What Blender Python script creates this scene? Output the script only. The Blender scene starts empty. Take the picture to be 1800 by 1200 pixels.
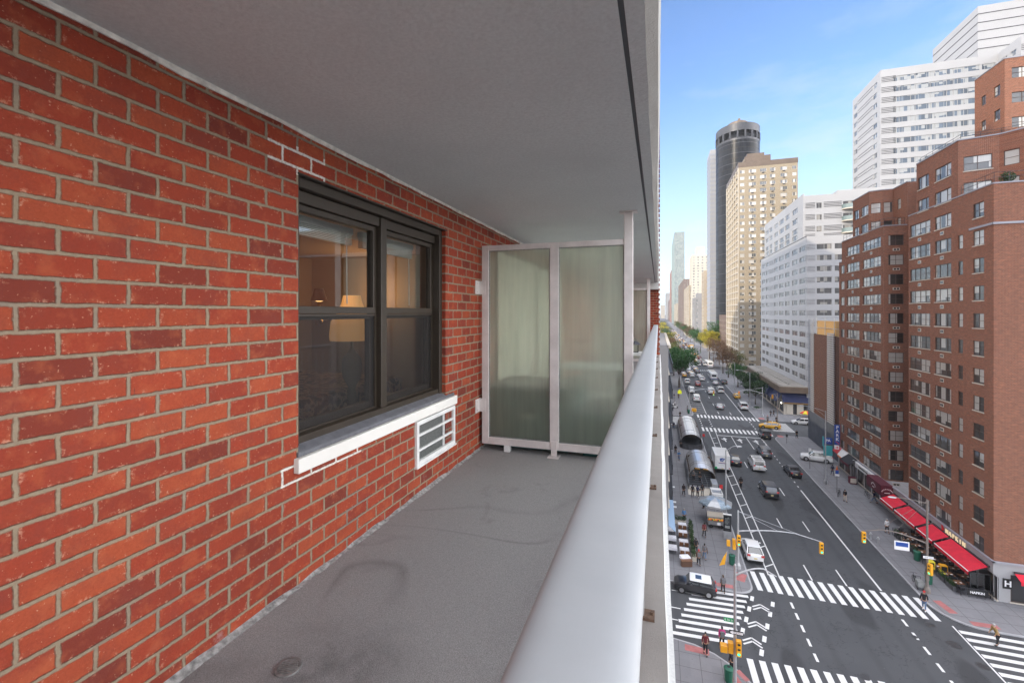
import bpy, bmesh, math, random
from mathutils import Vector, Matrix
R = math.radians
rnd = random.Random(7)
scene = bpy.context.scene
COL = scene.collection
# ---------------------------------------------------------------- camera
CAMZ = 27.0
cam = bpy.data.objects.new('camera', bpy.data.cameras.new('camera'))
COL.objects.link(cam); scene.camera = cam
cam.location = (0, 0, CAMZ); cam.rotation_euler = (R(90), 0, R(18.15))
cam.data.sensor_width = 36; cam.data.lens = 36*787/1800; cam.data.shift_y = -50/1800
cam.data.clip_start = .05; cam.data.clip_end = 8000
# ---------------------------------------------------------------- sky, sun, exposure
SUN_EL, SUN_AZ = 21, 216          # degrees; azimuth clockwise from +Y
w = bpy.data.worlds.new('World'); scene.world = w; w.use_nodes = True
nt = w.node_tree; N = nt.nodes; L = nt.links; N.clear()
out = N.new('ShaderNodeOutputWorld'); bg = N.new('ShaderNodeBackground'); bg.inputs[1].default_value = .1
sky = N.new('ShaderNodeTexSky'); sky.sky_type = 'NISHITA'; sky.sun_disc = False
sky.sun_elevation = R(SUN_EL); sky.sun_rotation = R(SUN_AZ); sky.air_density = 1.0; sky.dust_density = .6; sky.ozone_density = 1.6
# clouds: unseen bright banks added as fill light, thin cirrus low in the north
tc = N.new('ShaderNodeTexCoord'); sep = N.new('ShaderNodeSeparateXYZ'); L.new(tc.outputs['Generated'], sep.inputs[0])
def wm(op, a, b=None, c=None, clamp=False):
    n = N.new('ShaderNodeMath'); n.operation = op; n.use_clamp = clamp
    for i, v in enumerate((a, b, c)):
        if v is None: continue
        if isinstance(v, (int, float)): n.inputs[i].default_value = v
        else: L.new(v, n.inputs[i])
    return n.outputs[0]
mp = N.new('ShaderNodeMapping'); mp.inputs['Scale'].default_value = (1.2, 1.2, 4.5); L.new(tc.outputs['Generated'], mp.inputs[0])
nz = N.new('ShaderNodeTexNoise'); nz.inputs['Scale'].default_value = 2.1; nz.inputs['Detail'].default_value = 7; nz.inputs['Roughness'].default_value = .62
L.new(mp.outputs[0], nz.inputs['Vector'])
cir = wm('MULTIPLY_ADD', nz.outputs[0], 6.0, -2.75, True)
low = wm('SUBTRACT', 1.0, wm('MULTIPLY', sep.outputs[2], 1.5), None, True)
cir = wm('MULTIPLY', cir, wm('MULTIPLY', low, .75))
hor = wm('POWER', wm('SUBTRACT', 1.0, wm('MULTIPLY', wm('ABSOLUTE', sep.outputs[2]), 2.3), None, True), 1.5)   # pale horizon
thin = wm('MAXIMUM', cir, wm('MULTIPLY', hor, .88))
# fill light added to the sky outside the view: behind, overhead, east, west
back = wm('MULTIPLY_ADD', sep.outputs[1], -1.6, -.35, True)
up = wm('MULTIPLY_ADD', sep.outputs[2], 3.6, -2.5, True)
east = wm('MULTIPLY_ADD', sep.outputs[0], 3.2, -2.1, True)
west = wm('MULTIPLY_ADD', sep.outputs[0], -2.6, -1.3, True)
sky_fill = wm('MULTIPLY', wm('MAXIMUM', wm('MAXIMUM', wm('MAXIMUM', wm('MULTIPLY', back, .42), wm('MULTIPLY', west, .6)), wm('MULTIPLY', up, .6)), wm('MULTIPLY', east, 1.55)), wm('MULTIPLY_ADD', nz.outputs[0], 1.6, .1, True))
m1 = N.new('ShaderNodeMix'); m1.data_type = 'RGBA'; L.new(thin, m1.inputs[0]); m1.inputs[7].default_value = (5.3, 5.8, 6.4, 1)
tint = N.new('ShaderNodeMix'); tint.data_type = 'RGBA'; tint.blend_type = 'MULTIPLY'; tint.inputs[0].default_value = 1
L.new(sky.outputs[0], tint.inputs[6]); tint.inputs[7].default_value = (1.14, 1.38, 1.74, 1)
L.new(tint.outputs[2], m1.inputs[6])
m2 = N.new('ShaderNodeMix'); m2.data_type = 'RGBA'; L.new(sky_fill, m2.inputs[0]); L.new(m1.outputs[2], m2.inputs[6]); m2.inputs[7].default_value = (38, 37.5, 38, 1)
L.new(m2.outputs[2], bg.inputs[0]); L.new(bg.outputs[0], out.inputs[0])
sl = bpy.data.lights.new('sun', 'SUN'); sl.energy = 2.0; sl.angle = R(.5); sl.color = (1, .87, .68)
so = bpy.data.objects.new('sun', sl); COL.objects.link(so)
so.rotation_euler = (R(90-SUN_EL), 0, R(180-SUN_AZ))
scene.view_settings.view_transform = 'Standard'; scene.view_settings.look = 'None'
scene.view_settings.exposure = .74; scene.view_settings.gamma = 1
# ---------------------------------------------------------------- material helpers
MT = {}
class NG:
    def __init__(s, name):
        s.m = bpy.data.materials.new(name); s.m.use_nodes = True; s.t = s.m.node_tree
        s.b = s.t.nodes['Principled BSDF']; s.o = s.t.nodes['Material Output']; MT[name] = s.m
    def n(s, t, **k):
        x = s.t.nodes.new('ShaderNode'+t)
        for a, v in k.items(): setattr(x, a, v)
        return x
    def l(s, a, b): s.t.links.new(a, b)
    def put(s, sock, v):
        if isinstance(v, (int, float)): sock.default_value = v
        elif isinstance(v, (tuple, list)): sock.default_value = tuple(v)+((1,) if len(v) == 3 and sock.type == 'RGBA' else ())
        else: s.l(v, sock)
    def m_(s, op, a, b=None, c=None, clamp=False):
        x = s.n('Math', operation=op, use_clamp=clamp)
        for i, v in enumerate((a, b, c)):
            if v is not None: s.put(x.inputs[i], v)
        return x.outputs[0]
    def mix(s, f, a, b, mode='MIX'):
        x = s.n('Mix', data_type='RGBA', blend_type=mode); s.put(x.inputs[0], f); s.put(x.inputs[6], a); s.put(x.inputs[7], b); return x.outputs[2]
    def noise(s, vec, scale, detail=4, rough=.55, dist=0):
        x = s.n('TexNoise'); s.l(vec, x.inputs['Vector']); x.inputs['Scale'].default_value = scale; x.inputs['Detail'].default_value = detail
        x.inputs['Roughness'].default_value = rough; x.inputs['Distortion'].default_value = dist; return x.outputs[0]
    def ramp(s, f, pts):
        x = s.n('ValToRGB'); s.l(f, x.inputs[0]); e = x.color_ramp.elements
        while len(e) < len(pts): e.new(.5)
        for q, (p, c) in zip(e, pts): q.position = p; q.color = tuple(c)+(1,) if len(c) == 3 else c
        return x.outputs[0]
    def pos(s): return s.n('NewGeometry').outputs['Position']
    def obj(s): return s.n('TexCoord').outputs['Object']
    def xyz(s, v): x = s.n('SeparateXYZ'); s.l(v, x.inputs[0]); return x.outputs
    def vec(s, a, b, c=0.): x = s.n('CombineXYZ'); s.put(x.inputs[0], a); s.put(x.inputs[1], b); s.put(x.inputs[2], c); return x.outputs[0]
    def set(s, **k):
        for a, v in k.items(): s.put(s.b.inputs[a.replace('_', ' ')], v)
    def bump(s, h, strength=.3, dist=.01):
        x = s.n('Bump'); x.inputs['Strength'].default_value = strength; x.inputs['Distance'].default_value = dist
        s.l(h, x.inputs['Height']); s.l(x.outputs[0], s.b.inputs['Normal'])
def M(name, col, rough=.6, metal=0, var=0., vs=3., bump=0., bs=40., coat=0., emit=0., spec=.5, space='obj'):
    if name in MT: return MT[name]
    g = NG(name); g.set(Base_Color=col, Roughness=rough, Metallic=metal)
    g.b.inputs['Specular IOR Level'].default_value = spec
    if coat: g.b.inputs['Coat Weight'].default_value = coat; g.b.inputs['Coat Roughness'].default_value = .06
    if emit: g.set(Emission_Color=col, Emission_Strength=emit)
    if var or bump: p = g.obj() if space == 'obj' else g.pos()
    if var:
        f = g.noise(p, vs, 5, .6)
        a = tuple(max(0, c*(1-var)) for c in col); b = tuple(min(1, c*(1+var)) for c in col)
        g.set(Base_Color=g.ramp(f, [(.3, a), (.7, b)]))
    if bump: g.bump(g.noise(p, bs, 4), bump, .01)
    return g.m
def brick(name, cols, bw, bh, mw, mortar, warp=.0, bumpd=0., ph=(0, 0), near=False, big=.25, wear=0.):
    g = NG(name); p = g.pos(); x, y, z = g.xyz(p)
    u = g.m_('ADD', g.m_('ADD', x, y), -ph[0]); v = g.m_('ADD', z, -ph[1])
    if warp:
        nz = g.m_('ADD', g.noise(p, 24, 5, .7), -.5); u = g.m_('MULTIPLY_ADD', nz, warp, u)
        nz2 = g.m_('ADD', g.noise(p, 33, 5, .7), -.5); v = g.m_('MULTIPLY_ADD', nz2, warp*.7, v)
    rv = g.m_('DIVIDE', v, bh); row = g.m_('FLOOR', rv); fv = g.m_('SUBTRACT', rv, row)
    off = g.m_('MULTIPLY', g.m_('MODULO', g.m_('ABSOLUTE', row), 2.), .5)
    ru = g.m_('ADD', g.m_('DIVIDE', u, bw), off); cl = g.m_('FLOOR', ru); fu = g.m_('SUBTRACT', ru, cl)
    du = g.m_('MULTIPLY', g.m_('MINIMUM', fu, g.m_('SUBTRACT', 1., fu)), bw)
    dv = g.m_('MULTIPLY', g.m_('MINIMUM', fv, g.m_('SUBTRACT', 1., fv)), bh)
    d = g.m_('MINIMUM', du, dv)
    wn = g.n('TexWhiteNoise', noise_dimensions='3D'); g.l(g.vec(cl, row, 3.), wn.inputs['Vector'])
    r1 = wn.outputs['Value']; sp = g.n('SeparateColor'); g.l(wn.outputs['Color'], sp.inputs[0]); r2 = sp.outputs[1]
    base = g.ramp(r1, [(i/(len(cols)-1), c) for i, c in enumerate(cols)])
    nl = g.noise(p, .35 if not near else 1.1, 4)
    base = g.mix(g.m_('MULTIPLY', g.m_('MULTIPLY_ADD', nl, 2.2, -.6, True), big), base, tuple(c*.45 for c in cols[0]))
    if not near: base = g.mix(g.m_('MULTIPLY_ADD', g.noise(g.vec(g.m_('MULTIPLY', u, 2.), g.m_('MULTIPLY', v, 7.), 0.), 1., 3, .7), 3., -1.2, True), tuple(c*.62 for c in cols[0]), base)
    mor = mortar
    if near:
        fine = g.noise(p, 110, 4, .8); base = g.mix(g.m_('MULTIPLY', g.m_('MULTIPLY_ADD', fine, 3.0, -1.2, True), .5), base, tuple(c*.55 for c in cols[len(cols)//2]))
        blot = g.noise(p, 6, 6, .7); base = g.mix(g.m_('MULTIPLY', g.m_('MULTIPLY_ADD', blot, 4., -1.9, True), .5), base, (.17, .045, .035))
        base = g.mix(g.m_('MULTIPLY', g.m_('MULTIPLY_ADD', g.noise(p, 13, 4, .6), 4., -2.1, True), .35), base, (.52, .15, .06))
        # pale mortar smears and chips near brick edges
        ch = g.noise(p, 38, 6, .75); edge = g.m_('MULTIPLY_ADD', d, -60., 1.45, True)
        chip = g.m_('MULTIPLY', g.m_('MULTIPLY_ADD', ch, 14., -7.9, True), edge)
        spots = g.m_('MULTIPLY_ADD', g.noise(p, 95, 2, .5), 20., -13.9, True)
        chip = g.m_('MAXIMUM', chip, g.m_('MULTIPLY', spots, .8))
        base = g.mix(g.m_('MULTIPLY', chip, .7), base, (.60, .33, .22))
        mn = g.noise(p, 60, 5, .7); mor = g.mix(mn, tuple(c*.62 for c in mortar), tuple(min(1, c*1.25) for c in mortar))
        mor = g.mix(g.m_('MULTIPLY_ADD', g.noise(p, 2.3, 3), 3.5, -1.9, True), mor, (.2, .17, .15))
        # freshly repointed white joints round the window head and sill
        def box(y0, y1, z0, z1):
            a = g.m_('MULTIPLY', g.m_('GREATER_THAN', y, y0), g.m_('LESS_THAN', y, y1))
            b = g.m_('MULTIPLY', g.m_('GREATER_THAN', z, z0), g.m_('LESS_THAN', z, z1)); return g.m_('MULTIPLY', a, b)
        wh = g.m_('MAXIMUM', box(1.72, 2.12, 27.735, 27.885), g.m_('MAXIMUM', box(1.80, 2.45, 26.105, 26.23), box(2.4, 3.1, 26.15, 26.25)))
        mor = g.mix(g.m_('MULTIPLY', wh, g.m_('MULTIPLY_ADD', mn, 3., -.6, True)), mor, (.72, .68, .62))
        # efflorescence low on the wall
        ef = g.m_('MULTIPLY', g.m_('MULTIPLY_ADD', z, -6., 25.74*6, True), g.m_('MULTIPLY_ADD', g.noise(p, 7, 6, .75), 7., -4.1, True))
        base = g.mix(g.m_('MULTIPLY', ef, .5), base, (.5, .42, .42))
        drip = g.m_('MULTIPLY_ADD', g.noise(g.vec(g.m_('MULTIPLY', u, 60.), g.m_('MULTIPLY', v, 6.), 0.), 1., 2), 16., -12.2, True)
        base = g.mix(g.m_('MULTIPLY', drip, .8), base, (.06, .03, .025))
    mask = g.m_('MULTIPLY_ADD', d, 1/(mw*.35), -(mw*.5)/(mw*.35)+.5, True)
    g.set(Base_Color=g.mix(mask, mor, base), Roughness=.86)
    g.b.inputs['Specular IOR Level'].default_value = .25
    if bumpd:
        h = g.m_('ADD', mask, g.m_('MULTIPLY', g.noise(p, 90 if near else 30, 5, .7), .35))
        if near: h = g.m_('ADD', h, g.m_('MULTIPLY', r2, .25))
        g.bump(h, .8, bumpd)
    return g.m
# ---------------------------------------------------------------- mesh helpers
class MB:
    def __init__(s): s.v = []; s.f = []; s.mi = []
    def add(s, vs, fs, mi=0):
        k = len(s.v); s.v += [tuple(v) for v in vs]; s.f += [tuple(i+k for i in f) for f in fs]; s.mi += [mi]*len(fs); return s
    def box(s, x0, x1, y0, y1, z0, z1, mi=0):
        return s.add([(x0,y0,z0),(x1,y0,z0),(x1,y1,z0),(x0,y1,z0),(x0,y0,z1),(x1,y0,z1),(x1,y1,z1),(x0,y1,z1)],
                     [(3,2,1,0),(4,5,6,7),(0,1,5,4),(1,2,6,5),(2,3,7,6),(3,0,4,7)], mi)
    def quad(s, a, b, c, d, mi=0): return s.add([a,b,c,d], [(0,1,2,3)], mi)
    def slab(s, pts, n, t, mi=0):                         # polygon pts given thickness t along n
        n = Vector(n).normalized()*t; k = len(pts); P = [Vector(p) for p in pts]
        return s.add(P+[p+n for p in P], [tuple(range(k))[::-1], tuple(range(k, 2*k))]+[(i,(i+1)%k,k+(i+1)%k,k+i) for i in range(k)], mi)
    def prism(s, pts, z0, z1, mi=0): return s.slab([(p[0],p[1],z0) for p in pts], (0,0,1), z1-z0, mi)
    def cyl(s, p0, p1, r0, r1=None, n=12, mi=0, cap=True):
        r1 = r0 if r1 is None else r1; a = Vector(p0); b = Vector(p1); d = (b-a)
        if d.length < 1e-6: return s
        q = d.to_track_quat('Z', 'Y'); vs = []
        for c, r in ((a, r0), (b, r1)):
            for i in range(n):
                t = 2*math.pi*i/n; vs.append(c+q@Vector((r*math.cos(t), r*math.sin(t), 0)))
        fs = [(i,(i+1)%n,n+(i+1)%n,n+i) for i in range(n)]
        if cap: fs += [tuple(range(n))[::-1], tuple(range(n,2*n))]
        return s.add(vs, fs, mi)
    def tube(s, pts, r, n=8, mi=0):
        rs = r if isinstance(r, (list, tuple)) else [r]*len(pts)
        P = [Vector(p) for p in pts]; vs = []; fs = []
        for i, p in enumerate(P):
            d = (P[min(i+1,len(P)-1)]-P[max(i-1,0)]).normalized(); q = d.to_track_quat('Z','Y')
            for j in range(n):
                t = 2*math.pi*j/n; vs.append(p+q@Vector((rs[i]*math.cos(t), rs[i]*math.sin(t), 0)))
        for i in range(len(P)-1):
            for j in range(n): fs.append((i*n+j, i*n+(j+1)%n, (i+1)*n+(j+1)%n, (i+1)*n+j))
        fs += [tuple(range(n))[::-1], tuple(range((len(P)-1)*n, len(P)*n))]
        return s.add(vs, fs, mi)
    def lathe(s, prof, c=(0,0,0), n=16, mi=0, sx=1, sy=1):
        vs = []; fs = []
        for r, z in prof:
            for j in range(n): t = 2*math.pi*j/n; vs.append((c[0]+sx*r*math.cos(t), c[1]+sy*r*math.sin(t), c[2]+z))
        for i in range(len(prof)-1):
            for j in range(n): fs.append((i*n+j, i*n+(j+1)%n, (i+1)*n+(j+1)%n, (i+1)*n+j))
        fs += [tuple(range(n))[::-1], tuple(range((len(prof)-1)*n, len(prof)*n))]
        return s.add(vs, fs, mi)
    def rings(s, rings, mi=0, cap=True):                  # loft of equal-length closed rings
        n = len(rings[0]); vs = [p for r in rings for p in r]; fs = []
        for i in range(len(rings)-1):
            for j in range(n): fs.append((i*n+j, i*n+(j+1)%n, (i+1)*n+(j+1)%n, (i+1)*n+j))
        if cap: fs += [tuple(range(n))[::-1], tuple(range((len(rings)-1)*n, len(rings)*n))]
        return s.add(vs, fs, mi)
    def ell(s, c, r, n=12, m=8, mi=0):
        prof = [(max(1e-3, math.sin(math.pi*i/m)), -math.cos(math.pi*i/m)) for i in range(m+1)]
        k = len(s.v); s.lathe(prof, (0,0,0), n, mi)
        for i in range(k, len(s.v)): x,y,z = s.v[i]; s.v[i] = (c[0]+x*r[0], c[1]+y*r[1], c[2]+z*r[2])
        return s
    def move(s, mat, k=0):
        for i in range(k, len(s.v)): s.v[i] = tuple(mat@Vector(s.v[i]))
        return s
    def mesh(s, name, mats, smooth=False, fix=True):
        me = bpy.data.meshes.new(name); me.from_pydata(s.v, [], s.f)
        for m in (mats if isinstance(mats, (list, tuple)) else [mats]): me.materials.append(MT[m] if isinstance(m, str) else m)
        me.polygons.foreach_set('material_index', s.mi)
        if fix:
            bm = bmesh.new(); bm.from_mesh(me); bmesh.ops.recalc_face_normals(bm, faces=bm.faces)
            if smooth:
                for e in bm.edges: e.smooth = len(e.link_faces) == 2 and e.calc_face_angle(0) < R(38)
                for f in bm.faces: f.smooth = True
            bm.to_mesh(me); bm.free()
        return me
    def build(s, name, mats, parent=None, smooth=False, world=False, bevel=0, fix=True):
        o = bpy.data.objects.new(name, s.mesh(name, mats, smooth, fix)); COL.objects.link(o)
        if parent is not None:
            o.parent = parent
            if world: o.location = -parent.location
        if bevel:
            b = o.modifiers.new('bevel', 'BEVEL'); b.width = bevel; b.segments = 2; b.limit_method = 'ANGLE'; b.angle_limit = R(40)
        return o
def tag(o, label=None, cat=None, group=None, kind=None):
    if label: o['label'] = label
    if cat: o['category'] = cat
    if group: o['group'] = group
    if kind: o['kind'] = kind
    return o
def thing(name, label, cat, loc=(0,0,0), rz=0, group=None):
    o = bpy.data.objects.new(name, None); COL.objects.link(o); o.empty_display_size = .3
    o.location = loc; o.rotation_euler = (0,0,rz); return tag(o, label, cat, group)
def obj(name, me, parent=None, loc=(0,0,0), rz=0):
    o = bpy.data.objects.new(name, me); COL.objects.link(o); o.parent = parent; o.location = loc; o.rotation_euler = (0,0,rz); return o
KIDS = {}
def copy_tree(o, parent=None, loc=None, rz=None, label=None, scale=None):
    c = o.copy(); COL.objects.link(c); c.parent = parent
    if loc is not None: c.location = loc
    if rz is not None: c.rotation_euler = (0,0,rz)
    if scale: c.scale = (scale,)*3
    if label: c['label'] = label
    for ch in list(o.children): copy_tree(ch, c)
    return c
def recolour(root, old, new):
    for ch in root.children_recursive:
        if ch.type != 'MESH': continue
        for i, s in enumerate(ch.material_slots):
            if s.material == MT[old]: s.link = 'OBJECT'; s.material = MT[new]
def text_mb(txt, size, depth=.01, bold=0.):
    cu = bpy.data.curves.new('text', 'FONT'); cu.body = txt; cu.size = size; cu.extrude = depth; cu.align_x = 'CENTER'; cu.align_y = 'CENTER'; cu.offset = bold; cu.resolution_u = 2
    o = bpy.data.objects.new('text', cu); COL.objects.link(o); dg = bpy.context.evaluated_depsgraph_get(); dg.update()
    me = bpy.data.meshes.new_from_object(o.evaluated_get(dg)); mb = MB()
    mb.add([v.co.copy() for v in me.vertices], [tuple(p.vertices) for p in me.polygons])
    bpy.data.objects.remove(o); bpy.data.curves.remove(cu); bpy.data.meshes.remove(me); return mb
def facing(mb, loc, ux):                                  # text lying in XY -> upright, running along unit 2D direction ux
    ux = Vector((ux[0], ux[1], 0)).normalized(); n = ux.cross(Vector((0,0,1)))
    m = Matrix(((ux.x, 0, n.x, loc[0]), (ux.y, 0, n.y, loc[1]), (0, 1, 0, loc[2]), (0,0,0,1))); return mb.move(m)
# ================================================================ MATERIALS
Z = CAMZ
brick('near_brick', [(.17,.035,.024),(.25,.042,.024),(.31,.050,.025),(.34,.053,.026),(.36,.064,.029),(.39,.08,.034),(.31,.048,.025),(.26,.043,.025)], .2, .0831, .0138, (.29,.225,.155), warp=.016, bumpd=.009, ph=(-1.83+.111-.1, 27.108), near=True)
brick('tower_brick', [(.24,.072,.036),(.34,.10,.048),(.44,.15,.07),(.29,.083,.042)], .21, .075, .013, (.42,.32,.25), bumpd=.004, big=.35)
brick('dark_brick', [(.09,.035,.025),(.14,.05,.033),(.18,.065,.04)], .21, .075, .012, (.20,.14,.11), big=.3)
brick('beige_brick', [(.42,.34,.235),(.46,.38,.27),(.50,.42,.30)], .3, .1, .012, (.38,.32,.25), big=.18)
def glass_near():
    g = NG('clear_glass'); fr = g.n('Fresnel'); fr.inputs[0].default_value = 1.75
    gl = g.n('BsdfGlossy'); gl.inputs['Roughness'].default_value = .012; tr = g.n('BsdfTransparent'); tr.inputs[0].default_value = (.86,.88,.86,1)
    mx = g.n('MixShader'); g.l(g.m_('MULTIPLY_ADD', fr.outputs[0], 1.5, .06, True), mx.inputs[0]); g.l(tr.outputs[0], mx.inputs[1]); g.l(gl.outputs[0], mx.inputs[2]); g.l(mx.outputs[0], g.o.inputs[0])
glass_near()
def frosted():
    g = NG('frosted_glass'); p = g.obj(); x, y, z = g.xyz(p)
    st = g.noise(g.vec(g.m_('MULTIPLY', x, 34.), g.m_('MULTIPLY', z, 1.1), y), 1., 6, .7)
    st2 = g.noise(g.vec(g.m_('MULTIPLY', x, 9.), g.m_('MULTIPLY', z, .8), y), 1., 4, .6)
    g.b.inputs['Transmission Weight'].default_value = .0
    refr = g.n('BsdfRefraction'); refr.inputs['IOR'].default_value = 1.12; refr.inputs['Roughness'].default_value = .26
    g.put(refr.inputs['Color'], g.mix(g.m_('MULTIPLY_ADD', st, 1.6, -.3, True), (.78,.86,.78), (1.,1.,.93)))
    tl = g.n('BsdfTranslucent'); g.put(tl.inputs[0], g.mix(st, (.70,.73,.63), (.95,.95,.82)))
    df = g.n('BsdfDiffuse'); g.put(df.inputs[0], g.mix(st, (.30,.34,.30), (.5,.55,.48)))
    gl = g.n('BsdfGlossy'); gl.inputs['Roughness'].default_value = .3; gl.inputs[0].default_value = (.9,.95,.92,1)
    a = g.n('MixShader'); g.put(a.inputs[0], g.m_('MULTIPLY_ADD', st2, .35, .22)); g.l(refr.outputs[0], a.inputs[1]); g.l(tl.outputs[0], a.inputs[2])
    b = g.n('MixShader'); b.inputs[0].default_value = .08; g.l(a.outputs[0], b.inputs[1]); g.l(df.outputs[0], b.inputs[2])
    fr = g.n('Fresnel'); fr.inputs[0].default_value = 1.5
    c = g.n('MixShader'); g.l(g.m_('MULTIPLY_ADD', fr.outputs[0], .8, .03), c.inputs[0]); g.l(b.outputs[0], c.inputs[1]); g.l(gl.outputs[0], c.inputs[2]); g.l(c.outputs[0], g.o.inputs[0])
frosted()
def pane(name, dark, curtain, thr, ior=1.7, sheen=(1,1,1)):
    """opaque window pane: dark room or pale curtain behind reflecting glass, differing from window to window"""
    g = NG(name); oi = g.n('ObjectInfo'); x, y, z = g.xyz(g.obj())
    gx, gy, gz = g.xyz(g.pos())
    cell = g.m_('FLOOR', g.m_('DIVIDE', g.m_('ADD', g.m_('ADD', gx, gy), 400.), .78)); fl = g.m_('FLOOR', g.m_('DIVIDE', gz, 2.71))
    wn = g.n('TexWhiteNoise', noise_dimensions='3D'); g.l(g.vec(cell, fl, 7.), wn.inputs['Vector'])
    sp = g.n('SeparateColor'); g.l(wn.outputs['Color'], sp.inputs[0])
    has = g.m_('LESS_THAN', sp.outputs[0], thr); drop = g.m_('MULTIPLY', sp.outputs[1], 1.2)
    low = g.m_('GREATER_THAN', z, g.m_('SUBTRACT', g.m_('MULTIPLY', drop, 1.1), .5))
    f = g.m_('MULTIPLY', has, low)
    fold = g.noise(g.vec(g.m_('MULTIPLY', g.m_('ADD', gx, gy), 11.), 0., 0.), 1., 2)
    cc = g.mix(fold, tuple(c*.6 for c in curtain), curtain)
    g.set(Base_Color=g.mix(f, g.mix(sp.outputs[2], dark, tuple(c*2.2 for c in dark)), cc), Roughness=.5)
    gl = g.n('BsdfGlossy'); gl.inputs['Roughness'].default_value = .03; gl.inputs[0].default_value = sheen+(1,)
    bp = g.n('Bump'); bp.inputs['Strength'].default_value = .12; bp.inputs['Distance'].default_value = .05
    g.l(g.noise(g.pos(), 1.3, 2), bp.inputs['Height']); g.l(bp.outputs[0], gl.inputs['Normal'])
    fr = g.n('Fresnel'); fr.inputs[0].default_value = ior
    mx = g.n('MixShader'); g.l(fr.outputs[0], mx.inputs[0]); g.l(g.b.outputs[0], mx.inputs[1]); g.l(gl.outputs[0], mx.inputs[2]); g.l(mx.outputs[0], g.o.inputs[0])
pane('pane_brick', (.02,.018,.016), (.55,.53,.48), .48, 1.75)
pane('pane_white', (.02,.018,.018), (.26,.24,.21), .35, 1.25)
pane('pane_beige', (.05,.05,.045), (.6,.56,.5), .5, 1.8)
pane('pane_far', (.04,.055,.075), (.36,.37,.37), .45, 1.3)
pane('pane_dark', (.012,.012,.014), (.1,.1,.1), .1, 1.6)
pane('pane_green', (.16,.22,.22), (.2,.27,.27), 1.0, 1.4)
def curtainwall(name, base, line, fw, fh, ior=2.2, band=.12):
    g = NG(name); x, y, z = g.xyz(g.obj()); a = g.m_('ARCTAN2', y, x)
    fu = g.m_('FRACT', g.m_('MULTIPLY', a, fw)); fz = g.m_('FRACT', g.m_('DIVIDE', z, fh))
    lm = g.m_('MAXIMUM', g.m_('LESS_THAN', fu, .07), g.m_('LESS_THAN', fz, band))
    wn = g.n('TexWhiteNoise', noise_dimensions='3D'); g.l(g.vec(g.m_('FLOOR', g.m_('MULTIPLY', a, fw)), g.m_('FLOOR', g.m_('DIVIDE', z, fh)), 0.), wn.inputs[0])
    bc = g.mix(wn.outputs['Value'], base, tuple(c*2.4 for c in base))
    g.set(Base_Color=g.mix(lm, bc, line), Roughness=g.m_('MULTIPLY_ADD', lm, .4, .3)); g.b.inputs['Specular IOR Level'].default_value = .15
    return g.m
curtainwall('bronze_glass', (.005,.006,.008), (.03,.026,.022), 14., 3., band=.12)
def asphalt():
    g = NG('asphalt'); p = g.pos(); x, y, z = g.xyz(p)
    n1 = g.noise(p, .22, 5, .6); n2 = g.noise(p, 30, 3, .7); n3 = g.noise(g.vec(g.m_('MULTIPLY', x, 1.1), g.m_('MULTIPLY', y, .03), 0.), 1., 4, .6)
    c = g.mix(n1, (.032,.035,.040), (.072,.076,.083)); c = g.mix(g.m_('MULTIPLY_ADD', n3, 4., -2., True), c, (.055,.058,.062))
    c = g.mix(g.m_('MULTIPLY', n2, .3), c, (.1,.1,.1))
    pt = g.m_('MULTIPLY_ADD', g.noise(g.vec(g.m_('MULTIPLY', x, .3), g.m_('MULTIPLY', y, .09), 5.), 1., 1), 24., -14.6, True)
    c = g.mix(g.m_('MULTIPLY', pt, .8), c, (.030,.031,.034))
    tr = g.m_('ABSOLUTE', g.m_('SUBTRACT', g.m_('FRACT', g.m_('DIVIDE', g.m_('SUBTRACT', x, 11.76), 2.93)), .5))
    c = g.mix(g.m_('MULTIPLY', g.m_('MULTIPLY_ADD', tr, -9., 1.3, True), .3), c, (.034,.035,.038))
    sp = g.m_('MULTIPLY_ADD', g.noise(p, 3.1, 2), 30., -23.4, True); c = g.mix(sp, c, (.25,.25,.24))
    v = g.n('TexVoronoi', feature='DISTANCE_TO_EDGE'); g.l(g.vec(g.m_('MULTIPLY_ADD', g.noise(p, .5, 4), 2.2, g.m_('MULTIPLY', x, .22)), g.m_('MULTIPLY_ADD', g.noise(p, .6, 4), 1.6, g.m_('MULTIPLY', y, .08)), 0.), v.inputs['Vector']); v.inputs['Scale'].default_value = 1.
    ck = g.m_('MULTIPLY', g.m_('MULTIPLY_ADD', v.outputs['Distance'], -70., 1., True), .7); c = g.mix(ck, c, (.016,.016,.018))
    g.set(Base_Color=c, Roughness=.75); g.bump(n2, .15, .01)
asphalt()
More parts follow.
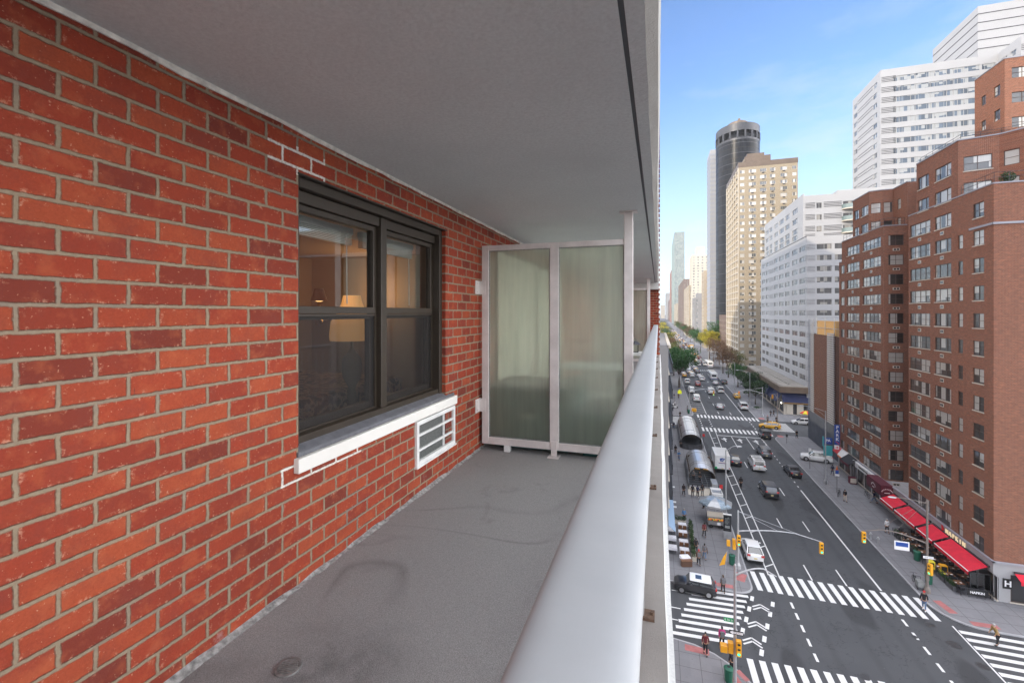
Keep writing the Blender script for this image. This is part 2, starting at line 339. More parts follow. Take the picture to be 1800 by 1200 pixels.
def paving():
    g = NG('paving'); p = g.pos(); x, y, z = g.xyz(p)
    fx = g.m_('ABSOLUTE', g.m_('SUBTRACT', g.m_('FRACT', g.m_('DIVIDE', x, 1.52)), .5)); fy = g.m_('ABSOLUTE', g.m_('SUBTRACT', g.m_('FRACT', g.m_('DIVIDE', y, 1.52)), .5))
    j = g.m_('GREATER_THAN', g.m_('MAXIMUM', fx, fy), .485)
    wn = g.n('TexWhiteNoise', noise_dimensions='3D'); g.l(g.vec(g.m_('FLOOR', g.m_('DIVIDE', g.m_('ADD', x, .76), 1.52)), g.m_('FLOOR', g.m_('DIVIDE', g.m_('ADD', y, .76), 1.52)), 0.), wn.inputs[0])
    c = g.mix(wn.outputs['Value'], (.20,.20,.21), (.245,.24,.25)); c = g.mix(g.m_('MULTIPLY', g.noise(p, .6, 6, .7), .9), c, (.15,.15,.16))
    st = g.m_('MULTIPLY_ADD', g.noise(p, 4.5, 3), 20., -13.6, True); c = g.mix(g.m_('MULTIPLY', st, .5), c, (.09,.09,.09))
    g.set(Base_Color=g.mix(j, c, (.10,.10,.10)), Roughness=.85)
paving()
def floor_mat():
    g = NG('floor_coating'); p = g.pos(); x, y, z = g.xyz(p)
    gr = g.noise(p, 260, 3, .8); big = g.noise(p, 1.9, 7, .7, 1.2)
    c = g.mix(g.m_('MULTIPLY_ADD', gr, 2.4, -.7, True), (.15,.148,.142), (.43,.425,.41))
    st = g.m_('MULTIPLY_ADD', big, 5., -2.9, True); c = g.mix(g.m_('MULTIPLY', st, .55), c, (.12,.112,.108))
    # tide lines left by dried puddles
    ring = g.noise(p, .8, 2, .4, .7); e = g.m_('ABSOLUTE', g.m_('SUBTRACT', ring, .53)); e = g.m_('MULTIPLY_ADD', e, g.m_('MULTIPLY_ADD', g.noise(p, 9., 4, .7), -70., -8.), 1., True)
    c = g.mix(g.m_('MULTIPLY', g.m_('MULTIPLY', e, .5), g.m_('MULTIPLY_ADD', g.noise(p, 2., 3), 2.5, -.9, True)), c, (.07,.066,.065))
    # damp dirt round the drain
    vd = g.n('VectorMath', operation='DISTANCE'); g.l(p, vd.inputs[0]); vd.inputs[1].default_value = (-1.25, 1.42, Z-1.455)
    dd = g.m_('MULTIPLY', g.m_('MULTIPLY_ADD', vd.outputs['Value'], -2.6, 1.25, True), g.m_('MULTIPLY_ADD', g.noise(p, 4, 5, .7), 3., -1., True))
    c = g.mix(g.m_('MULTIPLY', dd, .6), c, (.05,.048,.05))
    g.set(Base_Color=c, Roughness=.8); g.bump(gr, .55, .004)
floor_mat()
def stucco(name, col, dark, bs=220, st=.4):
    g = NG(name); p = g.pos(); n = g.noise(p, bs, 5, .75); b = g.noise(p, 1.3, 5, .6)
    c = g.mix(g.m_('MULTIPLY_ADD', b, 1.6, -.3, True), dark, col); c = g.mix(g.m_('MULTIPLY_ADD', n, 2.4, -.9, True), c, tuple(q*.86 for q in dark)) if bs < 100 else g.mix(g.m_('MULTIPLY', n, .3), c, dark)
    g.set(Base_Color=c, Roughness=.9); g.bump(g.m_('ADD', n, g.m_('MULTIPLY', g.noise(p, 12, 3), 1.5)), st, .004)
stucco('soffit_paint', (.69,.74,.73), (.58,.62,.615), 60, .9)
stucco('edge_concrete', (.55,.53,.49), (.40,.39,.36), 120, .7)
stucco('kerb_concrete', (.38,.355,.32), (.20,.18,.16), 230, 1.)
stucco('white_kerb', (.72,.71,.67), (.5,.5,.48), 90, .5)
stucco('stone_sill', (.80,.79,.75), (.66,.64,.59), 130, .3)
def brushed():
    g = NG('rail_aluminium'); p = g.pos(); x, y, z = g.xyz(p)
    n = g.noise(g.vec(g.m_('MULTIPLY', x, 160.), g.m_('MULTIPLY', y, 2.), g.m_('MULTIPLY', z, 160.)), 1., 4, .6); b = g.noise(p, 5, 5, .7)
    g.set(Base_Color=g.mix(b, (.40,.41,.41), (.50,.51,.505)), Metallic=.2, Roughness=g.m_('MULTIPLY_ADD', b, .2, .5)); g.bump(n, .05, .002)
brushed()
M('frame_aluminium', (.64,.595,.57), .45, .15, .12, 6)
M('bronze_frame', (.032,.023,.015), .5, 0., .15, 9)
M('slate', (.12,.122,.135), .6, 0, .25, 14)
M('white_metal', (.72,.72,.70), .45, 0, .1, 8)
M('grille_mesh', (.26,.27,.26), .6, .3, .25, 60)
M('steel', (.40,.40,.40), .4, .8); M('dark_steel', (.06,.06,.065), .45, .5); M('black', (.012,.012,.013), .5); M('rubber', (.02,.02,.02), .8)
M('groove_grey', (.13,.135,.14), .8)
M('drain_iron', (.24,.235,.225), .6, .4, .3, 40, .4, 80)
M('room_wall', (.30,.215,.15), .85, 0, .05, 2); M('room_dark', (.10,.07,.05), .8); M('wood', (.16,.07,.03), .5, 0, .3, 10)
M('blind_white', (.66,.70,.66), .6)
M('white_paint', (.74,.74,.73), .7, 0, .14, 2., space='pos')
def thermoplastic():
    g = NG('road_paint'); p = g.pos(); n = g.noise(p, 7, 6, .75); w_ = g.m_('MULTIPLY_ADD', n, 6., -3.7, True)
    g.set(Base_Color=g.mix(g.m_('MULTIPLY', w_, .9), (.66,.66,.65), (.16,.165,.17)), Roughness=.6)
thermoplastic()
M('kerbstone', (.34,.34,.35), .8, 0, .15, .7, space='pos'); M('ground_far', (.11,.11,.10), .9, 0, .2, .02, space='pos')
M('tactile_red', (.36,.13,.125), .8, 0, .2, 2, space='pos')
M('white_panel', (.345,.342,.345), .55, 0, .06, .08, space='pos'); M('white_frame', (.42,.42,.41), .5)
M('grey_band', (.30,.30,.33), .6, 0, .1, .3, space='pos')
M('brown_frame', (.09,.065,.055), .5, .2); M('limestone', (.55,.50,.42), .75, 0, .1, .3, space='pos')
M('roof_gravel', (.24,.22,.19), .95, 0, .25, .4, space='pos'); M('roof_tar', (.05,.05,.055), .9, 0, .2, .6, space='pos')
M('brown_metal', (.15,.11,.08), .5, .3, .15, .5, space='pos')
M('trunk', (.09,.07,.055), .9, 0, .3, 3)
for nm, c in dict(signal_yellow=(.75,.36,.02), taxi_yellow=(.80,.42,.02), paint_white=(.72,.72,.71), paint_black=(.014,.014,.017), paint_silver=(.38,.39,.41), paint_grey=(.12,.125,.135), paint_red=(.32,.025,.02), paint_blue=(.03,.06,.2), paint_tan=(.36,.30,.22)).items():
    M(nm, c, .28, .15 if 'silver' in nm or 'grey' in nm else 0, coat=.8 if 'signal' not in nm else 0)
M('car_glass', (.02,.025,.03), .05, 0, spec=.9, coat=1); M('tail_red', (.45,.015,.012), .3, coat=.5); M('lamp_clear', (.75,.75,.72), .15, coat=.6)
M('tyre', (.018,.018,.018), .85); M('rim', (.42,.42,.43), .35, .8); M('plate', (.6,.5,.25), .5); M('plate_white', (.7,.7,.7), .5)
M('galvanised', (.46,.47,.48), .45, .6, .12, 3); M('pole_brown', (.20,.17,.15), .6, .3)
M('skin', (.42,.25,.17), .55); M('skin_dark', (.14,.08,.05), .55); M('hair_dark', (.015,.012,.01), .6); M('hair_grey', (.35,.34,.33), .7); M('hair_brown', (.07,.04,.02), .6)
for nm, c in dict(cloth_black=(.015,.015,.018), cloth_navy=(.02,.03,.07), cloth_maroon=(.13,.02,.025), cloth_pink=(.45,.03,.17), cloth_blue=(.09,.20,.38), cloth_grey=(.13,.13,.14), cloth_white=(.68,.68,.68), cloth_tan=(.26,.17,.06), cloth_denim=(.10,.15,.24), cloth_brown=(.10,.05,.03), cloth_red=(.42,.03,.03), cloth_sand=(.5,.45,.38), cloth_yellow=(.7,.62,.05)).items(): M(nm, c, .85)
M('awning_red', (.62,.012,.035), .75, 0, .12, 2); M('awning_navy', (.014,.02,.07), .75, 0, .1, 2); M('awning_maroon', (.10,.012,.025), .75, 0, .15, 3); M('awning_black', (.02,.02,.022), .8)
M('sign_blue', (.02,.07,.30), .5); M('sign_green', (.01,.30,.10), .45); M('sign_white', (.8,.8,.8), .5); M('sign_red', (.6,.03,.03), .5); M('sign_orange', (.75,.16,.02), .5)
M('bin_green', (.012,.10,.06), .5); M('table_cloth', (.72,.71,.74), .8); M('umbrella_silver', (.36,.44,.50), .35, .5, .35, 5); M('lattice_grey', (.33,.34,.37), .5, .3)
M('warm_lamp', (1., .62, .25), .5, emit=5.); M('cool_lamp', (1,.9,.7), .5, emit=3.)
M('go_green', (.02,.7,.35), .4, emit=1.2); M('stop_red', (.8,.02,.02), .4, emit=.8); M('lens_dark', (.02,.03,.02), .3)
M('net_orange', (.45,.27,.10), .8, 0, .1, 3, space='pos'); M('hoarding', (.07,.08,.10), .7, 0, .2, .8, space='pos')
def leaves(name, a, b, c=None):
    g = NG(name); p = g.pos(); n = g.noise(p, .9, 4, .7); wn = g.n('TexWhiteNoise', noise_dimensions='3D'); g.l(g.n('TexCoord').outputs['Object'], wn.inputs[0])
    n2 = g.noise(p, 6., 2, .6); f = g.m_('ADD', g.m_('MULTIPLY', n, .6), g.m_('MULTIPLY', n2, .4))
    col = g.ramp(f, [(.32, a), (.5, b), (.68, c or b)]); g.set(Base_Color=col, Roughness=.6)
    tl = g.n('BsdfTranslucent'); g.l(col, tl.inputs[0]); mx = g.n('MixShader'); mx.inputs[0].default_value = .3
    g.l(g.b.outputs[0], mx.inputs[1]); g.l(tl.outputs[0], mx.inputs[2]); g.l(mx.outputs[0], g.o.inputs[0])
leaves('leaf_green', (.018,.055,.015), (.04,.12,.03), (.08,.17,.04)); leaves('leaf_yellow', (.20,.20,.015), (.42,.36,.03), (.55,.46,.05))
leaves('leaf_olive', (.05,.07,.02), (.12,.13,.03), (.2,.16,.05)); leaves('leaf_brown', (.06,.035,.02), (.14,.075,.035), (.22,.12,.05)); leaves('leaf_hedge', (.012,.03,.01), (.03,.07,.02), (.05,.1,.03))
# ================================================================ OUR BUILDING AND BALCONY
WX, FZ, CZ = -1.83, Z-1.455, Z+.98           # wall face, balcony floor, soffit
WY0, WY1, WZ0, WZ1 = 1.917, 3.656, Z-.74, Z+.745      # window opening
AY0, AY1, AZ0, AZ1 = 3.12, 3.80, Z-1.215, Z-.79       # air-conditioner sleeve
home = thing('brick_building', 'red brick apartment building whose long balcony we stand on', 'building', (-1.83, 16, 0))
def hpart(mb, name, mats, **k): return mb.build(name, mats, home, world=True, **k)
mb = MB()
def wallpiece(y0, y1, z0, z1): mb.box(WX-.28, WX, y0, y1, z0, z1)
wallpiece(-9, WY0, FZ, CZ); wallpiece(WY1, 16, FZ, CZ)
wallpiece(WY0, WY1, WZ1, CZ)
wallpiece(WY0, AY0, FZ, WZ0-.04); wallpiece(AY1, WY1, FZ, WZ0-.04) if AY1 < WY1 else None
wallpiece(AY0, WY1, FZ, AZ0)
hpart(mb, 'brick_wall', 'near_brick')
# sleeve sits below the sill; close the strip of wall beyond the window edge
mb = MB(); y = -9.; r0 = random.Random(3)
pts = []
while y < 16: pts.append((y, .012+r0.random()*.014)); y += .11+r0.random()*.15
for (ya, a), (yb, b) in zip(pts, pts[1:]):           # ragged bead of caulk and paint along the soffit
    mb.add([(WX,ya,CZ),(WX,yb,CZ),(WX,yb,CZ-b),(WX,ya,CZ-a),(WX+.012,ya,CZ),(WX+.012,yb,CZ),(WX+.008,yb,CZ-b),(WX+.008,ya,CZ-a)],
           [(0,1,5,4),(4,5,6,7),(7,6,2,3)])
M('paint_bead', (.72,.69,.62), .8, 0, .25, 20)
hpart(mb, 'paint_edge', 'paint_bead')
mb = MB(); y = -9.; pts = []
while y < 16: pts.append((y, .006+r0.random()*.018)); y += .04+r0.random()*.09
for (ya, a), (yb, b) in zip(pts, pts[1:]):
    mb.add([(WX,ya,FZ+a),(WX,yb,FZ+b),(WX+.012+a,yb,FZ+.001),(WX+.012+b,ya,FZ+.001)], [(0,1,2,3)])
M('sealant', (.27,.265,.25), .8, 0, .6, 35)
hpart(mb, 'floor_sealant', 'sealant')
# slabs: ours, the one above, and the stack of balconies over and under
def slab_below(z, name='balcony_floor'):
    mb = MB(); mb.box(WX-.1, -.30, -12, 16, z-.2, z, 0); o = hpart(mb, name, 'floor_coating'); return o
slab_below(FZ)
mb = MB(); r1 = random.Random(5); y = -12; ed = []
while y < 16.01: ed.append((y, (r1.random()-.5)*.008)); y += .35
for (ya, a), (yb, b) in zip(ed, ed[1:]):             # rough kerb with the pale nosing outside it
    mb.add([(-.30,ya,FZ+.055),(-.30,yb,FZ+.055),(.030+b,yb,FZ+.055),(.030+a,ya,FZ+.055)], [(0,1,2,3)], 0)
    mb.add([(-.30,ya,FZ-.2),(-.30,yb,FZ-.2),(-.30,yb,FZ+.055),(-.30,ya,FZ+.055)], [(0,1,2,3)], 0)
    mb.add([(.030+a,ya,FZ+.055),(.030+b,yb,FZ+.055),(.034+b,yb,FZ+.045),(.034+a,ya,FZ+.045)], [(0,1,2,3)], 1)
    mb.add([(.034+a,ya,FZ+.045),(.034+b,yb,FZ+.045),(.058+b,yb,FZ+.04),(.058+a,ya,FZ+.04)], [(0,1,2,3)], 1)
    mb.add([(.058+a,ya,FZ+.04),(.058+b,yb,FZ+.04),(.058+b,yb,FZ-.2),(.058+a,ya,FZ-.2)], [(0,1,2,3)], 1)
    mb.add([(.058+a,ya,FZ-.2),(.058+b,yb,FZ-.2),(-.30,yb,FZ-.2),(-.30,ya,FZ-.2)], [(0,1,2,3)], 1)
hpart(mb, 'slab_kerb', ['kerb_concrete', 'white_kerb'], fix=False)
mb = MB(); mb.box(WX-.28, -.125, -12, 15.4, CZ, CZ+.19, 0)
# drip groove then the rough outer strip and fascia
mb.box(-.125, -.105, -12, 15.4, CZ+.012, CZ+.19, 1)
hpart(mb, 'balcony_soffit', ['soffit_paint', 'groove_grey'])
mb = MB(); y = -12; ed = []; a = b = 0
while y < 15.41:
    ed.append((y, -.045+(r1.random()-.5)*.007, .001+.004*math.sin(y*.9)+(r1.random()-.5)*.006)); y += .27
for (ya, i0, o0), (yb, i1, o1) in zip(ed, ed[1:]):
    mb.add([(-.105,ya,CZ),(-.105,yb,CZ),(i1,yb,CZ),(i0,ya,CZ)], [(0,1,2,3)], 0)
    mb.add([(i0,ya,CZ),(i1,yb,CZ),(o1-.008,yb,CZ+.022),(o0-.008,ya,CZ+.022)], [(0,1,2,3)], 1)
    mb.add([(o0-.008,ya,CZ+.022),(o1-.008,yb,CZ+.022),(o1,yb,CZ+.06),(o0,ya,CZ+.06)], [(0,1,2,3)], 1)
    mb.add([(o0,ya,CZ+.06),(o1,yb,CZ+.06),(o1,yb,CZ+.21),(o0,ya,CZ+.21)], [(0,1,2,3)], 1)
    mb.add([(o0,ya,CZ+.21),(o1,yb,CZ+.21),(-.2,yb,CZ+.21),(-.2,ya,CZ+.21)], [(0,1,2,3)], 1)
    mb.add([(-.105,ya,CZ),(-.105,yb,CZ),(-.105,yb,CZ+.03),(-.105,ya,CZ+.03)], [(0,1,2,3)], 0)
hpart(mb, 'slab_edge', ['soffit_paint', 'edge_concrete'], fix=False)
mb = MB(); mb.box(WX-.1, -.005, 15.41, 15.75, CZ-.2, CZ+.2); hpart(mb, 'end_beam', 'white_kerb')
# brick return wall that closes the balcony row, toothed at its corner
mb = MB(); mb.box(-6, .0, 15.76, 33, 0, 72)
for k in range(120):
    if k % 2: mb.box(-.1, .035, 15.74, 15.98, Z-2+k*.0831, Z-2+(k+1)*.0831-.008)
hpart(mb, 'brick_return', 'near_brick')
for k in range(-9, 17):
    if k == 0: continue
    zz = FZ+2.66*k
    if k == 1: continue
    mb = MB(); mb.box(WX, -.02, -12, 15.74, zz-.2, zz); hpart(mb, 'balcony_slab', 'edge_concrete')
mb = MB(); mb.box(-16, WX-.01, -20, 15.7, CZ+.2, 72); mb.box(-16, WX-.01, -20, 15.7, 0, FZ-.21); mb.box(-16, -6.3, -20, 33, .01, 71.9)
mb.box(-6.3, WX-.01, -20, -9.0, FZ-.3, CZ+.3); mb.box(-6.01, WX-.3, 7.0, 15.7, FZ-.25, CZ+.25)
hpart(mb, 'building_mass', 'near_brick')
# ---- window
M('insect_screen', (.1,.1,.1), .8)
def screen_mat():
    g = NG('screen_mesh'); x, y, z = g.xyz(g.pos())
    v = g.n('TexVoronoi'); g.l(g.pos(), v.inputs['Vector']); v.inputs['Scale'].default_value = 150
    dr = g.m_('LESS_THAN', v.outputs['Distance'], .27); wn = g.n('SeparateColor'); g.l(v.outputs['Color'], wn.inputs[0]); dr = g.m_('MULTIPLY', dr, g.m_('GREATER_THAN', wn.outputs[0], .8))
    g.set(Base_Color=g.mix(dr, (.018,.016,.016), (.30,.31,.33)), Roughness=.6)
    tr = g.n('BsdfTransparent'); mx = g.n('MixShader'); g.put(mx.inputs[0], g.m_('MULTIPLY_ADD', dr, .35, .5)); g.l(tr.outputs[0], mx.inputs[1]); g.l(g.b.outputs[0], mx.inputs[2]); g.l(mx.outputs[0], g.o.inputs[0])
screen_mat()
win = tag(MB().build('window', 'bronze_frame', home), 'bronze framed double sash window over the stone sill')
mb = MB(); xo = WX-.035                                  # outer panning set just inside the brick
mb.box(WX-.16, xo, WY0, WY0+.045, WZ0, WZ1); mb.box(WX-.16, xo, WY1-.05, WY1, WZ0, WZ1)
mb.box(WX-.16, xo, WY0+.046, WY1-.051, WZ1-.055, WZ1); mb.box(WX-.16, xo-.02, WY0+.046, WY1-.051, WZ0, WZ0+.05)
mb.box(WX-.16, WX+.006, WY0-.004, WY1+.03, WZ1-.004, WZ1+.008)       # drip strip over the head
mb.box(WX-.19, xo-.045, WY0+.046, WY1-.051, WZ1-.125, WZ1-.058)
bpy.data.objects.remove(win)
win = tag(hpart(mb, 'window', 'bronze_frame', bevel=.004), 'bronze framed double sash window over the stone sill')
def wpart(mb, name, mats, **k): o = mb.build(name, mats, win, **k); return o    # window object already carries -home.location, children share world coords
YM = 2.80
mb = MB(); mb.box(WX-.19, xo-.03, YM-.035, YM+.035, WZ0+.05, WZ1-.06); wpart(mb, 'mullion', 'bronze_frame', bevel=.004)
for a, b in ((WY0+.046, YM-.036), (YM+.036, WY1-.051)):
    # upper sash (set outward), lower sash behind an insect screen
    up0, up1 = Z-.005, WZ1-.128
    mb = MB(); x0, x1 = WX-.15, WX-.105
    mb.box(x0, x1, a, a+.038, up0, up1); mb.box(x0, x1, b-.038, b, up0, up1); mb.box(x0, x1, a+.038, b-.038, up1-.035, up1); mb.box(x0, x1+.012, a+.038, b-.038, up0, up0+.045)
    s = wpart(mb, 'upper_sash', 'bronze_frame', bevel=.003)
    mb = MB(); mb.quad((x0+.02, a+.038, up0+.04), (x0+.02, b-.038, up0+.04), (x0+.02, b-.038, up1-.035), (x0+.02, a+.038, up1-.035)); obj('pane', mb.mesh('pane', 'clear_glass'), s)
    lo0, lo1 = WZ0+.052, Z-.006
    mb = MB(); mb.box(x0-.03, x1-.03, a, a+.038, lo0, lo1); mb.box(x0-.03, x1-.03, b-.038, b, lo0, lo1); mb.box(x0-.03, x1-.03, a+.038, b-.038, lo0, lo0+.06); mb.box(x0-.03, x1-.03, a+.038, b-.038, lo1-.035, lo1)
    s = wpart(mb, 'lower_sash', 'bronze_frame', bevel=.003)
    mb = MB(); mb.quad((x0-.012, a+.038, lo0+.05), (x0-.012, b-.038, lo0+.05), (x0-.012, b-.038, lo1-.03), (x0-.012, a+.038, lo1-.03)); obj('pane', mb.mesh('pane', 'clear_glass'), s)
    mb = MB(); mb.box(x1-.015, x1, a, a+.018, lo0, lo1); mb.box(x1-.015, x1, b-.018, b, lo0, lo1); mb.box(x1-.015, x1, a+.018, b-.018, lo0, lo0+.02); mb.box(x1-.015, x1, a+.018, b-.018, lo1-.015, lo1)
    s = wpart(mb, 'insect_screen', 'bronze_frame')
    mb = MB(); mb.quad((x1-.008, a+.018, lo0+.02), (x1-.008, b-.018, lo0+.02), (x1-.008, b-.018, lo1-.015), (x1-.008, a+.018, lo1-.015)); obj('mesh', mb.mesh('mesh', 'screen_mesh'), s)
    mb = MB(); mb.box(WX-.34, WX-.29, a+.02, b-.02, up1-.05, up1-.005)                      # blinds drawn up under the head
    for k in range(7): mb.box(WX-.335, WX-.295, a+.025, b-.025, up1-.06-.011*k, up1-.054-.011*k)
    wpart(mb, 'drawn_blind', 'blind_white')
    mb = MB(); mb.cyl((WX-.3, b-.08, up1-.02), (WX-.3, b-.075, up1-.55), .004); wpart(mb, 'blind_wand', 'white_metal')
mb = MB(); mb.box(WX-.16, WX+.012, WY0-.01, WY1+.16, WZ0-.029, WZ0-.002); mb.slab([(WX-.1,WY0+.002,WZ0+.05),(WX-.1,WY1-.002,WZ0+.05),(WX+.004,WY1-.002,WZ0),(WX+.004,WY0+.002,WZ0)], (0,0,-1), .01)
hpart(mb, 'slate_subsill', 'slate', bevel=.004)
mb = MB(); mb.box(WX-.13, WX-.045, WY0+.05, WY1-.052, WZ0+.002, WZ0+.062); hpart(mb, 'sill_track', 'bronze_frame', bevel=.004)
mb = MB(); mb.box(WX-.14, WX+.034, WY0-.03, WY1+.18, WZ0-.108, WZ0-.03); hpart(mb, 'stone_sill', 'stone_sill', bevel=.006)
# ---- air-conditioner sleeve below the sill
mb = MB(); a, b, z0, z1 = AY0, WY1+.16, AZ0, WZ0-.12
t = .035
mb.box(WX-.02, WX+.022, a, a+t, z0, z1); mb.box(WX-.02, WX+.022, b-t, b, z0, z1); mb.box(WX-.02, WX+.022, a+t, b-t, z1-t, z1); mb.box(WX-.02, WX+.022, a+t, b-t, z0, z0+t)
mb.box(WX-.02, WX+.03, a-.01, b+.01, z0-.015, z0)
ac = hpart(mb, 'ventilation_grille', 'white_metal', bevel=.003)
mb = MB(); 
for k in (1, 2): mb.box(WX, WX+.016, a+t, b-t, z0+(z1-z0)*k/3-.009, z0+(z1-z0)*k/3+.009)
mb.box(WX, WX+.014, a+.47, a+.485, z0+t, z1-t); obj('bars', mb.mesh('bars', 'white_metal'), ac)
mb = MB()
n = 26
for k in range(n): zz = z0+t+(z1-z0-2*t)*k/n; mb.add([(WX-.004,a+t,zz),(WX-.004,b-t,zz),(WX+.006,b-t,zz+.009),(WX+.006,a+t,zz+.009)], [(0,1,2,3)])
mb.box(WX-.02, WX-.006, a+t, b-t, z0+t, z1-t); obj('louvres', mb.mesh('louvres', 'grille_mesh', fix=False), ac)
# ---- floor drain
dx, dy = -1.445, 1.46
dr = thing('floor_drain', 'round dark slotted drain set in the balcony floor', 'drain', (dx, dy, FZ))
mb = MB(); mb.lathe([(.052,.0005),(.051,.006),(.041,.007),(.038,.002)], n=36); mb.build('drain_rim', 'drain_iron', dr, smooth=True)
mb = MB()
for k in range(-3, 4):
    yy = k*.0105; hw = math.sqrt(.0385**2-yy*yy); mb.box(-hw, hw, yy-.0028, yy+.0028, .002, .008)
q = MB(); q.cyl((0,0,.0006),(0,0,.0016),.038,n=24); q.build('drain_hole', 'black', dr)
o = mb.build('drain_slots', 'drain_iron', dr); o.rotation_euler.z = R(35)
# ---- privacy screens between neighbouring balconies
def privacy(y, label):
    t = thing('privacy_screen', label, 'screen', (-1.0, y, FZ), group='frosted screens between balconies')
    def P(mb, n, m, **k): return mb.build(n, m, t, world=True, **k)
    xl, xm, xr = -1.795, -1.008, -.235; zt = Z+.715; zb = Z-1.39; f = .055
    mb = MB(); w = .075
    mb.box(xl, xl+w, y-.025, y+.025, zb, zt); mb.box(xm-.045, xm+.045, y-.025, y+.025, zb, zt); mb.box(xl+w, xm-.045, y-.0245, y+.0245, zt-f, zt); mb.box(xm+.045, xr-.085, y-.0245, y+.0245, zt-f, zt)
    mb.box(xl+w, xm-.045, y-.0245, y+.0245, zb, zb+.075); mb.box(xm+.045, xr-.085, y-.0245, y+.0245, zb, zb+.075)
    P(mb, 'frame', 'frame_aluminium', bevel=.003)
    for a, b in ((xl+w, xm-.045), (xm+.045, xr-.085)):
        mb = MB(); mb.box(a-.002, b+.002, y-.004, y+.004, zb+.07, zt-f+.004); P(mb, 'frosted_pane', 'frosted_glass')
        mb = MB(); g_ = .009
        for x0, x1, z0, z1 in ((a, a+g_, zb+.075, zt-f), (b-g_, b, zb+.075, zt-f), (a+g_, b-g_, zt-f-g_, zt-f), (a+g_, b-g_, zb+.075, zb+.075+g_)): mb.box(x0, x1, y-.014, y-.0045, z0, z1)
        P(mb, 'glazing_bead', 'grille_mesh')
    mb = MB(); mb.box(xr-.084, xr, y-.035, y+.035, FZ+.01, CZ-.012); P(mb, 'post', 'frame_aluminium', bevel=.004)
    mb = MB(); mb.box(xr-.125, xr+.04, y-.06, y+.06, CZ-.012, CZ-.001); P(mb, 'ceiling_plate', 'frame_aluminium', bevel=.002)
    for zz in (Z+.27, Z-.98):
        mb = MB(); mb.box(WX, WX+.008, y-.13, y+.02, zz-.07, zz+.07); mb.box(WX+.008, xl+.04, y-.032, y-.026, zz-.07, zz+.07)
        for k in (-.045, .045): mb.cyl((WX+.008, y-.08, zz+k), (WX+.014, y-.08, zz+k), .011); mb.cyl((xl+.02, y-.037, zz+k), (xl+.02, y-.032, zz+k), .009)
        P(mb, 'wall_bracket', 'frame_aluminium')
    mb = MB(); mb.box(xm-.03, xm+.03, y-.034, y-.026, FZ+.008, zb+.09); mb.box(xm-.055, xm+.055, y-.09, y+.02, FZ, FZ+.010); mb.cyl((xm, y-.04, FZ+.06), (xm, y-.034, FZ+.06), .012); P(mb, 'foot', 'frame_aluminium')
    mb = MB(); mb.box(xl+.25, xl+.31, y-.03, y+.03, FZ, zb); P(mb, 'block', 'white_metal')
    return t
privacy(4.47, 'nearest frosted glass privacy screen in a pale metal frame')
privacy(13.4, 'farther frosted glass screen, mostly hidden behind the nearest one')
# ---- railing
ra = thing('balcony_railing', 'broad silver handrail running along the balcony edge', 'railing', (-.087, 0, FZ))
mb = MB(); ring = []
for i in range(40):
    t = 2*math.pi*i/40; cx, sy_ = math.cos(t), math.sin(t)
    ring.append((-.0925+.072*math.copysign(abs(cx)**.55, cx), math.copysign(abs(sy_)**.8, sy_)*.021+Z-.406))
mb.rings([[(x, y, z) for x, z in ring] for y in [-8.5]+[k*.5 for k in range(-16, 31)]+[15.3]]); mb.build('handrail', 'rail_aluminium', ra, world=True, smooth=True)
ys = [1.6*k+.56 for k in range(-5, 10)]
for yy in ys:
    mb = MB(); mb.box(-.105, -.065, yy-.02, yy+.02, FZ+.06, Z-.44); p_ = mb.build('post', 'rail_aluminium', ra, world=True)
    mb = MB(); mb.box(-.13, -.018, yy-.035, yy+.035, FZ+.056, FZ+.068); mb.cyl((-.028, yy, FZ+.068), (-.028, yy, FZ+.082), .009, n=6); M('rusty', (.12,.075,.05), .8, .2, .4, 40); obj('base_plate', mb.mesh('base_plate', 'rusty'), p_)
mb = MB(); mb.box(-.1, -.07, -8.5, 15.2, FZ+.14, FZ+.18); mb.build('bottom_rail', 'rail_aluminium', ra, world=True)
mb = MB(); y = -8.4
while y < 15.1:
    mb.box(-.092, -.078, y-.007, y+.007, FZ+.18, Z-.44); y += .115
tag(mb.build('balusters', 'rail_aluminium', ra, world=True), kind='stuff')
# ---- next balcony
t = thing('lantern', 'small black roofed lantern standing on a white plant stand', 'lantern', (-.36, 7.35, Z-.62))
mb = MB(); mb.box(-.055,.055,-.055,.055,0,.012)
for a in (-1, 1):
    for b in (-1, 1): mb.box(a*.048-.005, a*.048+.005, b*.048-.005, b*.048+.005, .012, .12)
mb.build('cage', 'dark_steel', t); mb = MB(); mb.lathe([(.095,.12),(.055,.16),(.02,.175),(.0,.18)], n=4); mb.build('roof', 'dark_steel', t)
mb = MB(); mb.tube([(.02*math.cos(q*.5), 0, .19+.02*math.sin(q*.5)) for q in range(13)], .003, 6); mb.build('ring', 'dark_steel', t)
mb = MB(); mb.box(-.042,.042,-.042,.042,.014,.118); mb.build('glass', 'frosted_glass', t)
t = thing('plant_stand', 'white plant stand carrying the black lantern', 'stand', (-.36, 7.35, FZ))
mb = MB(); mb.box(-.17,.17,-.17,.17,.795,.835); mb.build('top', 'white_metal', t)
for a in (-1, 1):
    for b in (-1, 1): mb = MB(); mb.box(a*.14-.017,a*.14+.017,b*.14-.017,b*.14+.017,0,.795); mb.build('leg', 'white_metal', t)
t = thing('storage_box', 'dark green storage box blurred behind the frosted screen', 'box', (-1.3, 4.84, FZ)); mb = MB(); mb.box(-.4,.5,-.3,.3,.02,.66); M('box_green', (.02,.085,.085), .6); mb.build('body', 'box_green', t, bevel=.02)
mb = MB(); mb.box(-.415,.515,-.315,.315,.665,.70); mb.build('lid', 'black', t, bevel=.01)
mb = MB(); mb.box(-.1,.1,-.335,-.318,.35,.40); mb.build('handle', 'steel', t)
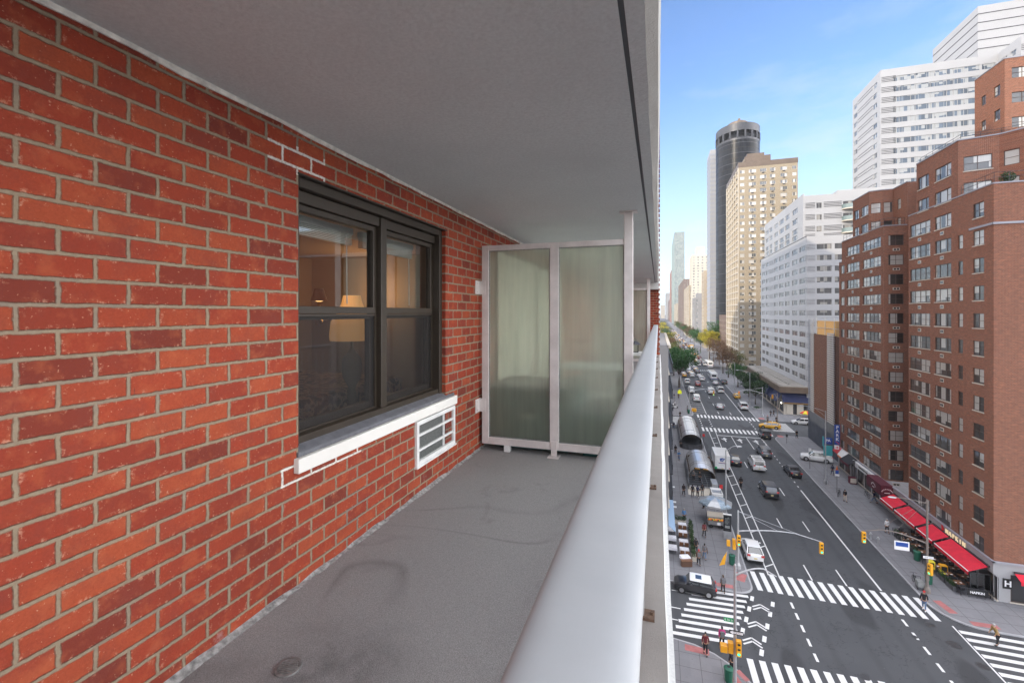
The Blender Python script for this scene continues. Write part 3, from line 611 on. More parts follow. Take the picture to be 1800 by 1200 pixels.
t = thing('terrace_table', 'pale table blurred behind the frosted screen', 'table', (-.85, 6.3, FZ)); mb = MB(); mb.box(-.45,.4,-.35,.35,.70,.73); mb.build('top', 'white_metal', t)
for a in (-.4, .35):
    for b in (-.3, .3): mb = MB(); mb.box(a-.02,a+.02,b-.02,b+.02,0,.70); mb.build('leg', 'dark_steel', t)
# ---- lit room behind the window
mb = MB(); x1 = WX-.285; x0 = -6.0; y0, y1 = -2.0, 6.6
mb.quad((x0,y0,FZ),(x1,y0,FZ),(x1,y1,FZ),(x0,y1,FZ),1); mb.quad((x0,y0,CZ),(x1,y0,CZ),(x1,y1,CZ),(x0,y1,CZ),0)
mb.quad((x0,y0,FZ),(x0,y1,FZ),(x0,y1,CZ),(x0,y0,CZ),0); mb.quad((x0,y1,FZ),(x1,y1,FZ),(x1,y1,CZ),(x0,y1,CZ),0); mb.quad((x0,y0,FZ),(x1,y0,FZ),(x1,y0,CZ),(x0,y0,CZ),0)
hpart(mb, 'room', ['room_wall', 'wood'], fix=False)
mb = MB(); mb.box(WX-.3, WX-.2, WY1+.001, WY1+.004, WZ0, WZ1); mb.box(WX-.3, WX-.161, WY1-.012, WY1-.001, WZ0, WZ1); mb.box(WX-.3, WX-.161, WY0+.001, WY0+.012, WZ0, WZ1); mb.box(WX-.3, WX-.161, WY0+.013, WY1-.013, WZ1-.012, WZ1-.001); mb.box(WX-.34, WX-.161, WY0+.013, WY1-.013, WZ0-.02, WZ0+.02)
hpart(mb, 'inner_reveal', 'room_wall')
M('lamp_shade', (.9,.62,.30), .8)
def shade():
    g = NG('lit_shade'); x, y, z = g.xyz(g.obj()); a = g.m_('ARCTAN2', y, x); f = g.noise(g.vec(g.m_('MULTIPLY', a, 26.), 0., 0.), 1., 2)
    c = g.mix(f, (.60,.27,.07), (1,.55,.20)); g.set(Base_Color=c, Emission_Color=c, Emission_Strength=.3, Roughness=.9)
shade()
t = thing('table_lamp', 'lit fringed table lamp on an urn base seen through the window', 'lamp', (-2.95, 3.8, FZ+.44))
mb = MB(); mb.lathe([(.085,1.19),(.10,1.12),(.14,1.02),(.20,.93),(.205,.90)], n=24); mb.lathe([(.205,.90),(.215,.80),(.21,.74)], n=24); mb.build('lamp_shade', 'lit_shade', t, smooth=True)
mb = MB(); mb.lathe([(.09,0),(.09,.03),(.05,.06),(.045,.2),(.03,.24),(.04,.28),(.085,.36),(.10,.46),(.09,.56),(.04,.62),(.015,.66),(.012,.95)], n=20); mb.build('urn_base', 'room_dark', t, smooth=True)
t = thing('bedside_table', 'dark wooden bedside table under the table lamp', 'table', (-2.95, 3.8, FZ)); mb = MB(); mb.box(-.26,.26,-.24,.24,.40,.44); mb.build('top', 'room_dark', t); mb = MB(); mb.box(-.24,.24,-.22,.22,0,.40); mb.build('cabinet', 'room_dark', t)
t = thing('wall_lamp', 'small dark shaded brass wall lamp glowing left of the table lamp', 'lamp', (-4.55, 5.15, Z+.0))
mb = MB(); mb.tube([(0,1.4,-.0),(0,.3,-.05),(0,.0,-.12),(0,0,.16)], .02, 8); mb.lathe([(.05,-.17),(.06,-.12),(.02,-.06),(.05,.02),(.02,.08),(.03,.15)], n=12)
mb.build('arm', 'brass' if 'brass' in MT else M('brass', (.35,.2,.06), .35, .8), t, smooth=True); mb = MB(); mb.lathe([(.11,.17),(.06,.34)], n=16); M('shade_dark', (.07,.02,.008), .8, emit=.25); mb.build('shade', 'shade_dark', t); mb = MB(); mb.ell((0,0,.18),(.06,.06,.022)); mb.build('bulb', M('bulb_glow', (1,.55,.2), .5, emit=1.6), t)
t = thing('bed', 'bed with a patterned cover in the lamp-lit room', 'bed', (-3.7, 4.6, FZ)); 
def quilt():
    g = NG('patterned_cover'); v = g.n('TexVoronoi'); g.l(g.obj(), v.inputs[0]); v.inputs['Scale'].default_value = 9; n = g.noise(g.obj(), 7, 3, .6)
    g.set(Base_Color=g.ramp(n, [(.42, (.03,.015,.01)), (.5, (.45,.30,.17)), (.58, (.08,.03,.02))]), Roughness=.9)
quilt()
mb = MB(); mb.box(-1.5,.3,-.9,.9,.3,.58); mb.build('cover', 'patterned_cover', t, bevel=.06); mb = MB(); mb.box(-1.55,.35,-.95,.95,.05,.3); mb.build('base', 'room_dark', t)
def lamp(loc, e, r, col=(1,.62,.3)):
    l = bpy.data.lights.new('bulb', 'POINT'); l.energy = e; l.shadow_soft_size = r; l.color = col; o = bpy.data.objects.new('bulb', l); COL.objects.link(o); o.location = loc
lamp((-2.95, 3.45, Z+.35), 2.5, .12); lamp((-4.5, 6.1, Z+.35), 12, .08)
t = thing('planter', 'dark planter trough blurred low behind the right frosted pane', 'planter', (-.52, 4.80, FZ)); mb = MB(); mb.box(-.22,.24,-.25,.25,0,.42); mb.build('trough', 'box_green', t, bevel=.02); mb = MB(); mb.box(-.2,.22,-.23,.23,.42,.5); mb.build('soil', 'black', t)
mb = MB(); mb.box(WX+.001, WX+.02, 4.95, 8.6, FZ+.05, CZ-.25); hpart(mb, 'balcony_door', 'door_curtain' if 'door_curtain' in MT else M('door_curtain', (.55,.54,.46), .7, 0, .2, 2))
mb = MB()
for yy in (4.93, 6.75, 8.58): mb.box(WX+.0, WX+.035, yy-.03, yy+.03, FZ+.03, CZ-.22)
mb.box(WX+.0, WX+.034, 4.96, 8.55, CZ-.25, CZ-.2); hpart(mb, 'door_frame', 'bronze_frame')
# ================================================================ GROUND, ROADS, MARKINGS
def struct(mb, name, mats, **k): return tag(mb.build(name, mats, **k), kind='structure')
def sheet(name, m, x0, x1, y0, y1, z): mb = MB(); mb.quad((x0,y0,z),(x1,y0,z),(x1,y1,z),(x0,y1,z)); return struct(mb, name, m)
sheet('ground', 'ground_far', -3000, 3500, -900, 6500, -.06)
sheet('road', 'asphalt', -120, 260, -60, 2500, 0)
def rounded(x0, x1, y0, y1, rs):                          # rs: radii at (x0y0, x1y0, x1y1, x0y1)
    pts = []
    for (cx, cy, a0), r in zip(((x0,y0,180),(x1,y0,270),(x1,y1,0),(x0,y1,90)), rs):
        sx = 1 if cx == x0 else -1; sy = 1 if cy == y0 else -1
        for k in range(7 if r else 1):
            a = R(a0+15*k); pts.append((cx+sx*r+r*math.cos(a), cy+sy*r+r*math.sin(a)) if r else (cx, cy))
    return pts
def block(x0, x1, y0, y1, rs):
    mb = MB(); mb.prism(rounded(x0,x1,y0,y1,rs), .001, .125); struct(mb, 'kerb', 'kerbstone', bevel=.02)
    mb = MB(); e = .16; mb.prism(rounded(x0+e,x1-e,y0+e,y1-e,[max(0,r-e) for r in rs]), .05, .131); struct(mb, 'sidewalk', 'paving')
LB, RB = 8.78, 23.62
block(-90, 7.2, -50, 39.45, (0,0,6,0)); block(-90, LB, 47.75, 110.6, (0,1.6,3,0)); block(-90, LB, 125.4, 230, (0,3,3,0)); block(-90, LB, 246, 1500, (0,3,0,0))
block(RB, 130, -50, 36.5, (0,0,0,4)); block(RB, 130, 48.6, 112.0, (3.2,0,0,4)); block(RB, 130, 126.5, 232, (3,0,0,3)); block(RB, 130, 247, 1500, (3,0,0,0))
MZ = .005
mb = MB()
def mark(x0, x1, y0, y1, z=MZ): mb.quad((x0,y0,z),(x1,y0,z),(x1,y1,z),(x0,y1,z))
def mline(x0, y0, x1, y1, w=.12, z=MZ):
    d = Vector((x1-x0, y1-y0, 0)).normalized(); n = Vector((-d.y, d.x, 0))*w/2
    mb.add([(x0-n.x,y0-n.y,z),(x0+n.x,y0+n.y,z),(x1+n.x,y1+n.y,z),(x1-n.x,y1-n.y,z)], [(0,1,2,3)])
mline(20.58, 52.6, 20.58, 78.6, .18)                       # solid line of the right lane
k = 79.8
while k < 108: mline(20.6+(k-79.8)*.012, k, 20.6+(k-79.8)*.012, k+.6, .15); k += 1.95
mline(21.1, 129.4, 21.5, 230, .15)
for x in (14.75, 17.7):
    for a, b in ((52.45, 55.4), (64, 66.9), (75.5, 78.6), (87.1, 90.4)): mline(x, a, x, b, .13)
for x in (15.08, 18.0, 21.0): mline(x, 99.4, x, 108.0, .13)
mline(12.2, 108.15, 23.0, 108.6, .35)                      # stop line
# buffer ladder of the cycle lane
mline(10.75, 52.1, 10.85, 110.9, .13); mline(11.75, 52.2, 11.95, 97, .13); mline(11.95, 97, 12.3, 111.3, .13)
k = 54.2
while k < 109: mline(10.8, k-.45, 11.8, k+.45, .16); k += 3.95
mline(8.5, 129.6, 8.6, 156, .12); mline(12.1, 129.6, 12.3, 156, .13)
k = 131
while k < 156: mline(8.6, k-1.2, 12.1, k+1.2, .14); k += 2.6
for x, a in ((15.3, 131), (18.3, 131)):
    for q in range(12): mline(x, a+q*11.6, x, a+q*11.6+3.2, .13)
for p in ((8.39,47.36),(7.85,45.62),(7.33,43.97),(6.78,42.3),(10.05,47.03),(9.5,45.41),(8.9,43.57),(8.32,41.79),(7.78,40.05)):
    mline(p[0]-.1, p[1]-.38, p[0]+.1, p[1]+.38, .3)
for x, ys_ in ((11.72, (47.4,45.84,44.2,42.5,40.8)), (20.4, (47.8,46.1,44.4,42.6,40.9))):
    for y in ys_: mline(x, y-.45, x, y+.45, .2)
for x, a, b in ((12.1, 116.2, 124), (9.9, 116.2, 124), (21.4, 116.5, 124)):
    k = a
    while k < b: mline(x, k, x, k+.9, .2); k += 2.2
for cx, cy in ((8.9, 46.35), (8.05, 43.65), (7.3, 41.35)):  # cycle chevrons
    for o in (0, .42):
        mline(cx-.72, cy-.28-o, cx+.05, cy+.28-o, .15); mline(cx+.02, cy+.28-o, cx+.66, cy-.32-o, .15)
for ax in (13.45, 16.45, 19.5):                             # lane arrows
    mline(ax, 103.4, ax, 105.4, .25); mb.add([(ax-.5,105.3,MZ),(ax+.5,105.3,MZ),(ax,106.7,MZ)], [(0,1,2)]); mline(ax-.1, 104.3, ax-.65, 105.6, .2) 
mline(1.2, 46.4, 4.6, 46.4, .12) ; mline(-30, 43.7, 1.9, 43.7, .12); mline(-30, 42.0, 1.6, 42.0, .12)
mline(24.1, 48.6, 24.1, 39.5, .12); mline(30.5, 48.2, 30.5, 39.5, .12)
struct(mb, 'lane_markings', 'road_paint', fix=False)
def crosswalk(bars):
    global mb
    mb = MB()
    for b in bars: mline(*b)
    struct(mb, 'crosswalk', 'road_paint', fix=False)
crosswalk([(9.33+.868*k+.1, 49.0, 9.33+.868*k-.06, 52.35, .46) for k in range(17)])
crosswalk([(6.75+.875*k+.06, 35.6, 6.75+.875*k, 39.05+.06*k, .46) for k in range(20)])
crosswalk([(3.25-.265*k, 47.2-.87*k, 8.1-.29*k, 47.55-.88*k, .4) for k in range(9)])
crosswalk([(24.25, 47.9-.94*k, 29.1, 47.9-.94*k, .42) for k in range(9)])
crosswalk([(9.8+.868*k, 111.2, 9.8+.868*k, 114.8, .42) for k in range(17)])
crosswalk([(9.8+.868*k, 125.2, 9.8+.868*k, 128.8, .42) for k in range(17)])
crosswalk([(25.0, 124.2-.95*k, 29.4, 124.2-.95*k, .42) for k in range(9)])
crosswalk([(2.2, 123.8-1.0*k, 6.8, 123.8-1.0*k, .42) for k in range(9)])
crosswalk([(9.8+.9*k, 226.5, 9.8+.9*k, 229.8, .45) for k in range(16)])
M('iron', (.075,.075,.078), .5, .5, .3, 10)
for i, (x, y, r) in enumerate(((22.35,48.17,.36),(22.88,45.89,.5),(23.57,43.79,.42),(14.54,39.77,.36),(20.3,46.0,.22),(12.3,76.6,.4))):
    mb = MB(); mb.lathe([(r,.003),(r*.97,.007),(r*.8,.008),(r*.78,.005),(0,.006)], n=24)
    tag(mb.build('manhole_cover', 'iron'), ['manhole cover in the road just off the right corner', 'largest manhole cover, in front of the right side crosswalk', 'manhole cover beside the right side crosswalk bars', 'manhole cover beside the nearest crosswalk', 'tiny utility cover beside the lane dashes', 'manhole cover near the cyclist'][i], 'manhole cover').location = (x, y, 0)
for x, y, sx, sy, rz in ((24.9,51.3,.35,.9,.25),(26.7,49.35,.95,.3,.05),(7.9,50.6,.5,.75,-.3),(6.2,48.55,.75,.3,.0),(2.9,38.6,.9,.35,-.02),(5.4,36.2,.3,.7,.4),(5.9,36.9,.2,.5,.6),(25.2,111.0,.5,.8,0),(24.9,128.3,.6,.8,0)):
    mb = MB(); mb.box(-sx,sx,-sy,sy,.1,.1345); o = struct(mb, 'tactile_paving', 'tactile_red'); o.location = (x,y,0); o.rotation_euler.z = rz
# ================================================================ BUILDINGS
V = Vector
def facade(mb, P0, P1, z0, z1, holes=(), depth=.12, mi=0):
    """wall from P0 to P1 (left to right as seen from the street) with recessed openings; holes = (s0,s1,z0,z1)"""
    P0 = V((P0[0],P0[1],0)); P1 = V((P1[0],P1[1],0)); d = (P1-P0); Lh = d.length; d.normalize(); n = V((-d.y, d.x, 0))
    pt = lambda s, z, i=0: tuple(P0+d*s+n*i+V((0,0,z)))
    ss = sorted({0., Lh}|{min(max(h[i],0),Lh) for h in holes for i in (0,1)})
    for a, b in zip(ss, ss[1:]):
        if b-a < 1e-4: continue
        m = (a+b)/2; iv = sorted([(h[2],h[3]) for h in holes if h[0] < m < h[1]]); z = z0
        for h0, h1 in iv:
            if h0 > z+1e-4: mb.quad(pt(a,z), pt(b,z), pt(b,h0), pt(a,h0), mi)
            z = max(z, h1)
        if z < z1-1e-4: mb.quad(pt(a,z), pt(b,z), pt(b,z1), pt(a,z1), mi)
    for s0, s1, h0, h1 in holes:
        mb.quad(pt(s0,h0), pt(s0,h0,depth), pt(s0,h1,depth), pt(s0,h1), mi); mb.quad(pt(s1,h0), pt(s1,h1), pt(s1,h1,depth), pt(s1,h0,depth), mi)
        mb.quad(pt(s0,h0), pt(s1,h0), pt(s1,h0,depth), pt(s0,h0,depth), mi); mb.quad(pt(s0,h1), pt(s0,h1,depth), pt(s1,h1,depth), pt(s1,h1), mi)
def wgeo(w, h, cols, rail=.5, fr=.05, railcols='all'):
    f = MB(); 
    f.box(0,w,0,.05,0,fr); f.box(0,w,0,.05,h-fr,h); f.box(0,fr,0,.05,fr,h-fr); f.box(w-fr,w,0,.05,fr,h-fr)
    tot = sum(cols); x = fr; W_ = w-2*fr
    for i, c in enumerate(cols):
        x2 = x+W_*c/tot
        if i < len(cols)-1: f.box(x2-.025, x2+.025, .002, .048, fr, h-fr)
        if rail and (railcols == 'all' or i in railcols): f.box(x+.025, x2-.025, .004, .046, h*rail-.02, h*rail+.02)
        x = x2
    p = MB(); p.quad((fr*.5,.035,fr*.5),(w-fr*.5,.035,fr*.5),(w-fr*.5,.035,h-fr*.5),(fr*.5,.035,h-fr*.5))
    return f, p
class Bld:
    def __init__(s, name, label, cat, loc): s.r = thing(name, label, cat, loc); s.w = []; s.cache = {}
    def part(s, mb, name, mats, **k): return mb.build(name, mats, s.r, world=True, **k)
    def face(s, mb, P0, P1, z0, z1, wins, depth=.12, mi=0):
        """wins = (s0, s1, z0, z1, spec); adds the openings and remembers the windows"""
        facade(mb, P0, P1, z0, z1, [q[:4] for q in wins], depth, mi)
        d = V((P1[0]-P0[0], P1[1]-P0[1], 0)).normalized(); n = V((-d.y, d.x, 0)); a = math.atan2(d.y, d.x)
        for s0, s1, h0, h1, sp in wins: s.w.append((V((P0[0],P0[1],0))+d*s0+n*(depth-.05)+V((0,0,h0)), a, round(s1-s0,3), round(h1-h0,3), sp))
    def done(s, frame, panemat, sill=None, name='window', specs={}, limit=100, split=True):
        c = V((0,0,CAMZ))
        ws = sorted(s.w, key=lambda q: (q[0]-c).length/math.sqrt(q[2]*q[3])); rest = MB()
        for i, (p, a, w_, h_, sp) in enumerate(ws):
            cols, rail, fr, rc, pm = (tuple(specs.get(sp, ((1,), .5, .05)))+('all', None))[:5] if len(specs.get(sp, (1,2,3))) < 5 else specs[sp]
            pm = pm or panemat; key = (w_, h_, sp)
            if i < limit:
                if key not in s.cache:
                    f, g = wgeo(w_, h_, cols, rail, fr, rc)
                    if split:
                        sm = None
                        if sill: q = MB(); q.box(-.06, w_+.06, -.13, .0, -.09, 0); sm = q.mesh('sill', sill)
                        s.cache[key] = (f.mesh(name, frame), g.mesh('pane', pm, fix=False), sm)
                    else:
                        k = len(f.f); f.add(g.v, g.f, 1); s.cache[key] = (f.mesh(name, [frame, pm], fix=False), None, None)
                fm, gm, sm = s.cache[key]; o = obj(name, fm, s.r, p-s.r.location, a)
                if gm: obj('pane', gm, o)
                if sm: obj('sill', sm, o)
            else:
                f, g = wgeo(w_, h_, cols, rail, fr, rc); k = len(f.v); f.add(g.v, g.f, 1)
                f.move(Matrix.Translation(p)@Matrix.Rotation(a, 4, 'Z')); rest.v, rest.f, rest.mi = rest.v, rest.f, rest.mi
                kk = len(rest.v); rest.v += f.v; rest.f += [tuple(j+kk for j in q) for q in f.f]; rest.mi += f.mi
        if rest.v: tag(rest.build(name, [frame, panemat], s.r, world=True, fix=False), kind='stuff')
def roofq(mb, pts, z, mi=0): mb.add([(x,y,z) for x,y in pts], [tuple(range(len(pts)))], mi)
X0 = 29.8
# ---- big brick apartment house on the right corner
A = Bld('apartment_building', 'large red brick apartment house over the red awnings on the right corner', 'building', (35, 72, 0))
mb = MB(); acs = []
FT = [37.81-2.71*k for k in range(13)]                    # window head heights of the floors
def row(y_l, y_r, tops, h, sp, Y0): return [(Y0-y_l, Y0-y_r, t-h, t, sp) for t in tops]
Y0 = 68.9                                                  # wing A: columns given by street Y, left edge is the far end
wa = row(68.6, 64.2, FT, 1.45, 'w4', Y0)+row(63.3, 60.3, FT, 1.45, 'w3', Y0)+row(59.15, 58.35, FT[1:], 1.45, 'w1', Y0)+row(56.8, 55.2, FT, 1.45, 'w2', Y0)
A.face(mb, (X0, Y0), (X0, 53.9), 3.7, 39.1, wa)
for yc, dz in ((66.4, 0), (61.9, 0)):
    for t in FT: acs.append((X0, yc, t-2.0))
# upper storeys set back in steps
up = [43.23, 40.52]
A.face(mb, (X0, 67.1), (X0, 59.1), 39.1, 45.0, row(66.8, 64.5, up, 1.45, 'w3', 67.1)+row(63.3, 60.3, up, 1.45, 'w3', 67.1))
mb.quad((X0,68.9,39.1),(X0,67.1,39.1),(38,67.1,39.1),(38,68.9,39.1)); A.face(mb, (38, 67.1), (X0, 67.1), 39.1, 45.0, [])
A.face(mb, (X0, 59.1), (32.7, 58.3), 39.1, 45.0, [(.4, 2.5, t-1.5, t, 'w2') for t in up])
A.face(mb, (32.7, 58.3), (33.9, 57.1), 39.1, 45.0, [(.3, 1.4, t-1.5, t, 'w1') for t in up])
A.face(mb, (33.9, 57.1), (48, 57.1), 39.1, 45.0, [(1.2+4*k, 3.2+4*k, t-1.5, t, 'w2') for t in up for k in range(3)])
A.face(mb, (X0, 53.9), (48, 53.9), 3.7, 39.1, [])
A.face(mb, (38, 68.9), (X0, 68.9), 3.7, 39.1, [])   # far flank, faces the court
roofq(mb, [(X0,53.9),(48,53.9),(48,68.9),(X0,68.9)], 39.05, 1); roofq(mb, [(X0,59.1),(32.7,58.3),(33.9,57.1),(48,57.1),(48,75),(X0,67.1)], 44.9, 1)
# court between the wings
A.face(mb, (X0, 75.5), (38, 75.5), 3.7, 39.1, [(.55, 2.3, t-1.45, t, 'w2') for t in FT])
A.face(mb, (38, 75.5), (38, 68.9), 3.7, 45, [(1.5, 3.5, t-1.45, t, 'w2') for t in FT])
# wing B
Y0 = 91.7
wb = row(91.0, 89.4, FT[1:], 1.4, 'w1b', Y0)+row(88.3, 83.4, FT, 1.4, 'w4', Y0)+row(82.2, 76.3, FT, 1.4, 'w5', Y0)
A.face(mb, (X0, Y0), (X0, 75.5), 3.7, 35.7, [q for q in wb if q[3] < 35.7]); A.face(mb, (X0, 90.5), (X0, 75.5), 35.7, 39.1, [(q[0]-1.2, q[1]-1.2, q[2], q[3], q[4]) for q in wb if q[3] > 35.7])
for yc in (85.9, 79.3):
    for t in FT: acs.append((X0, yc, t-2.0))
A.face(mb, (X0, 85.9), (X0, 79.9), 39.1, 45, [(.5, 2.3, t-1.45, t, 'w2') for t in up]+[(3.1, 5.6, t-1.45, t, 'w3') for t in up])
A.face(mb, (X0, 79.9), (31.2, 79.4), 39.1, 45, [(.15, 1.3, t-1.5, t, 'w1') for t in up]); A.face(mb, (31.2, 79.4), (32.5, 79.4), 39.1, 45, [(.15, 1.2, t-1.5, t, 'w1') for t in up])
A.face(mb, (32.5, 79.4), (32.5, 75.5), 39.1, 45, [(1.2, 2.2, t-1.45, t, 'w1') for t in up]); A.face(mb, (32.5, 75.5), (38, 75.5), 39.1, 45, [])
A.face(mb, (38, Y0), (X0, Y0), 3.7, 35.7, []); A.face(mb, (38, 90.5), (X0, 90.5), 35.7, 39.1, []); A.face(mb, (38, 85.9), (X0, 85.9), 39.1, 45, [])
roofq(mb, [(X0,75.5),(38,75.5),(38,90.5),(X0,90.5)], 39.05, 1); roofq(mb, [(X0,79.9),(32.5,79.4),(32.5,75.5),(38,75.5),(38,85.9),(X0,85.9)], 44.95, 1); roofq(mb, [(X0,90.5),(38,90.5),(38,91.7),(X0,91.7)], 35.65, 1)
# stair and lift penthouse
A.face(mb, (36, 68.3), (36, 63.4), 44.9, 54.8, [(1.1,1.9,51.2,52.3,'s'),(3.2,4.2,51.2,52.4,'s'),(1.1,1.9,48.3,49.4,'s'),(3.2,4.2,48.5,49.7,'s')])
A.face(mb, (36, 63.4), (50, 63.4), 44.9, 54.8, [(.6+4.5*k, 2.4+4.5*k, z, z+1.15, 's') for z in (52.6, 49.9, 47.2) for k in range(3)])
roofq(mb, [(36,63.4),(50,63.4),(50,75),(36,68.3)], 54.7, 1); A.face(mb, (50, 75), (36, 68.3), 44.9, 54.8, [])
A.part(mb, 'wall', ['tower_brick', 'roof_tar'], fix=False)
mb = MB()                                                  # thin stone copings
def coping(P, z, t=.12, w_=.12):
    for a, b in zip(P, P[1:]):
        d = V((b[0]-a[0], b[1]-a[1], 0)).normalized(); n = V((-d.y, d.x, 0)); q = [V((a[0],a[1],z))-n*w_*.5, V((b[0],b[1],z))-n*w_*.5, V((b[0],b[1],z))+n*.25, V((a[0],a[1],z))+n*.25]
        mb.slab(q, (0,0,1), t)
coping([(X0,68.9),(X0,53.9),(48,53.9)], 39.1); coping([(X0,67.1),(X0,59.1),(32.7,58.3),(33.9,57.1),(48,57.1)], 45); coping([(X0,90.5),(X0,75.5),(32.5,75.5)], 39.1)
coping([(X0,85.9),(X0,79.9),(31.2,79.4),(32.5,79.4),(32.5,75.5)], 45); coping([(36,68.3),(36,63.4),(50,63.4)], 54.8); coping([(X0,91.7),(X0,90.5)], 35.7)
A.part(mb, 'coping', 'grey_band')
mb = MB(); mb.box(X0-.08, X0-.002, 53.82, 57.3, 33.0+2.3, 35.4+.1); mb.box(X0-.08, 48, 53.8, 53.898, 35.3, 35.5); A.part(mb, 'stone_course', 'grey_band')
for i, (x, y, z) in enumerate(acs):
    if z < 3.8: continue
    mb = MB(); mb.box(x-.05, x-.001, y-.32, y+.32, z-.2, z+.2, 0); mb.box(x-.056, x-.051, y-.25, y-.02, z-.13, z+.13, 1); mb.box(x-.056, x-.051, y+.02, y+.25, z-.13, z+.13, 1)
    A.part(mb, 'vent_grille', ['limestone', 'pane_dark'])
for t in FT:
    if t > 4: mb = MB(); mb.box(30.85, 31.65, 75.44, 75.499, t-2.2, t-1.85, 0); mb.box(30.95, 31.2, 75.43, 75.439, t-2.14, t-1.91, 1); mb.box(31.3, 31.55, 75.43, 75.439, t-2.14, t-1.91, 1); A.part(mb, 'vent_grille', ['limestone', 'pane_dark'])
def rail_path(mb, P, z, h=1.0, gap=1.1, mi=0, infill=True):
    for a, b in zip(P, P[1:]):
        a = V((a[0],a[1],z)); b = V((b[0],b[1],z)); L_ = (b-a).length; n = max(1, int(L_/gap))
        for k in range(n+1): q = a.lerp(b, k/n); mb.cyl(q, q+V((0,0,h)), .022, n=5, mi=mi)
        for hh in ((h, h*.55) if infill else (h,)): mb.cyl(a+V((0,0,hh)), b+V((0,0,hh)), .022, n=5, mi=mi)
mb = MB(); rail_path(mb, [(X0+.15,58.9),(X0+.15,54.1),(47,54.1)], 39.2, 1.0, 1.1); rail_path(mb, [(X0+.15,90.2),(X0+.15,86.1)], 39.2); rail_path(mb, [(X0+.15,79.7),(X0+.15,75.7),(32.3,75.7)], 39.2); rail_path(mb, [(X0+.3,66.9),(X0+.3,59.3),(33,58.6),(35,57.4)], 45.1, .6); A.part(mb, 'terrace_railing', 'dark_steel')
mb = MB(); e = .3                                          # pale shop level and its fascia band
A.face(mb, (X0-.06, 71.6), (X0-.06, 53.84), .13, 3.7, [(1.2+2.9*k, 3.8+2.9*k, .5, 2.6, 'shop') for k in range(6)], .1)
A.face(mb, (X0-.06, 53.84), (48, 53.84), .13, 3.7, [(1.25, 5.5, .25, 2.75, 'door')], .1)
A.face(mb, (X0-.06, 92), (X0-.06, 71.6), .13, 3.7, [(.6+2.5*k, 2.8+2.5*k, .5, 2.6, 'shop') for k in range(8)], .1)
mb.box(X0-.2, X0-.001, 53.7, 91.8, 3.7, 3.86, 1); mb.box(X0-.2, 48, 53.7, 53.839, 3.702, 3.862, 1)
A.part(mb, 'shop_front', ['white_panel', 'grey_band'], fix=False)
A.done('brown_frame', 'pane_brick', 'limestone', specs=dict(w4=((1.0,1.1,1.1,1.0), .5, .06), w5=((1,1.15,1.15,1.15,1), .5, .06), w3=((.8,1.4,.8), .5, .06, (0,2), None), w1=((1,), .5, .06), w1b=((1,1), .5, .06), w2=((1,1), .5, .06), s=((1,1), .5, .05), shop=((1,1), 0, .07, 'all', 'pane_dark'), door=((1,1,1), 0, .08, 'all', 'pane_dark')))
# ---- brown service tower with lattice strips
B = Bld('service_tower', 'narrow dark brown brick tower with pale lattice strips before the white block', 'building', (31, 102, 0))
mb = MB(); B.face(mb, (31, 111.8), (31, 92.3), .1, 22.6, []); B.face(mb, (31, 92.3), (45, 92.3), .1, 22.6, []); B.face(mb, (45, 111.8), (31, 111.8), .1, 22.6, []); roofq(mb, [(31,92.3),(45,92.3),(45,111.8),(31,111.8)], 22.5, 1)
B.part(mb, 'wall', ['dark_brick', 'roof_tar'], fix=False)
for ya, yb, zt in ((111.9, 108.8, 25.6), (100.6, 97.2, 23.2)):
    mb = MB(); z = 6.2
    while z < zt: mb.box(30.75, 30.95, yb, ya, z, z+.14); z += .42
    n = 5
    for k in range(n+1): yy = yb+(ya-yb)*k/n; mb.box(30.72, 30.80, yy-.05, yy+.05, 6.2, zt)
    B.part(mb, 'lattice', 'lattice_grey')
mb = MB(); mb.box(30.7, 45, 92.1, 112, .13, 6.1); B.part(mb, 'hoarding', 'hoarding')
mb = MB(); mb.box(31.4, 44, 94, 108.5, 22.6, 25.4); B.part(mb, 'roof_netting', 'net_orange')
mb = MB()
for yy in (93.9, 98.7, 103.6, 108.6): mb.cyl((31.3, yy, 22.6), (31.3, yy, 26.2), .06, n=6)
for zz in (24, 25.5, 26.1): mb.cyl((31.3, 93.9, zz), (31.3, 108.6, zz), .05, n=6)
B.part(mb, 'scaffold', 'galvanised')
# ---- white residential slab behind its shop podium
Dn = Bld('white_apartment_block', 'white slab block of punched windows rising behind the flat shop podium', 'building', (37, 160, 0))
mb = MB(); bands = MB()
cy = ((188,183.3),(182,177.7),(169.5,165),(163,157.8),(156,151.2),(148.5,143.2),(141.3,136.6))
rows = [44.9-2.86*k for k in range(13)]
Dn.face(mb, (36.7,190), (36.7,135), 4, 47, [(190-a, 190-b, t-1.45, t, 'w3') for a, b in cy for t in rows], .15)
Dn.face(mb, (36.7,184), (36.7,138), 47, 58.3, [(184-a, 184-b, t-1.45, t, 'w3') for a, b in ((182,177.7),(176.5,172.5),(169.5,165),(163,157.8),(156,151.2),(148.5,143.2)) for t in (47.75+8.6, 53.5, 50.6, 47.8+1.0)], .15)
xr = 75
rib = []
for t in rows:
    for a, b, sp in ((2.2,5.6,'p'),(6.2,7.9,'d'),(8.1,11.5,'w3'),(12.2,15.8,'p'),(16.3,17.9,'d'),(18.2,22,'w3'),(23,27,'p'),(28,31.5,'w3')): rib.append((a, b, t-1.45, t, sp))
Dn.face(mb, (36.7,135), (xr,135), 4, 47, rib, .15)
Dn.face(mb, (36.7,138), (xr,138), 47, 58.3, [(a, b, t-1.5, t, 'p') for t in (56.2, 53.1, 50.0) for a, b in ((3,4.3),(9,11.8),(15,17),(20,24),(28,32))], .15)
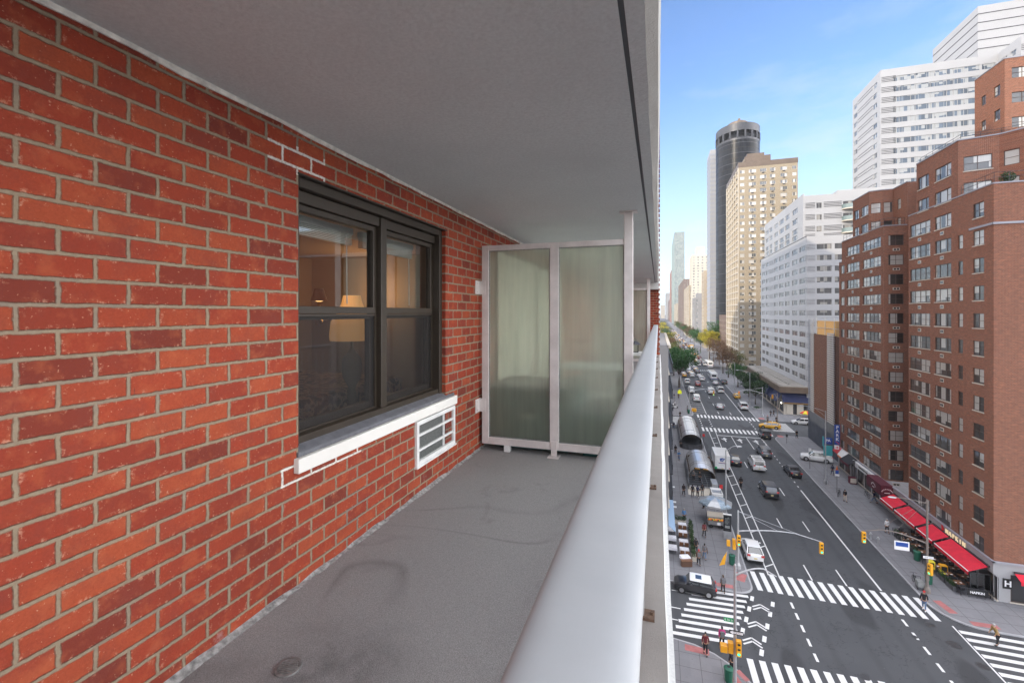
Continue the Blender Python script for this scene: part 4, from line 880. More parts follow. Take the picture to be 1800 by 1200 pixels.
roofq(mb, [(36.7,135),(xr,135),(xr,190),(36.7,190)], 46.95, 1); roofq(mb, [(36.7,138),(xr,138),(xr,184),(36.7,184)], 58.2, 1); Dn.face(mb, (75,190), (36.7,190), 4, 47, []); Dn.face(mb, (75,184), (36.7,184), 47, 58.3, [])
mb.box(47, 58, 146, 160, 58.2, 61.0, 0); mb.box(36.72, 37.0, 138.2, 183.8, 58.3, 58.9, 0)
Dn.part(mb, 'wall', ['white_panel', 'roof_gravel'], fix=False)
mb = MB()
for t in rows:                                            # dark grooves that wrap the corners
    for k in range(4):
        z = t-.15-k*.38; mb.box(36.64, 36.699, 170.4, 176.6, z-.035, z+.035); mb.box(36.64, 36.699, 135.15, 136.3, z-.035, z+.035); mb.box(36.8, 38.6, 134.94, 134.999, z-.035, z+.035)
for t in (56.3, 53.2, 50.1, 48.0):
    for k in range(4): z = t-.1-k*.38; mb.box(37.2, 39.4, 137.9, 137.999, z-.05, z+.05); mb.box(41.4, 45.4, 137.9, 137.999, z-.05, z+.05); mb.box(50, 51.5, 137.9, 137.999, z-.05, z+.05)
mb.box(36.6, 36.699, 135.2, 189.9, 47.0, 47.12)
Dn.part(mb, 'corner_grooves', 'dark_steel')
for k, zz in enumerate((54.2, 51.1, 48.0)):                # curved balconies
    b = MB(); pts = [(45.4,137.99)]+[(49.4-4*math.cos(R(a)), 137.9-1.9*math.sin(R(a))) for a in range(20, 161, 14)]+[(53.4,137.99)]
    b.prism(pts, zz-.25, zz, 0)
    for p, q in zip(pts, pts[1:]): b.slab([(p[0],p[1],zz),(q[0],q[1],zz),(q[0],q[1],zz+1.05),(p[0],p[1],zz+1.05)], (0,1,0), .03, 1)
    Dn.part(b, 'balcony', ['net_orange' if 0 else 'limestone', 'pane_green'])
Dn.done('white_frame', 'pane_white', specs=dict(w3=((1,1,1), 0, .07), p=((1,1), 0, .07, 'all', 'pane_far'), d=((1,), 0, .05, 'all', 'pane_dark')), split=False)
# shop podium with its overhanging flat roof
P = Bld('shop_podium', 'flat roofed corner shop with navy awnings at the foot of the white block', 'building', (33, 150, 0))
mb = MB(); P.face(mb, (31.6,183), (31.6,135.6), .13, 6.0, [(3+5*k, 7+5*k, .6, 3.2, 'g') for k in range(9)], .1); P.face(mb, (31.6,135.6), (42,135.6), .13, 6.0, [(.8,9.4,.25,3.3,'g')], .1)
P.part(mb, 'wall', 'limestone', fix=False)
mb = MB(); mb.box(30.3, 43, 134.2, 184.5, 6.0, 7.6); P.part(mb, 'roof_fascia', 'brown_metal', bevel=.05)
mb = MB(); mb.box(30.8, 42.8, 134.7, 184, 7.6, 7.72); mb.box(33.2, 33.5, 138, 182, 7.72, 7.9); P.part(mb, 'roof', 'roof_gravel')
for k in range(6):
    b = MB(); ya = 135.8+k*7.9; b.slab([(31.5,ya,6.0),(31.5,ya+7.6,6.0),(29.8,ya+7.6,3.4),(29.8,ya,3.4)], (-.8,0,.5), .06); P.part(b, 'awning', 'awning_navy')
b = MB(); b.slab([(31.0,135.5,5.98),(41.5,135.5,5.98),(41.5,134.5,3.5),(31.0,134.5,3.5)], (0,-1,.3), .06); P.part(b, 'awning', 'awning_navy')
b = MB(); b.box(31.7, 40.5, 135.3, 135.59, 3.0, 3.45); P.part(b, 'sign_board', 'net_orange')
for k in range(2): b = MB(); b.box(32.2+2.4*k, 33.7+2.4*k, 135.45, 135.59, .3, 2.9); P.part(b, 'poster', 'limestone')
P.done('dark_steel', 'pane_dark', specs=dict(g=((1,1,1), 0, .08)))
for y in (137, 147, 158): b = MB(); b.ell((31.3,y,2.9), (.12,.5,.25)); P.part(b, 'lamp', 'cool_lamp')
# ---- tall white towers behind
E_ = Bld('white_tower', 'tall white tower with ribbon windows rising above the brick roofs', 'building', (70, 160, 0))
mb = MB(); tr = [92.6-2.86*k for k in range(17)]
E_.face(mb, (58.9,170), (58.9,151), 0, 94.8, [(a, b, t-1.4, t, 'w2') for t in tr for a, b in ((.9,3.6),(14.3,16.9))], .15)
segs = ((2.9,3.5,'p'),(3.52,4.3,'d'),(4.32,6.9,'p'),(6.92,7.9,'d'),(7.92,11.2,'w3'),(11.22,12.1,'d'),(12.12,14.8,'w3'),(14.82,16.2,'d'),(16.22,17.1,'p'),(17.12,18.4,'d'),(18.42,21.8,'p'),(22.2,25,'w3'))
E_.face(mb, (58.9,151), (84.3,151), 0, 94.8, [(a, b, t-1.4, t, sp) for t in tr for a, b, sp in segs], .15)
E_.face(mb, (84.3,151), (84.3,143), 0, 94.8, [(1.2,3.3,t-1.4,t,'w2') for t in tr[:8]]+[(4.6,6.4,t-1.4,t,'w2') for t in tr[:8]], .15); E_.face(mb, (84.3,143), (125,143), 0, 94.8, [(3+5*k,5+5*k,t-1.4,t,'w2') for t in tr[:8] for k in range(4)], .15)
E_.face(mb, (125,170), (58.9,170), 0, 94.8, []); roofq(mb, [(58.9,151),(84.3,151),(84.3,143),(125,143),(125,170),(58.9,170)], 94.6, 1)
E_.part(mb, 'wall', ['white_panel', 'roof_gravel'], fix=False)
mb = MB()
for t in tr:
    for k in range(4):
        z = t+.05-k*.42
        if k in (0, 2): mb.box(58.84, 58.899, 155.8, 166, z-.05, z+.05)
        mb.box(59.1, 62.4, 150.92, 150.999, z-.05, z+.05); mb.box(84.35, 87, 142.92, 142.999, z-.05, z+.05)
E_.part(mb, 'grooves', 'dark_steel')
E_.done('white_frame', 'pane_far', specs=dict(w3=((.6,1.6,.6), 0, .04), w2=((1,1), 0, .05), p=((.5,1.5), 0, .04), d=((1,), 0, .04, 'all', 'pane_dark')), split=False)
E2 = Bld('white_tower', 'highest white tower with thin dark stripes behind the ribbon windowed tower', 'building', (120, 200, 0))
mb = MB(); E2.face(mb, (101,216), (101,190), 0, 129, [(17,19,110.5,112,'w2')], .15); E2.face(mb, (101,190), (170,190), 0, 129, [], .15); E2.face(mb, (170,216), (101,216), 0, 129, []); roofq(mb, [(101,190),(170,190),(170,216),(101,216)], 128.9, 1); E2.part(mb, 'wall', ['white_panel', 'roof_gravel'], fix=False)
mb = MB()
for k in range(16): z = 126.4-2.9*k; mb.box(100.9, 100.999, 190, 215.9, z-.1, z+.1); mb.box(100.9, 165, 189.9, 189.999, z-.1, z+.1)
E2.part(mb, 'grooves', 'dark_steel'); E2.done('white_frame', 'pane_far', specs=dict(w2=((1,1), 0, .06)), split=False)
# ---- beige tower
Fb = Bld('beige_tower', 'tall beige brick tower with a brown roof band next to the dark glass tower', 'building', (44, 236, 0))
mb = MB(); fr_ = [89.6-2.82*k for k in range(31)]
fc = ((33.9,35.7),(37.3,40.2),(41.7,44.2),(45.5,47.6),(49.5,52.1),(53.9,55.5))
Fb.face(mb, (33.3,254), (33.3,218), 0, 90.8, [(2+5.7*k, 6.4+5.7*k, t-1.9, t, 'x') for t in fr_ for k in range(6)], .5); Fb.face(mb, (33.3,218), (56,218), 0, 90.8, [(a-33.3, b-33.3, t-1.5, t, 'w3') for t in fr_ for a, b in fc], .15)
Fb.face(mb, (56,218), (56,254), 0, 90.8, []); Fb.face(mb, (56,254), (33.3,254), 0, 90.8, []); mb.box(33.2, 56.1, 217.9, 254.1, 90.8, 92.9, 1)
mb.box(37, 47.3, 225, 245, 92.9, 97.5, 1); mb.slab([(35,221,92.9),(37,225,92.9),(37,225,97.0)], (0,1,0), 8, 0); mb.box(38, 45, 226, 240, 97.5, 99, 1)
Fb.part(mb, 'wall', ['beige_brick', 'brown_metal'], fix=False)
mb = MB()
for k in range(7): yy = 218.3+5.85*k; mb.box(33.0, 33.299, yy-.25, yy+.25, 0, 90.7)
for t in fr_: mb.box(33.05, 33.298, 218.3, 253.8, t+.15, t+.4)
Fb.part(mb, 'pier_grid', 'limestone')
b = MB()
for i, t in enumerate(fr_):
    for j, (a, c_) in enumerate(fc):
        if j in (1, 2, 3, 4): m = (a+c_)/2; b.box(m-.45, m+.45, 217.75, 217.999, t-2.0, t-1.65)
tag(Fb.part(b, 'vent_grille', 'dark_steel'), kind='stuff')
Fb.done('limestone', 'pane_beige', specs=dict(w3=((1,1,1), 0, .07), x=((1,1,1), .5, .1)), split=False)
# ---- dark round glass tower
Gt = Bld('glass_tower', 'dark curved glass tower with an open crown, tallest on the avenue', 'building', (47, 312, 0))
def shell(z0, z1, n=64, rx=12.3, ry=15, close=True): m = MB(); m.lathe([(1,z0),(1,z1)], n=n, sx=rx, sy=ry); return m
shell(0, 131).build('glass_shell', 'bronze_glass', Gt.r, smooth=True); shell(131, 132.2, rx=12.4, ry=15.1).build('crown_floor', 'dark_steel', Gt.r); 
mb = shell(136.5, 141, rx=12.4, ry=15.1); mb.build('crown_ring', 'dark_steel', Gt.r)
mb = MB()
for k in range(18): a = 2*math.pi*k/18; mb.box(12.1*math.cos(a)-.5, 12.1*math.cos(a)+.5, 14.8*math.sin(a)-.5, 14.8*math.sin(a)+.5, 132, 136.6)
mb.box(-6,8,-9,6,132,137); mb.build('crown_piers', 'dark_steel', Gt.r)
mb = MB(); mb.lathe([(1,141),(1,145)], n=32, sx=6, sy=8); mb.cyl((1,0,145),(1,0,149),.8); mb.build('plant_drum', 'brown_metal', Gt.r)
mb = MB()
for z in range(3, 131, 6): mb.lathe([(1,z),(1,z+.25)], n=64, sx=12.36, sy=15.06)
mb.build('floor_bands', 'dark_steel', Gt.r)
Gw = Bld('white_tower', 'pale ribbed tower edge showing left of the dark glass tower', 'building', (36, 330, 0))
mb = MB(); mb.box(33.3, 44, 332, 352, 0, 138); Gw.part(mb, 'wall', 'white_panel')
mb = MB()
for k in range(44): mb.box(33.1, 33.299, 332, 351.9, 5+3*k, 6.3+3*k); mb.box(33.3, 43.9, 331.8, 331.999, 5+3*k, 6.3+3*k)
Gw.part(mb, 'floor_bands', 'lattice_grey')
# ---- the rest of the avenue's right side
def far(name, label, mat_, x0, x1, y0, y1, z, colsY, fh=2.9, w_=1.8, h_=1.4, roof=None, xcols=6, fm='limestone'):
    b = Bld(name, label, 'building', ((x0+x1)/2, (y0+y1)/2, 0)); m = MB(); n = int((z-8)/fh)
    t = [z-2-fh*k for k in range(n)]
    gy = (x1-x0)/colsY; gx = (y1-y0)/xcols
    b.face(m, (x0,y1), (x0,y0), 0, z, [(gx*k+gx*.2, gx*k+gx*.75, q-h_, q, 'w') for q in t for k in range(xcols)], .25)
    b.face(m, (x0,y0), (x1,y0), 0, z, [(gy*k+gy*.5-w_/2, gy*k+gy*.5+w_/2, q-h_, q, 'w') for q in t for k in range(colsY)], .25)
    b.face(m, (x1,y0), (x1,y1), 0, z, []); b.face(m, (x1,y1), (x0,y1), 0, z, []); roofq(m, [(x0,y0),(x1,y0),(x1,y1),(x0,y1)], z-.2)
    b.part(m, 'wall', mat_, fix=False)
    if roof:
        m = MB(); m.box(*roof, z-.2, z+roof_h); b.part(m, 'penthouse', mat_)
    b.done(fm, 'pane_far', specs=dict(w=((1,1), 0, .1)), split=False); return b
M('facade_tan', (.36,.30,.22), .8, 0, .15, .05, space='pos'); M('facade_cream', (.50,.46,.38), .8, 0, .12, .05, space='pos'); M('facade_grey', (.24,.235,.23), .8, 0, .12, .05, space='pos'); M('facade_brown', (.15,.10,.075), .8, 0, .15, .05, space='pos'); M('facade_green', (.20,.26,.22), .35, .2, .12, .05, space='pos'); M('facade_red', (.26,.12,.08), .8, 0, .12, .05, space='pos')
roof_h = 9
far('apartment_building', 'tall cream tower with a roof box beyond the dark glass tower', 'facade_cream', 33, 58, 507, 545, 88, 6, roof=(38,46,512,530))
far('apartment_building', 'grey and tan block in front of the cream tower with a roof box', 'facade_tan', 33, 52, 372, 392, 59.5, 3, xcols=3); 
roof_h = 4
far('apartment_building', 'slim grey corner block beside the yellow tree', 'facade_grey', 30.5, 45, 436, 462, 41, 3, roof=(33,42,442,456), xcols=4)
far('apartment_building', 'stepped tan block with stacked balconies down the avenue', 'facade_tan', 31, 48, 520, 620, 57, 4, w_=2.4)
far('office_tower', 'slender pale green glass tower far down the avenue', 'facade_green', 33, 54, 1055, 1280, 206, 8, fh=3.4, w_=2.3, h_=2.4, xcols=12)
far('apartment_building', 'dark brown slab left of the cream tower, far down the avenue', 'facade_brown', 33, 42.5, 665, 850, 74, 3, xcols=10)
far('apartment_building', 'distant pinkish slab left of the green glass tower', 'facade_red', 33, 41, 1350, 1500, 148, 3, xcols=8)
far('apartment_building', 'farthest hazy slab at the end of the avenue', 'facade_grey', 30, 48, 2000, 2200, 111, 5, xcols=8)
far('apartment_building', 'low red brick walk-up beyond the slim grey block', 'facade_red', 33, 45, 640, 664, 22, 4, xcols=4)
far('apartment_building', 'low brown block between the beige tower and the slim grey block', 'facade_brown', 34, 60, 262, 290, 26, 6)
far('apartment_building', 'low hazy tan block at the far end of the avenue, right side', 'facade_tan', 32, 50, 880, 1040, 45, 5)
far('apartment_building', 'pale block closing the view at the very end of the avenue', 'facade_tan', 10, 29, 2380, 2500, 66, 6)
far('apartment_building', 'low distant brown block right of the farthest slab', 'facade_brown', 33, 60, 1540, 1800, 70, 5)
# ---- left side of the avenue, seen edge-on past the balcony
def leftrow(label, y0, y1, z, mat_, x=1.05, trim='limestone', fe=False):
    b = Bld('apartment_building', label, 'building', (x-8, (y0+y1)/2, 0)); m = MB(); n = int((z-4.5)/2.9); w_ = 2.6; k = int((y1-y0)/w_)
    # seen from the street this face runs from the near end (left) to the far end
    b.face(m, (x,y0), (x,y1), .1, z, [(.6+w_*i, 2.0+w_*i, z-1.6-2.9*j-1.6, z-1.6-2.9*j, 'w') for i in range(k) for j in range(n)], .2)
    b.face(m, (x-14,y0), (x,y0), .1, z, []); b.face(m, (x,y1), (x-14,y1), .1, z, []); roofq(m, [(x-14,y0),(x,y0),(x,y1),(x-14,y1)], z-.1)
    b.part(m, 'wall', mat_, fix=False); m = MB()
    for j in range(n): m.box(x, x+.14, y0+.3, y1-.3, z-3.3-2.9*j, z-3.2-2.9*j)
    m.box(x-.1, x+.25, y0, y1, z-.3, z); b.part(m, 'cornice', trim)
    if fe:
        for j in range(n):
            zz = z-3.3-2.9*j; m = MB(); m.box(x+.14, x+.55, y0+3, y1-3, zz-.1, zz)
            k_ = y0+3.2
            while k_ < y1-3: m.box(x+.50, x+.54, k_, k_+.05, zz, zz+.95); k_ += 1.3
            m.box(x+.49, x+.55, y0+3, y1-3, zz+.95, zz+1.0); b.part(m, 'fire_escape', 'dark_steel')
    b.done('limestone', 'pane_brick', specs=dict(w=((1,), .5, .07)), split=False); return b
leftrow('near left building edge-on with its rows of dark sills', 51.5, 84, 23.5, 'facade_grey', 1.0, fe=True)
leftrow('middle left building edge-on beyond the subway entrance', 84.1, 110, 21, 'facade_grey', .95, fe=True)
leftrow('left building past the second crossing, edge-on', 128, 165, 16, 'tower_brick', 1.0)
leftrow('low left building behind the big green tree', 165.1, 226, 13, 'beige_brick', 1.0)
leftrow('far left building edge-on beyond the trees', 248, 420, 14, 'tower_brick', .6)
b = Bld('apartment_building', 'tall unseen block added on the left side to shade the street and facades', 'building', (-30, 90, 0)); m = MB(); m.box(-50, -9, 56, 125, 0, 76); b.part(m, 'wall', 'beige_brick')  # unseen mass added to keep the sun off the street and white block
# ================================================================ VEHICLES   (local +x is the front)
def ringc(x, zb, zt, hw, tuck=.8, crown=.02):
    h = zt-zb; half = [(0,zb),(hw*.86,zb),(hw*.97,zb+h*.16),(hw,zb+h*.42),(hw*.975,zb+h*.72),(hw*.93,zt-h*.06),(hw*tuck,zt),(hw*.3,zt+crown),(0,zt+crown)]
    r = [(x,-y,z) for y, z in half]+[(x,y,z) for y, z in reversed(half[1:-1])]; return r
def loft(b, st, sub=3, **k):
    out_ = []
    for a, c in zip(st, st[1:]):
        for i in range(sub):
            t = i/sub; t = t*t*(3-2*t)*.5+t*.5; out_.append([p+(q-p)*t for p, q in zip(a, c)])
    out_.append(st[-1]); b.rings([ringc(*q) for q in out_], **k)
def wheel(par, x, y, r, w_=.22):
    s = 1 if y > 0 else -1
    m = MB(); m.cyl((0,-w_/2,0),(0,w_/2,0), r, n=20); m.cyl((0,s*w_*.5,0),(0,s*w_*.5+s*.004,0), r*.68, n=20)
    o = m.build('wheel', 'tyre', par, bevel=.02); o.location = (x, y, r)
    m = MB(); m.cyl((0,s*(w_/2+.002),0),(0,s*(w_/2+.012),0), r*.62, n=16)
    for k in range(5): a = k*2*math.pi/5; m.slab([(r*.1*math.cos(a+1.3),s*(w_/2+.012),r*.1*math.sin(a+1.3)),(r*.58*math.cos(a+.16),s*(w_/2+.012),r*.58*math.sin(a+.16)),(r*.58*math.cos(a-.16),s*(w_/2+.012),r*.58*math.sin(a-.16)),(r*.1*math.cos(a-1.3),s*(w_/2+.012),r*.1*math.sin(a-1.3))], (0,s,0), .008)
    obj('rim', m.mesh('rim', 'rim'), o)
CARS = dict(
 sedan=dict(L=4.75, W=1.82, H=1.45, st=[(0,.30,.62,.62),(.06,.24,.70,.84),(.5,.2,.82,.96),(1.2,.19,.92,1.0),(1.5,.19,.95,1.0),(2.6,.19,.96,1.0),(3.7,.2,1.0,1.0),(4.3,.22,1.02,.97),(4.66,.26,.98,.88),(4.75,.32,.84,.74)], cb=(1.35,3.95), ct=(2.15,3.35), tw=.74),
 hatch=dict(L=4.45, W=1.76, H=1.5, st=[(0,.30,.60,.6),(.06,.24,.70,.84),(.5,.2,.84,.96),(1.1,.19,.94,1.0),(2.2,.19,.98,1.0),(3.6,.2,1.03,1.0),(4.1,.22,1.06,.96),(4.38,.26,1.04,.90),(4.45,.34,.92,.84)], cb=(1.0,4.3), ct=(2.0,3.55), tw=.72),
 mini=dict(L=3.8, W=1.68, H=1.42, st=[(0,.30,.66,.7),(.06,.22,.78,.88),(.35,.19,.90,.98),(1.0,.19,.96,1.0),(1.3,.19,.97,1.0),(2.6,.19,.98,1.0),(3.4,.2,1.0,.98),(3.74,.24,.98,.92),(3.8,.32,.86,.86)], cb=(1.15,3.6), ct=(1.5,3.35), tw=.84),
 suv=dict(L=4.85, W=1.92, H=1.75, st=[(0,.36,.78,.68),(.06,.28,.92,.88),(.4,.25,1.05,.97),(1.2,.25,1.10,1.0),(1.4,.25,1.11,1.0),(3.2,.25,1.12,1.0),(4.4,.26,1.13,.98),(4.78,.30,1.12,.94),(4.85,.38,.98,.90)], cb=(1.25,4.74), ct=(1.95,4.40), tw=.80),
 van=dict(L=5.1, W=1.98, H=1.95, st=[(0,.36,.74,.68),(.06,.28,.92,.86),(.4,.25,1.08,.96),(1.0,.25,1.16,1.0),(1.3,.25,1.17,1.0),(3.2,.25,1.18,1.0),(4.8,.26,1.18,.99),(5.04,.30,1.16,.96),(5.1,.38,1.0,.93)], cb=(.85,5.03), ct=(1.55,4.92), tw=.84))
CT = {}
def make_car(kind, col, label, cat, loc, rz, group=None, roofcol=None, extras=(), cargo=False):
    c = CARS[kind]; L_, W, H = c['L'], c['W'], c['H']; hw = W/2; t = thing(('taxi' if cat == 'taxi' else 'parked_car' if False else 'car') if kind != 'van' else 'van', label, cat, loc, rz, group)
    X = lambda x: L_/2-x
    b = MB(); loft(b, [(X(x), zb, zt, h*hw) for x, zb, zt, h in c['st']]); b.build('body', col, t, smooth=True)
    (b0, b1), (t0, t1) = c['cb'], c['ct']; tw = hw*c['tw']; bw = hw*.90
    def zb(x):
        S = c['st']
        for p, q in zip(S, S[1:]):
            if p[0] <= x <= q[0]: return p[2]+(q[2]-p[2])*(x-p[0])/(q[0]-p[0])-.02
        return S[-1][2]
    B = {(e, s): V((X(x), s*bw, zb(x))) for e, x in ((0,b0),(1,b1)) for s in (-1,1)}; T = {(e, s): V((X(x), s*tw, H-.055)) for e, x in ((0,t0),(1,t1)) for s in (-1,1)}
    g = lambda P: P
    # closed cabin core in dark glass, then panes, pillars and roof
    def pane_(name, pts, mat_='car_glass'):
        m = MB(); P = [V(p) for p in pts]; n = (P[1]-P[0]).cross(P[3]-P[0]); cen = sum(P, V())/4-V((0,0,.9)); n = n if n.dot(cen) > 0 else -n
        m.slab(P, n, .012); return m.build(name, mat_, t)
    m = MB(); sh = lambda p: V((p.x, p.y*.985, p.z)); bb = [sh(B[0,-1]),sh(B[0,1]),sh(B[1,1]),sh(B[1,-1])]; tt = [sh(T[0,-1]),sh(T[0,1]),sh(T[1,1]),sh(T[1,-1])]
    m.add(bb+tt, [(0,1,2,3),(4,5,6,7),(0,1,5,4),(1,2,6,5),(2,3,7,6),(3,0,4,7)]); m.build('cabin', col if cargo else 'black', t)
    lerp = lambda a, b_, k: a+(b_-a)*k
    def inset(q, a=.07, tp=.06): A_, B_, C_, D_ = q; return [lerp(lerp(A_,B_,a),lerp(D_,C_,a),.03), lerp(lerp(B_,A_,a),lerp(C_,D_,a),.03), lerp(lerp(C_,D_,a),lerp(B_,A_,a),tp), lerp(lerp(D_,C_,a),lerp(A_,B_,a),tp)]
    pane_('windshield', inset([B[0,-1],B[0,1],T[0,1],T[0,-1]])); 
    pane_('rear_window', inset([B[1,-1],B[1,1],T[1,1],T[1,-1]], .09, .1))
    for s in (-1, 1):
        q = [B[0,s],B[1,s],T[1,s],T[0,s]]
        if cargo: pane_('side_window', [lerp(q[0],q[1],.03),lerp(q[0],q[1],.27),lerp(q[3],q[2],.22),lerp(q[3],q[2],.04)])
        else:
            pane_('side_window', inset([q[0],lerp(q[0],q[1],.47),lerp(q[3],q[2],.42),q[3]], .05)); pane_('side_window', inset([lerp(q[0],q[1],.47),q[1],q[2],lerp(q[3],q[2],.42)], .05, .08))
    m = MB(); r_ = .035
    for s in (-1, 1):
        m.tube([B[0,s],T[0,s]+V((0,0,.01))], .04, 6); m.tube([B[1,s],T[1,s]+V((0,0,.01))], .055, 6)
        if not cargo: m.tube([lerp(B[0,s],B[1,s],.47),lerp(T[0,s],T[1,s],.42)], .03, 6)
    m.build('pillars', col, t, smooth=True)
    m = MB(); tl = T[0,1].x-T[1,1].x; xc = (T[0,1].x+T[1,1].x)/2
    m.rings([[(xc+sx*(tl/2+e), sy*(tw+f), H-.07+z) for sx, sy in ((1,-1),(1,1),(-1,1),(-1,-1))] for e, f, z in ((.04,.03,0),(.03,.02,.035),(-.05,-.08,.06),(-.4,-.3,.075))]); m.build('roof', roofcol or col, t, smooth=True, bevel=.015)
    wx = (c['st'][0][0]+.85, L_-.95) if kind != 'mini' else (.72, L_-.68); wr = .33 if kind in ('sedan','hatch','mini') else .37
    for x in wx:
        for s in (-1, 1):
            wheel(t, X(x), s*(hw-.10), wr)
            m = MB(); m.cyl((X(x), s*(hw-.3), wr+.02), (X(x), s*(hw+.004), wr+.02), wr+.06, n=20); m.build('wheel_arch', 'black', t)
    for s in (-1, 1):
        S = c['st']; zr = S[-2][2]; zf = S[1][2]
        m = MB(); m.box(-.10,.035,-.17,.13,-.1,.10); o = m.build('taillight', 'tail_red', t, bevel=.02); o.location = (X(L_-.05), s*(hw*.76), zr-.12 if kind not in ('van','suv') else zr-.02)
        m = MB(); m.box(-.12,.03,-.16,.12,-.06,.06); o = m.build('headlight', 'lamp_clear', t, bevel=.02); o.location = (X(.10), s*(hw*.68), zf-.12)
        m = MB(); m.ell((0,0,0),(.09,.10,.07), 8, 5); m.box(-.03,.03,-s*.14 if s > 0 else 0,0 if s > 0 else .14,-.03,.01); o = m.build('mirror', col, t, smooth=True); o.location = (X(b0+.45), s*(hw+.07), zb(b0+.45)+.08)
    m = MB(); m.box(-.012,.012,-.16,.16,-.08,.08); o = m.build('number_plate', 'plate', t); o.location = (X(L_)+.0-.015, 0, .62 if kind != 'sedan' else .66)
    m = MB(); m.box(X(L_-.01)-.04, X(L_-.3), -hw*.8, hw*.8, .27, .42); m.box(X(.3), X(.0)+.02, -hw*.66, hw*.66, .27, .44); m.build('bumper_trim', 'black', t, bevel=.02)
    m = MB(); m.box(X(.3), X(.03)+.02, -hw*.42, hw*.42, .50, .64); m.build('grille', 'black', t, bevel=.01)
    for e in extras:
        m = MB()
        if e == 'rails':
            for s in (-1, 1): m.tube([(X(t0+.15), s*(tw-.03), H+.03),(X(t1-.1), s*(tw-.03), H+.03)], .018, 6)
            m.build('roof_rails', 'steel', t)
        if e == 'taxi': m.box(xc-.09, xc+.09, -.28, .28, H+.005, H+.17); m.build('roof_sign', 'sign_white', t, bevel=.02)
        if e == 'ladder':
            for s in (-.45, .45): m.box(X(4.9), X(1.9), s-.02, s+.02, H+.1, H+.15)
            for k in range(8): m.box(X(2.0+.4*k), X(2.06+.4*k), -.45, .45, H+.1, H+.14)
            for x in (2.0, 3.4, 4.7): m.box(X(x)-.03, X(x)+.03, -tw, tw, H, H+.1)
            m.build('ladder_rack', 'steel', t)
        if e == 'sunroof': m.box(xc-.1, xc+.45, -.35, .35, H, H+.012); m.build('sunroof', 'car_glass', t)
        if e == 'doors': m.box(X(L_)-.022, X(L_)-.012, -.008, .008, .5, 1.6); m.build('door_seam', 'black', t)
    return t
N_, S_, W_, E__ = R(90), R(-90), R(180), 0
# the vehicles nearest us, one by one
cars = {}
c1 = make_car('hatch', 'paint_white', 'white hatchback stopped beside the nearest crosswalk, rear towards us', 'car', (9.9, 56.1, 0), N_)
make_car('mini', 'paint_black', 'small black hatchback with a white roof in the left side street', 'car', (3.3, 46.9, 0), R(178), roofcol='paint_white', extras=('sunroof',))
c2 = make_car('sedan', 'paint_black', 'dark sedan just right of the white mail truck', 'car', (13.0, 89.4, 0), N_)
vn = make_car('van', 'paint_white', 'white work van with a ladder rack on its roof', 'van', (16.2, 87.6, 0), N_, extras=('ladder','doors'), cargo=True)
c3 = make_car('suv', 'paint_grey', 'dark grey wagon with roof rails braking ahead of the work van', 'car', (19.0, 95.8, 0), N_, extras=('rails',))
c4 = make_car('suv', 'paint_black', 'black car crossing the stop line beside the taxi', 'car', (21.9, 110, 0), N_)
copy_tree(c2, None, (21.3, 86.2, 0), N_+.03, 'black sedan alone in the right kerb lane')
copy_tree(c4, None, (15.6, 75.7, 0), N_, 'black suv nearest us in the middle of the road').children
tx = make_car('hatch', 'taxi_yellow', 'yellow taxi turning left at the second crossing', 'taxi', (24.7, 118.6, 0), R(172), extras=('taxi',))
ws = make_car('suv', 'paint_white', 'white suv pulling out across the right sidewalk by the parking sign', 'car', (27.2, 94.6, .13), R(168))
h2 = copy_tree(c1, None, (33.0, 125.2, 0), R(178), 'white hatchback waiting in the side street by the corner shop')
sd = make_car('sedan', 'paint_silver', 'silver sedan alone just past the second crossing', 'car', (16.3, 138.8, 0), N_)
wv = make_car('van', 'paint_white', 'white passenger van in the kerb lane past the second crossing', 'van', (22.6, 140.6, 0), N_)
cv = make_car('van', 'paint_white', 'white cargo van parked by the buffer stripes past the second crossing', 'van', (11.0, 149, 0), N_, cargo=True, extras=('doors',))
copy_tree(tx, None, (23.5, 157.5, 0), N_, 'yellow taxi behind the white passenger van')
copy_tree(cv, None, (16.6, 164, 0), N_, 'white pickup-sized van in the middle lane, left of the taller white van'); copy_tree(wv, None, (19.9, 167.2, 0), N_, 'taller white van right of the other white van in mid road')
rd = make_car('suv', 'paint_red', 'dark red suv following the traffic in the left lane', 'car', (13.7, 180.2, 0), N_)
copy_tree(wv, None, (10.5, 164, 0), N_, 'white van parked behind the cargo van along the buffer stripes')
copy_tree(ws, None, (16.3, 194.5, 0), N_, 'white suv left of the city bus'); copy_tree(ws, None, (10.4, 185, 0), N_, 'white suv half under the big green tree')
copy_tree(sd, None, (20.3, 184.6, 0), N_, 'grey sedan directly behind the city bus'); copy_tree(c4, None, (23.6, 187, 0), N_, 'black suv right of the sedan behind the bus')
